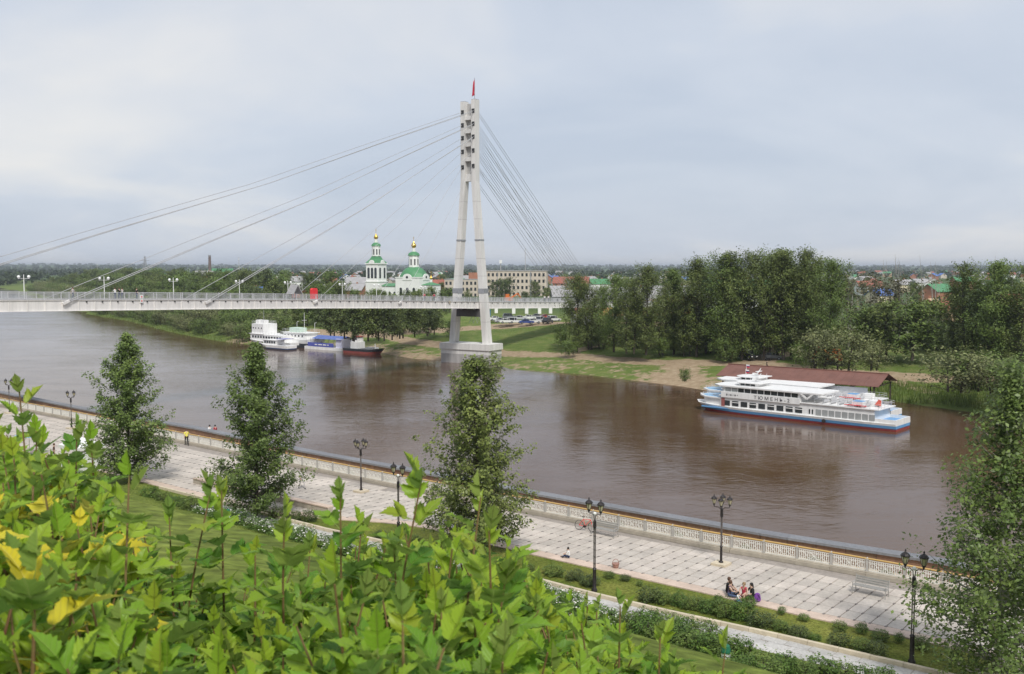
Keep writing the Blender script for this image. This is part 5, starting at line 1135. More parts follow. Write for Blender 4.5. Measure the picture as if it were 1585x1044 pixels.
def cruise_ship(loc, rz, label, text):
    o = thing('river_ship', label, 'ship', loc, rz, 'white river cruise ships'); h = LS / 2
    hull(LS, 6.6, [-.8, .38, .46, .95, 1.35], [0, 1, 2, 3, 3], [M_SHIPR, M_NAVY, M_SHIPB, M_SHIPW], rake=.07, stern=.86, sheer=.35, parent=o)
    # main deck saloon, fore saloon, upper saloon
    MB().prism([(-h + 3.2, -2.95), (h - 6.4, -2.95), (h - 6.4, 2.95), (-h + 3.2, 2.95)], 1.3, 3.45, 'z').build('main_saloon', M_SHIPW, o)
    MB().prism([(h - 6.4, -2.8), (h - 3.2, -2.2), (h - 2.0, -1.0), (h - 2.0, 1.0), (h - 3.2, 2.2), (h - 6.4, 2.8)], 1.3, 2.75, 'z').build('fore_saloon', M_SHIPW, o)
    MB().prism([(h - 6.6, -3.0), (h - 3.0, -2.5), (h - 1.3, -1.1), (h - 1.3, 1.1), (h - 3.0, 2.5), (h - 6.6, 3.0)], 2.76, 3.0, 'z').build('fore_deck', M_SHIPW, o)
    MB().prism([(h - 6.3, -2.6), (h - 3.2, -2.1), (h - 1.7, -.9), (h - 1.7, .9), (h - 3.2, 2.1), (h - 6.3, 2.6)], 3.0, 3.06, 'z').build('fore_deck_paint', M_LBLUE, o)
    MB().prism([(-h + 2.4, -3.15), (h - 6.2, -3.15), (h - 6.2, 3.15), (-h + 2.4, 3.15)], 3.46, 3.62, 'z').build('upper_deck', M_SHIPW, o)
    MB().prism([(-2.8, -3.17), (h - 6.6, -3.17), (h - 6.6, 3.17), (-2.8, 3.17)], 3.2, 4.28, 'z').build('upper_bulwark', M_SHIPW, o)
    up = MB().prism([(-2.6, -2.7), (h - 6.8, -2.7), (h - 5.9, -1.6), (h - 5.9, 1.6), (h - 6.8, 2.7), (-2.6, 2.7)], 3.62, 5.2, 'z').build('upper_saloon', M_SHIPW, o)
    MB().prism([(-6.4, -3.1), (h - 6.2, -3.1), (h - 4.6, -1.9), (h - 4.6, 1.9), (h - 6.2, 3.1), (-6.4, 3.1)], 5.22, 5.48, 'z').build('upper_roof', M_SHIPW, o)
    wd = lambda parent, x, y, z, w, hh, m=M_WIN: MB().box((x, y, z), (w, .08, hh)).build('window', m, parent)
    for sg in (1, -1):
        for k in range(9):          # main-deck windows, every second one split by a bar
            x = h - 7.6 - k * 1.62; q = wd(o, x, sg * 2.96, 2.12, 1.18, .98)
            if k % 2 or k == 8: MB().box((x, sg * 3.0, 2.32), (1.2, .06, .13)).build('window_bar', M_SHIPW, q)
        for k in range(2): wd(o, h - 22.4 - k * .5, sg * 2.96, 2.1, .2, .85)
        for k in range(9): wd(o, -5.9 - k * 1.07, sg * 2.96, 2.1, .88, 1.05, M_SGREY)
        for k in range(11): wd(o, h - 7.7 - k * 1.2, sg * 2.71, 4.72, 1.04, .74, M_WIN if k > 1 else M_SGREY)
        for k in range(3):
            a = (h - 6.2 + .0 + k * 1.05); wd(o, a, sg * (2.78 - (.14 + k * .25)), 2.1, .8, .6).rotation_euler = (0, 0, -sg * .18)
        mb = MB()                   # V-shaped struts carrying the roof end
        for d in (-1, 1): mb.bar((-3.9, sg * 3.0, 4.3), (-3.9 + d * 1.05, sg * 3.0, 5.25), .16, .28)
        mb.build('roof_strut', M_SHIPW, o)
        MB().tube((-7, sg * 3.38, .75), (-7, sg * 3.5, .75), .34, n=10).build('tyre_fender', M_TYRE, o); MB().box((h - 5.4, sg * 2.95, 1.02), (5.2, .3, .2)).build('rubbing_strake', M_SHIPB, o)
        MB().box((h - 6.9, sg * 2.98, 2.2), (.62, .1, 1.7)).build('door_recess', mat('brick red door', (.30, .10, .09), .6, .1, 2), o)
    for y in (-1.1, 0, 1.1): wd(o, 0, 0, 0, .8, .8, M_SGREY).matrix_local = Matrix.Translation((h - 5.87, y, 4.72)) @ Matrix.Rotation(R(90), 4, 'Z')
    # wheelhouse
    MB().prism([(h - 12.5, -1.9), (h - 9.4, -1.9), (h - 8.7, -1.0), (h - 8.7, 1.0), (h - 9.4, 1.9), (h - 12.5, 1.9)], 5.48, 6.05, 'z').build('wheelhouse', M_SHIPW, o)
    MB().prism([(h - 13.2, -2.2), (h - 9.2, -2.2), (h - 8.1, -1.1), (h - 8.1, 1.1), (h - 9.2, 2.2), (h - 13.2, 2.2)], 6.06, 6.2, 'z').build('wheelhouse_roof', M_SHIPW, o)
    for sg in (1, -1):
        for k in range(3): wd(o, h - 9.9 - k * .95, sg * 1.92, 5.78, .8, .34)
    MB().path([Vector((h - 11.2, 0, 6.4)), Vector((h - 11.9, 0, 7.3)), Vector((h - 12.2, 0, 7.9))], [.16, .1, .05], 6).box((h - 11.8, 0, 7.2), (.5, 1.5, .1)).box((h - 10.9, 0, 6.65), (.5, .4, .3)).build('mast', M_SHIPW, o)
    MB().tube((h - 14, 1.2, 5.5), (h - 14, 1.2, 7.0), .03, n=5).build('aerial', M_SHIPW, o)
    mb = MB().tube((h - 9, -.6, 6.4), (h - 9, -.6, 8.4), .03, n=5); mb.build('flag_staff', M_SHIPW, o)
    for j, (mm) in enumerate((M_SHIPW, M_NAVY, MATS['red cloth'])): MB().box((h - 9.32, -.6, 8.2 - j * .2), (.6, .02, .2)).build('flag_stripe', mm, o)
    # open sun deck aft: benches, awnings, rails, raised boat gear
    mb = rail(MB(), [(-5.2, 3.0, 3.62), (-h + 2.6, 3.0, 3.62), (-h + 2.6, -3.0, 3.62), (-5.2, -3.0, 3.62)]); mb.build('deck_rail', M_RAILW, o)
    for k in range(6):
        for y in (-1.3, 1.3): MB().box((-6.2 - k * 1.35, y, 3.9), (.4, 1.8, .06)).box((-6.4 - k * 1.35, y, 4.15), (.06, 1.8, .45)).box((-6.2 - k * 1.35, y, 3.74), (.1, 1.5, .24)).build('deck_bench', M_RAILW, o)
    MB().box((-h + 6.2, 1.6, 4.3), (1.7, 1.5, .5)).build('liferaft_chest', M_SHIPW, o); MB().box((-h + 6.2, 1.6, 4.6), (1.5, 1.3, .08)).build('chest_cover', M_SHIPB, o)
    MB().box((-h + 6.4, 2.5, 3.95), (3.4, .4, .12)).build('lifebuoy_rack', MATS['red enamel'], o)
    V = [(-h + 3.6, -.4, 3.7), (-h + 3.2, .6, 3.9), (-h + 4.2, .6, 4.0), (-h + 3.7, .3, 5.0), (-h + 3.5, -.3, 4.7)]
    if text: MB().add(V, [(0, 1, 3, 4), (0, 2, 3), (1, 2, 3), (0, 2, 1)]).build('folded_parasol', mat('orange red cloth', (.55, .11, .075), .8, .1, 1), o)
    MB().box((-h + 4.6, -.6, 4.1), (1.4, 1.6, .9)).build('deck_locker', M_SHIPW, o)
    mb = rail(MB(), [(h - 1.8, 1.0, 3.0), (h - 6.0, 2.7, 3.0)], .6); rail(mb, [(h - 1.8, -1.0, 3.0), (h - 6.0, -2.7, 3.0)], .6); mb.build('bow_rail', M_SHIPW, o)
    # stern quarter deck
    MB().prism([(-h + .2, -2.7), (-h + 3.2, -2.8), (-h + 3.2, 2.8), (-h + .2, 2.7)], 1.4, 1.46, 'z').build('quarter_deck', M_SHIPB, o)
    mb = MB()
    for sg in (-1, 1): mb.prism([(-h + 0.0, sg * 2.75), (-h + 3.2, sg * 3.0), (-h + 3.2, sg * 2.85), (-h + .1, sg * 2.6)], 1.3, 2.0, 'z')
    mb.box((-h + .08, 0, 1.65), (.15, 5.3, .7)); mb.build('stern_bulwark', M_SHIPW, o)
    if text:
        m_ = text_mesh('ТЮМЕНЬ-2', .88); m_.materials.append(mat('black lettering', (.09, .09, .10), .6, .1, 2))
        t = mesh_obj('name_lettering', m_, o); t.matrix_local = Matrix.Translation((h - 15.9, 3.19, 3.42)) @ Matrix.Rotation(R(180), 4, 'Z') @ Matrix.Rotation(R(90), 4, 'X')
        mb = MB()
        for k, (a, b, c, d) in enumerate([(0, 0, .3, .42), (.5, .0, .1, .38), (.75, 0, .34, .4), (1.25, .05, .12, .2), (1.55, 0, .36, .38), (2.1, .05, .1, .2)]):
            mb.box((h - 7.6 - a - c / 2, 3.18, 3.75 + b), (c, .02, .07)).box((h - 7.6 - a - c / 2, 3.18, 3.75 + b), (.07, .034, d)).box((h - 7.6 - a - .04, 3.18, 3.75), (.06, .032, d * .8))
        mb.build('small_emblem', MATS['black lettering'], o)
    o.scale = (.89, .95, .78); return o
A_, B_ = P(1086, 637, 0), P(1399, 672, 0); du = (A_ - B_)[:2]; du /= np.linalg.norm(du); dn = np.array([-du[1], du[0]])
if dn[1] < 0: dn = -dn
ctr = (A_[:2] + B_[:2]) / 2 + dn * 3.2 + du * 2.0; srz = math.atan2(du[1], du[0]); SHIP_DU, SHIP_DN = du, dn
cruise_ship((*ctr, 0), srz, 'white cruise ship lettered along its side, nearest to the river middle', True)
c2 = ctr + dn * 7.2 + du * 3.8
cruise_ship((*c2, 0), srz, 'white cruise ship moored behind, against the brown-roofed landing stage', False)
# landing stage
EZ, RZ = 4.2, 5.7; e0, e1 = P(1108, 582, EZ), P(1360, 600, EZ); SL = float(np.linalg.norm((e0 - e1)[:2])) - 1.2; sdu = (e0 - e1)[:2] / np.linalg.norm((e0 - e1)[:2]); dn = np.array([sdu[1], -sdu[0]]); dn = dn if dn[1] > 0 else -dn; srz = math.atan2(sdu[1], sdu[0]); c3 = (e0 + e1)[:2] / 2 + dn * 5.0
st = thing('landing_stage', 'floating landing stage under a long brown metal roof', 'pier', (*c3, 0), srz); hh = SL / 2
MB().box((0, 0, .1), (SL, 8.6, 1.6)).build('pontoon', M_NAVY, st); MB().box((0, 0, .96), (SL + .2, 8.8, .12)).build('deck', M_DECK, st)
M_BRR = mat('brown metal roof', (.165, .072, .052), .6, .16, .5, hue2=(.20, .09, .066))
for sg in (-1, 1):
    nseam = 22
    for k in range(nseam):
        x0, x1 = -hh - .6 + k * (SL + 1.2) / nseam, -hh - .6 + (k + 1) * (SL + 1.2) / nseam
        a, b, c, d = (x0 + .01, sg * 5.0, EZ), (x1 - .01, sg * 5.0, EZ), (x1 - .01, .0, RZ), (x0 + .01, 0, RZ)
        vs = [a, b, c, d] + [(q[0], q[1], q[2] + .08) for q in (a, b, c, d)]
        MB().add(vs, [(0, 1, 2, 3), (4, 5, 6, 7), (0, 1, 5, 4), (1, 2, 6, 5), (2, 3, 7, 6), (3, 0, 4, 7)]).build('roof_sheet', M_BRR, st)
MB().bar((-hh - .65, 0, RZ + .1), (hh + .65, 0, RZ + .1), .4, .1).build('ridge_cap', M_BRR, st)
post_m = mat('rusty post', (.07, .05, .045), .7, .25, 3)
for k in range(9):
    x = -hh + .3 + k * (SL - .6) / 8
    for y in (-4.2, 4.2): MB().box((x, y, 2.5), (.18, .18, 3.0)).build('post', post_m, st)
    MB().bar((x, -4.6, 4.02), (x, 4.6, 4.02), .12, .14).bar((x, -4.6, 4.02), (x, 0, 5.45), .1, .12).bar((x, 4.6, 4.02), (x, 0, 5.45), .1, .12).bar((x, 0, 4.05), (x, 0, 5.4), .1, .1).build('roof_truss', post_m, st)
for k in (0, 1, 6):
    x = hh - .3 - k * (SL - .6) / 8; x1 = x - (SL - .6) / 8
    MB().bar((x, 4.2, 1.1), (x1, 4.2, 3.9), .09, .09).bar((x1, 4.2, 1.1), (x, 4.2, 3.9), .09, .09).build('brace', post_m, st)
# pale banner wall on the river side (local +y faces the camera side)
M_BAN = mat('pale blue banner', (.60, .66, .78), .5, .25, .12, hue2=(.86, .87, .88))
for k in range(8): MB().box((-hh + 1.2 + k * 2.75 + 1.35, 4.36, 2.55), (2.72, .06, 2.75)).build('banner_panel', M_BAN, st)
MB().box((hh - 5.6, 0, 2.2), (5, 5, 2.3)).build('cabin', M_WOODH, st)
mb = rail(MB(), [(hh - .3, 4.25, 1.02), (hh - 9.5, 4.25, 1.02)]); mb.build('side_rail', post_m, st)
gw = thing('gangway', 'narrow gangway from the landing stage to the bank', 'gangway', (*(c3 + dn * 4.3), 1.0), srz)
MB().bar((0, 0, .1), (0, -7.5, .9), 1.6, .14).build('walkway', M_DECK, gw); rail(rail(MB(), [(.8, 0, .15), (.8, -7.5, .95)]), [(-.8, 0, .15), (-.8, -7.5, .95)]).build('hand_rail', M_STEEL, gw)

# moored boats by the left bank
def wrow(parent, xs, y, z, w, h, m=M_WIN):
    for x in xs:
        for s in (-1, 1): MB().box((x, s * y, z), (w, .08, h)).build('window', m, parent)
Pq, Pr = P(376, 534, 0), P(452, 541, 0); d = (Pr - Pq)[:2]; d /= np.linalg.norm(d); n_ = np.array([-d[1], d[0]]); n_ = n_ if n_[1] > 0 else -n_; brz = math.atan2(-d[1], -d[0])
L = 21; cc = Pq[:2] + d * 10 + n_ * 4.0
o = thing('work_ship', 'tall white work ship with a blocky stepped wheelhouse, leftmost of the moored boats', 'ship', (*cc, 0), brz, None)
hull(L, 6.2, [-.5, .35, .8, 1.7], [0, 0, 1, 1], [M_HULLD, M_SHIPW], rake=.1, stern=.9, sheer=.5, parent=o)
MB().box((.5, 0, 2.7), (15.5, 5.2, 2.1)).build('main_cabin', M_SHIPW, o); MB().box((5.2, 0, 5.4), (5.6, 4.6, 3.4)).build('tower_block', M_SHIPW, o); MB().box((5.2, 0, 3.82), (7.2, 5.6, .16)).build('tower_deck', M_SHIPW, o)
for x in (4.1, 6.6): MB().box((x, .6, 7.7), (1.4, 1.6, 1.2)).build('vent_house', M_SHIPW, o)
MB().tube((5.4, 0, 7.1), (5.4, 0, 11.5), .08, .04, 6).build('mast', M_STEEL, o)
wrow(o, [7.2, 6, 4.6, 3.2], 2.31, 5.7, .35, .45); wrow(o, np.arange(-6, 8, 1.3), 2.61, 2.9, .8, .7)
o.scale = (1, 1, .86); rail(MB(), [(2.5, 2.2, 7.1), (7.9, 2.2, 7.1), (7.9, -2.2, 7.1), (2.5, -2.2, 7.1), (2.5, 2.2, 7.1)], .8).build('top_rail', M_SHIPW, o); rail(MB(), [(2.2, 2.5, 3.76), (-7.2, 2.5, 3.76), (-7.2, -2.5, 3.76), (2.2, -2.5, 3.76)]).build('deck_rail', M_RAILW, o)
cc = P(424, 541, 0)[:2] + n_ * 1.2
o = thing('passenger_boat', 'small white passenger boat with lilac awning moored in front of the work ship', 'boat', (*cc, 0), brz + .05)
hull(12, 3.8, [-.4, .2, .45, 1.15], [0, 1, 2, 2], [M_HULLD, M_NAVY, M_SHIPW], rake=.12, sheer=.3, parent=o)
MB().box((1.6, 0, 1.75), (5.4, 3.0, 1.3)).build('cabin', M_SHIPW, o); wrow(o, np.arange(-.6, 4.2, 1.0), 1.52, 1.9, .7, .6)
MB().box((-3.2, 0, 2.9), (3.4, 3.2, .12)).build('awning', mat('lilac canvas', (.30, .30, .48), .8, .1, 1), o)
for x in (-4.7, -1.7):
    for y in (-1.5, 1.5): MB().tube((x, y, 1.1), (x, y, 2.9), .04, n=5).build('awning_post', M_SHIPW, o)
MB().box((1.6, 0, 2.46), (5.8, 3.3, .12)).build('roof', M_SHIPW, o); rail(MB(), [(-5.6, 1.6, 1.15), (-2, 1.7, 1.15)]).build('stern_rail', M_SHIPW, o)
cc = P(450, 539, 0)[:2] + n_ * 4.5
o = thing('pontoon_ship', 'dark-hulled white ship with bow rail and light poles, moored right of the work ship', 'ship', (*cc, 0), brz + math.pi + .03)
hull(16, 5.4, [-.4, .3, 1.2, 2.3], [0, 0, 1, 1], [M_HULLD, M_SHIPW], rake=.16, sheer=.7, parent=o)
MB().box((-1.5, 0, 3.1), (9.5, 4.4, 1.7)).build('cabin', M_SHIPW, o); wrow(o, np.arange(-5.5, 3, 1.5), 2.22, 3.2, .5, .5); MB().box((-1.5, 0, 4.02), (10.5, 5, .14)).build('roof_deck', M_SHIPW, o)
MB().box((-2.6, 0, 4.7), (4.2, 2.6, 1.2)).build('upper_house', mat('pale green paint', (.55, .68, .58), .5, .08, 1), o)
rail(MB(), [(3.6, 2.4, 4.1), (-6.5, 2.4, 4.1), (-6.5, -2.4, 4.1), (3.6, -2.4, 4.1)]).build('roof_rail', M_RAILW, o); rail(MB(), [(7.6, .3, 2.9), (4, 2.2, 2.5)], 1.0).build('bow_rail', M_SHIPW, o)
for k, x in enumerate((-5.0, 2.8)): MB().tube((x, 1.5, 4.1), (x, 1.5, 6.6), .05, n=5).bar((x, 1.5, 6.6), (x + .7, 1.5, 6.9), .12, .1).build('light_pole', M_SHIPW, o)
MB().tube((.2, 0, 4.1), (.2, 0, 9.5), .07, .04, 6).box((.2, 0, 7.4), (.08, 1.6, .08)).build('mast', M_SHIPW, o)
Pq, Pr = P(472, 540, 0), P(528, 544, 0); d = (Pr - Pq)[:2]; LL = np.linalg.norm(d); d /= LL; n_ = np.array([-d[1], d[0]]); n_ = n_ if n_[1] > 0 else -n_; prz = math.atan2(d[1], d[0])
o = thing('cafe_pontoon', 'floating pontoon with blue awning roof and blue banner', 'pontoon', (*(Pq[:2] + d * LL / 2 + n_ * 2.6), 0), prz)
MB().box((0, 0, .2), (LL + .4, 5.2, 1.1)).build('float', M_SHIPW, o)
M_BAWN = mat('blue awning', (.10, .15, .38), .7, .15, 1)
nb = 8
for k in range(nb): MB().prism([(-2.7, 2.9), (0, 3.7), (2.7, 2.9), (0, 3.55)], -LL / 2 + k * (LL - 2.6) / nb + .02, -LL / 2 + (k + 1) * (LL - 2.6) / nb - .02).build('awning', M_BAWN, o, rot=(0, 0, R(90)))
for k in range(7):
    for y in (-2.4, 2.4): MB().tube((-LL / 2 + .3 + k * (LL - 3) / 6, y, .75), (-LL / 2 + .3 + k * (LL - 3) / 6, y, 3.05), .05, n=5).build('awning_post', M_STEEL, o)
MB().box((-.9, -2.55, 1.35), (LL - 4, .06, 1.05)).build('banner', mat('blue banner', (.09, .11, .40), .6, .1, 1), o)
mb = MB()
for a, b in ((-2.6, .9), (-1.0, 1.4), (.7, 1.3), (2.0, .5)): mb.box((a, -2.6, 1.35), (b, .03, .26))
mb.build('banner_print', M_SHIPW, o); MB().box((LL / 2 - 1.1, 0, 1.95), (2.4, 4.6, 2.4)).build('cabin', mat('pale lilac panel', (.66, .66, .80), .6, .06, 1), o)
Pq, Pr = P(531, 546, 0), P(586, 550, 0); d = (Pr - Pq)[:2]; LL = np.linalg.norm(d); d /= LL; n_ = np.array([-d[1], d[0]]); n_ = n_ if n_[1] > 0 else -n_; trz = math.atan2(d[1], d[0])
o = thing('tug_boat', 'black and red tug with white wheelhouse, rightmost of the moored boats', 'tug', (*(Pq[:2] + d * LL / 2 + n_ * 1.6), 0), trz)
hull(LL, 3.8, [-.4, .55, .6, 1.2], [0, 1, 1, 1], [mat('faded red hull', (.33, .08, .07), .7, .2, 1.5), M_HULLD], rake=.14, sheer=.4, parent=o)
MB().box((-2.6, 0, 2.0), (2.6, 2.6, 1.8)).build('deck_house', M_SHIPW, o); wh = MB().box((-2.7, 0, 3.55), (2.2, 2.2, 1.3), taper=.94).build('wheelhouse', M_SHIPW, o); MB().box((-2.7, 0, 4.27), (2.6, 2.5, .16)).build('wheelhouse_roof', mat('faded red paint', (.50, .11, .09), .6, .15, 1), wh)
for y in (-1.1, 1.1):
    for x in (-3.3, -2.1): MB().box((x, y, 3.7), (.6, .08, .5)).build('window', M_WIN, wh)
MB().tube((-2.9, 0, 4.3), (-2.9, 0, 7.2), .06, .03, 5).box((-2.9, 0, 6.2), (.06, 1.1, .06)).build('mast', M_SHIPW, o); MB().lathe([(.3, 0), (.3, 1.4), (.35, 1.45)], (-4.4, 0, 1.2), 8).build('funnel', MATS['faded red paint'], o)
MB().box((2.2, 0, 1.45), (2.4, 1.8, .5)).build('hatch', M_STEEL, o); MB().tube((3.6, 0, 1.3), (3.6, 0, 2.6), .12, n=8).build('bollard', M_SHIPW, o); MB().box((3.9, .5, 1.5), (.6, .5, .35)).build('winch', M_SHIPW, o)
rail(MB(), [(-LL / 2 + .3, 1.5, 1.2), (1, 1.7, 1.2), (4.5, 1.1, 1.3)], .7).build('side_rail', M_STEEL, o)
# ------------------------------------------------------------ people: one skinned body each
SKIN = mat('skin', (.55, .36, .27), .6, .08, 8); SHOE = mat('dark shoe', (.04, .035, .035), .6, .2, 6)
cloth = lambda n, c: mat(n + ' cloth', c, .9, .12, 6)
def person(label, loc, rz, pose, top, legs, hair, skirt=False, h=1.7, extra=None, long_hair=False, bare_arms=False):
    o = thing('person', label, 'person', loc, rz); s = h / 1.72
    V, E_, Rr, Tg = [], [], [], []
    def j(p, r, tag_, par=None):
        V.append(Vector(p) * s); Rr.append(r * s); Tg.append(tag_)
        if par is not None: E_.append((par, len(V) - 1))
        return len(V) - 1
    sit = pose == 'sit'; ph = .16 if sit else .93; lean = .07 if sit else .0
    pel = j((0, 0, ph), .135, 'l'); sp = j((lean * .4, 0, ph + .2), .115, 't', pel); ch = j((lean, 0, ph + .4), .135, 't', sp)
    nk = j((lean + .01, 0, ph + .54), .055, 's', ch); hd = j((lean + .04, 0, ph + .65), .088, 's', nk); ht = j((lean + .035, 0, ph + .76), .07, 's', hd)
    j((lean + .135, 0, ph + .655), .018, 's', hd)     # nose
    arm_tag = 's' if bare_arms else 't'
    for sg in (-1, 1):
        shd = j((lean, sg * .19, ph + .47), .058, 't', ch)
        if sit: el, ha = (lean + .16, sg * .24, ph + .25), (lean + .36, sg * .12, ph + .2)
        elif pose == 'walk': el, ha = (-.1 * sg, sg * .26, ph + .22), (.05 - .16 * sg, sg * .24, ph - .02)
        elif pose == 'lean': el, ha = (.16, sg * .25, ph + .25), (.36, sg * .2, ph + .2)
        else: el, ha = (-.02, sg * .25, ph + .2), (.04, sg * .25, ph - .05)
        e1 = j(el, .042, arm_tag, shd); w1 = j(ha, .03, 's', e1); dv = (Vector(ha) - Vector(el)).normalized()
        pm = j(Vector(ha) + dv * .06, .036, 's', w1)
        side = dv.cross(Vector((0, 0, 1))); side = side.normalized() if side.length > .1 else Vector((0, 1, 0))
        for f in range(4):
            b0 = j(Vector(ha) + dv * .11 + side * (f - 1.5) * .02, .0095, 's', pm); j(Vector(ha) + dv * (.155 - abs(f - 1.3) * .012) + side * (f - 1.5) * .022 + Vector((0, 0, -.015)), .0085, 's', b0)
        th = j(Vector(ha) + dv * .05 + side * .05, .011, 's', w1); j(Vector(ha) + dv * .09 + side * .06, .009, 's', th)
        hp = j((0, sg * .1, ph - .03), .095, 'l', pel)
        if sit: kn, an, to = (.42, sg * .14, .3 if sg > 0 else .12), (.5 if sg > 0 else .66, sg * .1, .09), (.66 if sg > 0 else .8, sg * .1, .05)
        elif pose == 'walk': kn, an, to = (.08 + .14 * sg, sg * .1, .5), (.0 + .26 * sg if sg > 0 else -.32, sg * .1, .09), (.16 + .26 * sg if sg > 0 else -.17, sg * .1, .045)
        else: kn, an, to = (.02, sg * .11, .5), (0, sg * .11, .08), (.17, sg * .12, .045)
        lt = 's' if skirt else 'l'
        k1 = j(kn, .062, lt, hp); a1 = j(an, .042, lt, k1); j(to, .04, 'f', a1)
    me = bpy.data.meshes.new('body'); me.from_pydata(V, E_, []); ob = bpy.data.objects.new('body', me); TMP.collection.objects.link(ob)
    md = ob.modifiers.new('skin', 'SKIN'); md.use_smooth_shade = True
    sv = me.skin_vertices[0].data
    for k, r in enumerate(Rr): sv[k].radius = (r, r); sv[k].use_root = (k == 0)
    ob.modifiers.new('sub', 'SUBSURF').levels = 1
    dg = tmp_dg(); ev = ob.evaluated_get(dg); m2 = bpy.data.meshes.new_from_object(ev); bpy.data.objects.remove(ob)
    mt = {'s': SKIN, 't': top, 'l': legs, 'f': SHOE}; keys = ['s', 't', 'l', 'f']; m2.materials.clear()
    for k in keys: m2.materials.append(mt[k])
    A = np.array([V[a] for a, b in E_]); B = np.array([V[b] for a, b in E_]); tg = [Tg[b] if Tg[b] != 's' or Tg[a] in 's' else Tg[b] for a, b in E_]
    for p in m2.polygons:
        c = np.array(p.center); d = B - A; t = np.clip(((c - A) * d).sum(1) / ((d * d).sum(1) + 1e-9), 0, 1); q = np.linalg.norm(A + d * t[:, None] - c, axis=1)
        p.material_index = keys.index(tg[int(q.argmin())])
    mesh_obj('body', m2, o)
    hc = V[hd]; hm = MB().lathe([(.02, .13), (.07, .115), (.1, .06), (.103, 0), (.085, -.05)], (0, 0, 0), 10)
    if long_hair: hm.lathe([(.05, -.3), (.085, -.16), (.07, 0)], (-.05, 0, 0), 8)
    hm.build('hair', hair, o, tuple(hc + Vector((-.022, 0, .035)) * s), scl=s, smooth=True)
    for sg in (-1, 1): MB().ball((0, 0, 0), .012, 6, 4).build('eye', SHOE, o, tuple(hc + Vector((.083, sg * .032, .01)) * s), scl=s)
    MB().box((0, 0, 0), (.012, .04, .01)).build('mouth', mat('lip', (.40, .16, .14), .6, .05, 6), o, tuple(hc + Vector((.083, 0, -.045)) * s), scl=s)
    if skirt:
        if sit: MB().lathe([(.3, 0), (.26, .16), (.15, .26)], (.16, 0, .02), 12, 0, 1.35, 1).build('skirt', legs, o, scl=s, smooth=True)
        else: MB().lathe([(.26, .52), (.2, .75), (.14, .96)], (0, 0, 0), 12).build('skirt', legs, o, scl=s, smooth=True)
    return o
HB, HD, HBL = mat('brown hair', (.10, .05, .03), .7, .2, 20), mat('dark hair', (.02, .016, .015), .7, .2, 20), mat('fair hair', (.30, .20, .11), .7, .2, 20)
def prom(px, py, z=Z_PROM + .03): p = P(px, py, z); return (p[0], p[1], z)
zs = Z_PROM + .03
person('woman with brown hair in a dark violet top sitting on the promenade edge', prom(1128, 924), R(-20), 'sit', cloth('violet', (.09, .06, .11)), cloth('denim', (.07, .10, .18)), HB, h=1.7, bare_arms=True)
person('woman in black seated behind the violet-clad woman', prom(1126, 919), R(-40), 'sit', cloth('black', (.02, .02, .022)), cloth('black', (.02, .02, .022)), HB, h=1.74)
person('small dark-haired child in white and blue sitting on the lawn edge', prom(1141, 932, 3.52), R(-30), 'sit', cloth('white', (.75, .75, .74)), cloth('blue jean', (.05, .13, .24)), HD, h=1.05)
person('fair-haired woman in a red top sitting in the middle of the group', prom(1152, 926), R(-120), 'sit', cloth('red top', (.50, .05, .09)), cloth('dark skirt', (.12, .03, .04)), HBL, skirt=True, h=1.66, bare_arms=True)
person('long-haired woman in black sitting beside the purple bag', prom(1165, 928), R(-160), 'sit', cloth('black', (.02, .02, .022)), cloth('black', (.02, .02, .022)), HD, h=1.7, long_hair=True)
p = prom(1172, 931); o = thing('purple_bag', 'purple rucksack on the ground beside the woman in black', 'bag', p, .4)
MB().lathe([(.16, 0), (.2, .1), (.19, .32), (.13, .44), (.03, .48)], n=10, sx=1, sy=.75).build('sack', cloth('purple', (.17, .05, .28)), o, smooth=True); MB().path([Vector((-.05, -.1, .42)), Vector((0, -.2, .3)), Vector((-.05, -.16, .08))], .018, 5).build('strap', cloth('black', (.02, .02, .022)), o)
MB().box((0, -.16, .16), (.2, .06, .18)).build('pocket', MATS['purple cloth'], o)
person('boy in white shirt with dark bag crouched at the promenade edge', prom(881, 864), R(170), 'sit', cloth('white', (.75, .75, .74)), cloth('navy', (.03, .05, .11)), HD, h=1.25)
p = prom(953, 879); o = thing('wicker_basket', 'small pinkish-brown wicker basket standing at the promenade edge', 'basket', p)
MB().lathe([(.16, 0), (.2, .1), (.19, .12), (.23, .24), (.23, .28)], n=10).build('bowl', mat('wicker', (.34, .19, .15), .8, .25, 12), o); MB().path([Vector((.2 * math.cos(a), 0, .28 + .26 * math.sin(a))) for a in np.linspace(0, math.pi, 8)], .02, 5).build('handle', MATS['wicker'], o)
person('person in a yellow top and black trousers walking by the railing', prom(289, 690), R(120), 'walk', cloth('yellow', (.78, .70, .12)), cloth('black', (.02, .02, .022)), HB, h=1.72)
pw = P(325, 681, Z_WALK); person('person in white shirt and black trousers on the lower walk', (pw[0], pw[1], Z_WALK), R(140), 'walk', cloth('white', (.75, .75, .74)), cloth('black', (.02, .02, .022)), HD, h=1.75)
pw = P(333.5, 681, Z_WALK); person('person in a dark red jacket on the lower walk', (pw[0], pw[1], Z_WALK), R(140), 'walk', cloth('dark red', (.38, .03, .05)), cloth('black', (.02, .02, .022)), HD, h=1.75)
person('person in pale grey walking right of the second big tree', prom(467, 757), R(-40), 'walk', cloth('pale grey', (.50, .47, .46)), cloth('pale grey', (.50, .47, .46)), HB, h=1.72)
person('person in dark clothes standing near the white stall', prom(84, 714), R(30), 'stand', cloth('dark brown', (.10, .06, .05)), cloth('black', (.02, .02, .022)), HB, h=1.7)
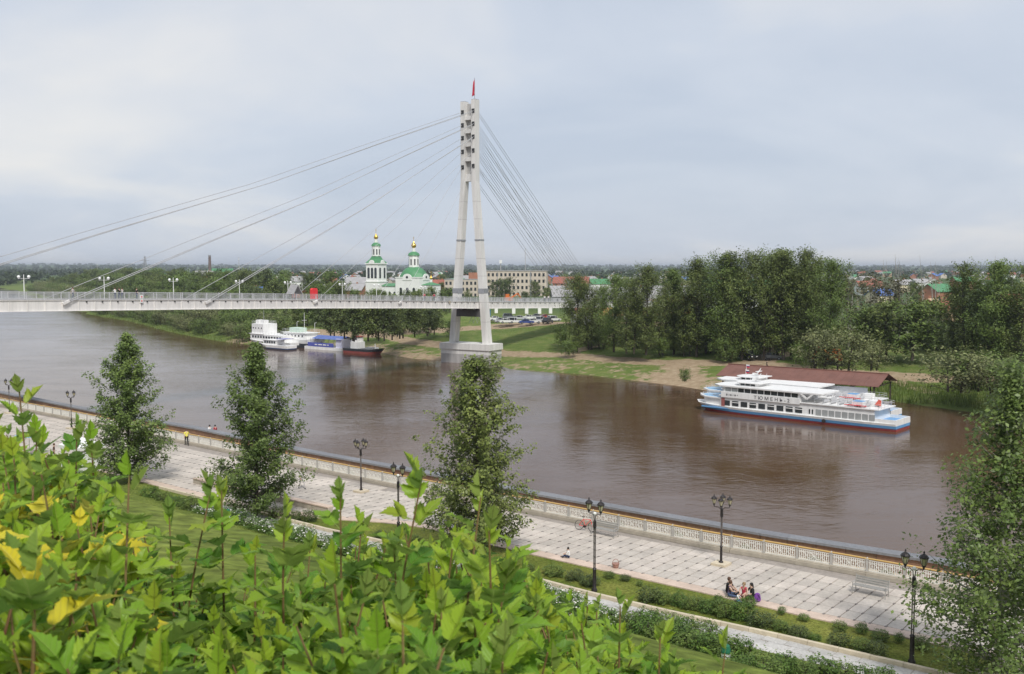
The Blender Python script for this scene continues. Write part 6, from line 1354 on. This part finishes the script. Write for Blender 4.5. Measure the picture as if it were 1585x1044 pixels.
bp_ = [(178.5, -.9, 'white', 'lean', 'person in a white top leaning on the bridge rail'), (185, -1.0, 'black', 'lean', 'dark-topped person between two others on the bridge'), (189.5, -1.0, 'pale grey', 'lean', 'person in pale grey at the bridge rail'), (212, -1.4, 'black', 'stand', 'person in black standing beside the navigation plates on the bridge'), (113, -1.4, 'pale grey', 'walk', 'person walking near the left end of the bridge'), (657, -1, 'red top', 'walk', 'person in red walking towards the pylon on the bridge'), (672, -.8, 'red top', 'walk', 'person in red and white just left of the far pylon leg'), (843, -1, 'white', 'walk', 'person in white on the bridge near the grove'), (849, -.9, 'white', 'walk', 'second person in white on the bridge, closest to the grove')]
for px, m, c, po, lb in bp_:
    t, p = deck_at(px, m + .2); person(lb, p, B_ANG + (R(90) if po == 'lean' else 0), po, MATS[c + ' cloth'], cloth('navy', (.03, .05, .11)), HB, h=1.7)
p = bank_at(1187, 572); person('person in black walking on the sandy track behind the landing stage', tuple(p), R(-30), 'walk', MATS['black cloth'], MATS['black cloth'], HD)

# ------------------------------------------------------------ street furniture
def bench(px, py, rz, label):
    p = P(px, py, zs); o = thing('bench', label, 'bench', (p[0], p[1], zs), rz, 'benches on the promenade'); Mw = mat('grey bench iron', (.33, .32, .30), .55, .15, 4)
    for k in range(4): MB().box((0, -.2 + k * .13, .45), (1.9, .1, .035)).build('seat_slat', Mw, o)
    for k in range(3): MB().box((0, .28 + k * .03, .58 + k * .13), (1.9, .03, .1)).build('back_slat', Mw, o)
    for s in (-1, 1):
        MB().path([Vector((s * .92, -.27, 0)), Vector((s * .92, -.24, .44)), Vector((s * .92, -.24, .62)), Vector((s * .92, .1, .64))], .026, 6).build('arm_frame', Mw, o)
        MB().path([Vector((s * .92, .3, 0)), Vector((s * .92, .22, .44)), Vector((s * .92, .36, .95))], .028, 6).build('leg', Mw, o)
    MB().bar((-.92, .02, .41), (.92, .02, .41), .05, .05).build('stretcher', Mw, o)
bench(1347, 921, U_ANG, 'grey slatted bench alone on the right part of the promenade'); bench(936, 829, U_ANG, 'slatted bench against the railing behind the red bicycle')
# low stone walls on the wide part of the promenade
a, b = Vector(P(303, 748, Z_PROM)), Vector(P(512, 794, Z_PROM)); mid = (a + b) / 2
o = thing('low_wall', 'long low brown stone seat wall behind the second big tree', 'wall', (mid.x, mid.y, Z_PROM)); n = 9
for k in range(n):
    q0, q1 = a.lerp(b, k / n) - mid, a.lerp(b, (k + .985) / n) - mid; q0.z = q1.z = .2; MB().bar(q0, q1, .5, .4).build('wall_block', M_PLINTH, o)
    q0.z = q1.z = .44; MB().bar(q0, q1, .6, .08).build('seat_stone', M_PINK, o)
# bicycle
def bicycle(px, py, rz):
    p = P(px, py, zs); o = thing('bicycle', 'red bicycle parked against the promenade railing', 'bicycle', (p[0], p[1], zs), rz)
    Mr, Mt = MATS['red enamel'], M_TYRE
    for x in (-.52, .52):
        w_ = MB().path([Vector((x + .33 * math.cos(a), 0, .345 + .33 * math.sin(a))) for a in np.linspace(0, 2 * math.pi, 21)], .02, 5).build('wheel', Mt, o)
        sp_ = MB()
        for a in np.linspace(0, math.pi, 7)[:-1]: sp_.tube((x + .31 * math.cos(a), 0, .345 + .31 * math.sin(a)), (x - .31 * math.cos(a), 0, .345 - .31 * math.sin(a)), .004, n=3)
        sp_.build('spokes', M_STEEL, w_)
    f = MB(); A, Bb, S_, Hh, Fk = Vector((-.52, 0, .345)), Vector((-.06, 0, .3)), Vector((-.2, 0, .8)), Vector((.36, 0, .82)), Vector((.52, 0, .345))
    for u_, v_ in ((A, Bb), (A, S_), (Bb, S_), (S_, Hh), (Bb, Hh), (Hh, Fk)): f.tube(u_, v_, .022, n=6)
    f.build('frame', Mr, o); MB().tube(S_, S_ + Vector((-.03, 0, .14)), .014, n=6).build('seat_post', M_STEEL, o)
    MB().lathe([(.02, 0), (.11, .02), (.1, .05)], (-.24, 0, .92), 8, 0, 1.25, .7).build('saddle', M_BLACK, o)
    MB().path([Vector((.3, -.28, 1.0)), Vector((.38, -.1, .98)), Vector((.36, 0, .9)), Vector((.38, .1, .98)), Vector((.3, .28, 1.0))], .014, 5).build('handlebar', M_BLACK, o)
    MB().tube((-.06, -.09, .3), (-.06, .09, .3), .09, n=10).box((-.06, .12, .15), (.1, .08, .02)).build('crank', M_BLACK, o)
    o.rotation_euler = (R(-8), 0, rz)
bicycle(906, 822, U_ANG + .12)
# garden bollard lights on the slope
for px, py, lb, s in [(353, 811, 'green-topped white bollard light by the flowering hedge', 1), (615, 889, 'green-topped white bollard light left of the middle of the hedge', 1), (1123, 1044, 'green-topped white bollard light at the bottom edge', 1.15)]:
    p = P(px, py, 5)
    for _ in range(8): p = P(px, py, near_z(p[0], p[1]))
    o = thing('bollard_light', lb, 'bollard', (p[0], p[1], near_z(p[0], p[1]) - .05), 0, 'garden bollard lights'); o.scale = (s,) * 3; Mg = mat('dark green enamel', (.02, .14, .075), .4, .1, 3)
    MB().tube((0, 0, 0), (0, 0, .42), .13, n=12).build('post', Mg, o); MB().tube((0, 0, .42), (0, 0, .78), .15, n=12).build('diffuser', MATS['milk glass'], o); MB().lathe([(.16, 0), (.17, .05), (.13, .25), (.05, .3)], (0, 0, .78), 12).build('cap', Mg, o)
# planters behind the railing
for k, (px, py) in enumerate([(955, 815), (1040, 836), (1142, 857), (1247, 877), (1360, 897), (592, 748), (537, 737)]):
    p = P(px, py - 4, Z_PROM + .3); t, v = tv(p); q = W2(t, v_rail(t) - .55, Z_WALK); o = thing('planter_plant', f'leafy potted plant showing through the railing, {["behind the bench", "right of the bench", "right of the middle promenade lamp", "midway to the right bench", "above the right bench", "right of the left promenade lamp", "left of the left promenade lamp"][k]}', 'plant', q, 0, 'potted plants behind the railing')
    MB().lathe([(.28, 0), (.34, .5), (.37, .55)], (0, 0, 1.2), 10).tube((0, 0, 0), (0, 0, 1.2), .1, n=8).build('pot', M_PLINTH, o); mesh_obj('foliage', SHR[1][1], o, (0, 0, 1.7), None, .55)
# white stalls by the first tree and a sunshade, far left
p = P(128, 727, Z_PROM); o = thing('white_stall', 'white canopy stall beside the first big tree', 'stall', (p[0], p[1], Z_PROM + .02), U_ANG)
for sx in (-1.5, 1.5):
    for sy in (-1.2, 1.2): MB().tube((sx, sy, 0), (sx, sy, 2.1), .04, n=6).build('post', M_WHITE, o)
MB().lathe([(2.4, 2.05), (2.4, 2.3), (.1, 2.95)], n=4, rot=R(45), sx=1, sy=.8).build('canopy', mat('white canvas', (.78, .78, .77), .7, .05, 1), o)
MB().box((1.2, 0, .9), (1.0, 2.2, 1.8)).build('counter', M_WHITE, o); MB().box((-.6, .4, .5), (.7, 1.2, 1.0)).build('cool_box', M_BLACK, o)
p = P(46, 705, Z_PROM); o = thing('sunshade', 'blue and white sunshade on the far left of the promenade', 'parasol', (p[0], p[1], Z_PROM + .02))
MB().tube((0, 0, 0), (0, 0, 2.3), .03, n=6).build('pole', M_WHITE, o); MB().lathe([(.3, 0), (.3, .1)], n=10).build('base', M_STEEL, o)
for k in range(8):
    a0, a1 = k * math.pi / 4, (k + 1) * math.pi / 4
    MB().add([(0, 0, 2.4), (1.4 * math.cos(a0), 1.4 * math.sin(a0), 1.95), (1.4 * math.cos(a1), 1.4 * math.sin(a1), 1.95), (0, 0, 2.37), (1.4 * math.cos(a0), 1.4 * math.sin(a0), 1.92), (1.4 * math.cos(a1), 1.4 * math.sin(a1), 1.92)], [(0, 1, 2), (3, 5, 4), (0, 1, 4, 3), (1, 2, 5, 4), (2, 0, 3, 5)]).build('canopy_panel', MATS['white canvas'] if k % 2 else M_LBLUE, o)
# ------------------------------------------------------------ foreground: big-leaved bushes (lobed, toothed leaves)
def nine_mat(name, c1, c2, vein):
    m, n, l, b = nodes_of(name); uv = n.new('ShaderNodeUVMap'); uv.uv_map = 'leaf'; sep = n.new('ShaderNodeSeparateXYZ'); l.new(uv.outputs[0], sep.inputs[0])
    def mth(op, a, c=None):
        x = n.new('ShaderNodeMath'); x.operation = op
        for i, v in enumerate((a, c)):
            if v is None: continue
            if isinstance(v, (int, float)): x.inputs[i].default_value = v
            else: l.new(v, x.inputs[i])
        return x.outputs[0]
    ax = mth('ABSOLUTE', sep.outputs[0])
    ph = mth('MULTIPLY', mth('SUBTRACT', sep.outputs[1], mth('MULTIPLY', ax, .95)), 8.5)
    tri = mth('ABSOLUTE', mth('SUBTRACT', mth('FRACT', ph), .5))                # 0 on side veins
    side = n.new('ShaderNodeMapRange'); side.inputs[1].default_value = .0; side.inputs[2].default_value = .1; side.inputs[3].default_value = 1; side.inputs[4].default_value = 0; l.new(tri, side.inputs[0])
    midv = n.new('ShaderNodeMapRange'); midv.inputs[1].default_value = 0; midv.inputs[2].default_value = .022; midv.inputs[3].default_value = 1; midv.inputs[4].default_value = 0; l.new(ax, midv.inputs[0])
    vn = mth('MAXIMUM', mth('MULTIPLY', side.outputs[0], .55), midv.outputs[0])
    geo = n.new('ShaderNodeNewGeometry'); nz = n.new('ShaderNodeTexNoise'); nz.inputs['Scale'].default_value = 9; nz.inputs['Detail'].default_value = 5; l.new(geo.outputs['Position'], nz.inputs['Vector'])
    oi = n.new('ShaderNodeObjectInfo'); f = mth('ADD', mth('MULTIPLY', nz.outputs['Fac'], .8), mth('SUBTRACT', mth('MULTIPLY', oi.outputs['Random'], .9), .4))
    mx = n.new('ShaderNodeMix'); mx.data_type = 'RGBA'; mx.inputs[6].default_value = (*c1, 1); mx.inputs[7].default_value = (*c2, 1); l.new(f, mx.inputs[0])
    mv = n.new('ShaderNodeMix'); mv.data_type = 'RGBA'; l.new(mth('MULTIPLY', vn, .6), mv.inputs[0]); l.new(mx.outputs[2], mv.inputs[6]); mv.inputs[7].default_value = (*vein, 1)
    bk = n.new('ShaderNodeMix'); bk.data_type = 'RGBA'; l.new(mth('MULTIPLY', geo.outputs['Backfacing'], .45), bk.inputs[0]); l.new(mv.outputs[2], bk.inputs[6]); bk.inputs[7].default_value = (.22, .30, .13, 1)
    l.new(bk.outputs[2], b.inputs['Base Color']); b.inputs['Roughness'].default_value = .42; b.inputs['Specular IOR Level'].default_value = .35
    bp = n.new('ShaderNodeBump'); bp.inputs['Strength'].default_value = .5; bp.inputs['Distance'].default_value = .004; l.new(mth('SUBTRACT', 1.0, vn), bp.inputs['Height']); l.new(bp.outputs[0], b.inputs['Normal'])
    t = n.new('ShaderNodeBsdfTranslucent'); l.new(bk.outputs[2], t.inputs[0]); ms = n.new('ShaderNodeMixShader'); ms.inputs[0].default_value = .42
    l.new(b.outputs[0], ms.inputs[1]); l.new(t.outputs[0], ms.inputs[2]); l.new(ms.outputs[0], n['Material Output'].inputs[0]); return m
NM = [nine_mat('bush leaf green', (.105, .255, .022), (.23, .41, .035), (.36, .50, .11)), nine_mat('bush leaf light', (.22, .39, .028), (.37, .51, .04), (.50, .58, .13)), nine_mat('bush leaf young', (.26, .40, .03), (.36, .44, .04), (.50, .46, .12)), nine_mat('bush leaf yellow', (.70, .58, .03), (.78, .68, .05), (.78, .70, .2))]
M_STEM = mat('red-brown stem', (.20, .085, .045), .7, .25, 30, hue2=(.22, .17, .06))
HALF_OUT = [(0, 0), (.10, -.03), (.22, .02), (.27, .10), (.35, .14), (.36, .22), (.44, .30), (.42, .36), (.53, .53), (.40, .47), (.37, .53), (.27, .46), (.20, .49), (.27, .56), (.25, .60), (.29, .68), (.22, .69), (.22, .76), (.15, .79), (.14, .85), (.08, .89), (.05, .95), (0, 1.04)]
def leaf_shape(name, seed, fold, droop, wave, m, lobes=1.):
    g = np.random.default_rng(seed); H = [np.array(q) for q in HALF_OUT]; vs, fs, uv = [], [], []; n = len(H)
    def z_of(x, y): return fold * abs(x) - droop * (max(0, y) ** 2) + wave * math.sin(y * 7 + seed) * abs(x) * 1.5 + .02 * math.cos((y - abs(x) * .95) * 8.5 * 2 * math.pi) * min(1, abs(x) * 6)
    mids = [min(1, max(0, (q[1] * .92 - .42 * abs(q[0]) * .75))) if 0 < k < n - 1 else q[1] for k, q in enumerate(H)]
    mids = list(np.maximum.accumulate(mids))
    for sg in (1, -1):
        b0 = len(vs)
        for k, q in enumerate(H):
            x = q[0] * sg * lobes * g.uniform(.95, 1.05); y = q[1]; my = mids[k]
            for f in (0, .5, 1): px_, py_ = x * f, my + (y - my) * f; vs.append((px_, py_, z_of(px_, py_))); uv.append((px_, py_))
        for k in range(n - 1):
            for f in range(2):
                a, b_, c, d = b0 + k * 3 + f, b0 + k * 3 + f + 1, b0 + k * 3 + 4 + f, b0 + k * 3 + 3 + f
                fs.append((a, b_, c, d) if sg > 0 else (a, d, c, b_))
    b0 = len(vs)    # stalk
    for (x, y, z) in [(-.012, 0, 0), (.012, 0, 0), (.012, -.34, .03), (-.012, -.34, .03), (0, 0, -.016), (0, -.34, .012)]: vs.append((x, y, z)); uv.append((0, 0))
    fs += [(b0, b0 + 1, b0 + 2, b0 + 3), (b0, b0 + 3, b0 + 5, b0 + 4), (b0 + 1, b0 + 4, b0 + 5, b0 + 2)]
    me = bpy.data.meshes.new(name); me.from_pydata(vs, [], fs); me.materials.append(m); u = me.uv_layers.new(name='leaf')
    for lp in me.loops: u.data[lp.index].uv = uv[lp.vertex_index]
    me.polygons.foreach_set('use_smooth', [True] * len(me.polygons)); me.update(); return me
LV = [[leaf_shape('leaf', 3 * c + k, [.22, .45, .1][k], [.18, .3, .42][k], [.1, .05, .16][k], NM[c], [1, .85, 1.08][k]) for k in range(3)] for c in range(4)]
YOUNG = [leaf_shape('leaf', 40 + k, .9, -.1, .05, NM[1 + k], .7) for k in range(2)]
bush_loc = {}
BUSH_NAMES = ['yellow-tinged bush at the left edge of the foreground', 'leafy bush under the tall left shoot', 'foreground bush below the white stall', 'foreground bush with a long red-brown stem', 'foreground bush at the left side of the lawn gap', 'foreground bush below the second big tree', 'foreground bush at the right side of the lawn gap', 'foreground bush left of the left lawn lamp', 'foreground bush below the left lawn lamp', 'foreground bush with the highest middle shoot', 'foreground bush in front of the third big tree', 'foreground bush right of the third big tree', 'low foreground bush before the middle lawn lamp', 'low foreground bush in front of the flowering hedge', 'low foreground bush left of the bottom bollard', 'rightmost small foreground bush at the bottom bollard']
def bush_of(px, back=0):
    k = int(np.clip(px // 72, 0, 15)) + 100 * back + (50 if px < -5 else 0)
    if k not in bush_loc:
        kk = k % 50; q = PD(36 + kk * 72 - (72 if k % 100 >= 50 else 0), 900, 2.0 + .5 * back); o = thing('broadleaf_bush', ['', 'middle shoots behind the ', 'rear leaves of the '][back] + ('bush cut by the left picture edge' if k % 100 >= 50 else BUSH_NAMES[kk]), 'bush', (q[0], q[1], near_z(q[0], q[1])), 0, 'broad-leaved bushes in the foreground'); bush_loc[k] = [o, 0]
    return bush_loc[k]
gb = np.random.default_rng(21)
def shoot(px, py, D, L, lean, n, size, col, yellow=0.):
    """one upright shoot: stem and alternate leaves, tip where the sight line (px,py) is D metres away"""
    B = bush_of(px, 0 if D < 1.75 else 1 if D < 2.3 else 2)
    if B[1] > 284: return
    o = B[0]; ol = np.array(o.location); tip = PD(px, py, D); az = gb.uniform(0, 6.28)
    base = tip - np.array([0, 0, L]) + np.array([lean[0], lean[1], 0]) * L
    mid = (tip + base) / 2 + np.array([math.cos(az), math.sin(az), 0]) * L * .05
    cv = lambda s: (1 - s) ** 2 * base + 2 * s * (1 - s) * mid + s ** 2 * tip
    MB().path([Vector(cv(s) - ol) for s in np.linspace(0, 1, 6)], [.0052 - .0036 * s for s in np.linspace(0, 1, 6)], 5).build('stem', M_STEM, o)
    for k in range(n):
        f = k / max(1, n - 1); s = 1 - .02 - f * .93 ** 1; s = max(.03, 1 - .015 - f * .95)
        if B[1] > 296: return
        B[1] += 1; p = cv(s); th = az + k * 2.4 + gb.normal() * .25
        sz = size * np.interp(f, [0, .12, .3, .6, 1], [.5, .72, .95, 1.08, 1.0]) * gb.uniform(.82, 1.15)
        el = np.interp(f, [0, .1, .3, 1], [1.25, .75, .3, -.02]) + gb.normal() * .22
        ci = 3 if gb.uniform() < yellow else (1 if gb.uniform() < np.interp(f, [0, .25, .6], [.9, .5, .3]) + col * .2 else 0)
        me = YOUNG[int(gb.integers(2))] if f < .06 and n > 5 else (LV[2][int(gb.integers(3))] if f < .15 and gb.uniform() < .2 and ci < 3 else LV[ci][int(gb.integers(3))])
        d = Vector((math.cos(th) * math.cos(el), math.sin(th) * math.cos(el), math.sin(el))); side = d.cross(Vector((0, 0, 1))).normalized(); nn = side.cross(d).normalized()
        q = Matrix.Rotation(gb.normal() * .3, 3, d) @ Matrix((side, d, nn)).transposed()
        ob = bpy.data.objects.new('leaf', me); ob.location = Vector(p - ol) + d * sz * .33; ob.rotation_euler = q.to_euler(); ob.scale = (sz,) * 3; link(ob, o)
hero = [(30, 606, 2.3, .9, 14), (56, 668, 2.2, .7, 10), (62, 690, 2.5, .6, 8), (119, 668, 2.5, .75, 11), (141, 684, 2.6, .55, 8), (64, 735, 1.9, .6, 10), (200, 735, 1.75, .8, 13), (262, 800, 2.3, .6, 9), (328, 752, 2.3, .75, 11), (343, 760, 2.35, .6, 8), (440, 806, 1.9, .6, 10), (527, 771, 1.9, .75, 12), (560, 812, 2.2, .6, 9), (654, 735, 1.9, .85, 13), (744, 770, 1.9, .8, 12), (757, 822, 1.7, .6, 10), (518, 905, 1.35, .5, 8), (784, 888, 1.7, .5, 9), (623, 960, 1.3, .4, 7), (830, 908, 2.2, .5, 8), (900, 966, 1.9, .45, 7), (960, 938, 2.1, .5, 9), (1022, 986, 2.1, .4, 7), (1122, 1012, 2.2, .35, 6), (480, 850, 2.4, .5, 8), (700, 850, 1.8, .5, 9), (610, 850, 2.0, .5, 9), (150, 770, 2.2, .6, 9), (395, 860, 2.1, .5, 8)]
for px, py, D, L, n in hero:
    shoot(px, py, D, L * 1.1, (gb.normal() * .1, gb.normal() * .1), int(L * 1.1 / .027), .095, .6, .2 if px < 70 else 0)
env = lambda px: np.interp(px, [-60, 0, 60, 110, 160, 220, 300, 380, 450, 520, 600, 680, 760, 820, 870, 950, 1010, 1060, 1100], [690, 700, 715, 745, 790, 865, 930, 950, 925, 890, 855, 855, 865, 930, 970, 995, 1025, 1050, 1080])
for layer, (d0, d1, off0, off1, cnt) in enumerate([(1.15, 1.5, 150, 330, 95), (1.5, 2.0, 60, 210, 165), (2.0, 2.5, 5, 120, 170), (2.5, 3.4, -30, 60, 150)]):
    for k in range(cnt):
        px = gb.uniform(-75, 970 + layer * 40); py = env(px) - 14 + gb.uniform(off0, off1)
        if py > 1130: continue
        shoot(px, py, gb.uniform(d0, d1), gb.uniform(.3, .55), (gb.normal() * .2, gb.normal() * .2), int(gb.integers(12, 17)), [.096, .094, .088, .08][layer], .3, .34 if px < 125 and 740 < py < 900 else 0)
for px, py in [(20, 815), (18, 875), (50, 860), (95, 830), (120, 820), (105, 850), (75, 790), (140, 800), (60, 905)]: shoot(px, py, 1.9 + gb.uniform(-.2, .3), .35, (.1, .1), 5, .085, 0, .85)
# leafy understorey that closes the gaps between the shoots, per bush
g = np.random.default_rng(31)
V0 = np.array([(0, 0, 0), (.3, .12, .02), (.46, .46, .06), (.22, .52, .02), (.2, .78, .04), (0, 1, -.05), (-.2, .78, .04), (-.22, .52, .02), (-.46, .46, .06), (-.3, .12, .02)])
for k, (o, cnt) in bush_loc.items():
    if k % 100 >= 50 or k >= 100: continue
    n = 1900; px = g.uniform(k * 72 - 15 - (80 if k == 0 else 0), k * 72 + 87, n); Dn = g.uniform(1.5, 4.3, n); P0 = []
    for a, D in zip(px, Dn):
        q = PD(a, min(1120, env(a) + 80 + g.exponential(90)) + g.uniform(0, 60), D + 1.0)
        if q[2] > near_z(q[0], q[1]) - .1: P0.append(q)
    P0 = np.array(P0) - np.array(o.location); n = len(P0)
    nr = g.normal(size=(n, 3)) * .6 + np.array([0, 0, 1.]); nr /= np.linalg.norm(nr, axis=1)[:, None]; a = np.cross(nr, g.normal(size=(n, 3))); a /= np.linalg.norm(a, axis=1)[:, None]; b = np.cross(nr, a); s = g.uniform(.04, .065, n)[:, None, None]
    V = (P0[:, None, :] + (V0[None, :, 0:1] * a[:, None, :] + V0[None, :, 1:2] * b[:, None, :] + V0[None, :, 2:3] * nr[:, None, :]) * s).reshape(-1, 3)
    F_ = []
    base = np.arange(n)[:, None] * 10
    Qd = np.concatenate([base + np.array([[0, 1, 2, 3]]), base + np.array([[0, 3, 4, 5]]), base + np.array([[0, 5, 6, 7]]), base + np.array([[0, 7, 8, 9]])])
    tag(mesh_obj('understorey', np_mesh('understorey', V, Qd, [leaf_mat('shade-dark understorey', (.06, .15, .02), (.13, .25, .03), trans=.4, scale=6)]), o), kind='stuff')  # darker leaf colour paints the shade in the gaps between shoots

# ------------------------------------------------------------ the air
bpy.data.scenes.remove(TMP)
hz = MB().box((0, 9000, 32), (36000, 24000, 76)).build('haze', None)
hm = bpy.data.materials.new('haze'); hm.use_nodes = True; n = hm.node_tree.nodes; n.remove(n['Principled BSDF']); v = n.new('ShaderNodeVolumePrincipled')
v.inputs['Color'].default_value = (.80, .86, .95, 1); v.inputs['Density'].default_value = .00012; v.inputs['Anisotropy'].default_value = .2
hm.node_tree.links.new(v.outputs[0], n['Material Output'].inputs['Volume']); hz.data.materials.clear(); hz.data.materials.append(hm); tag(hz, 'thin pale haze over the river and town', kind='stuff')
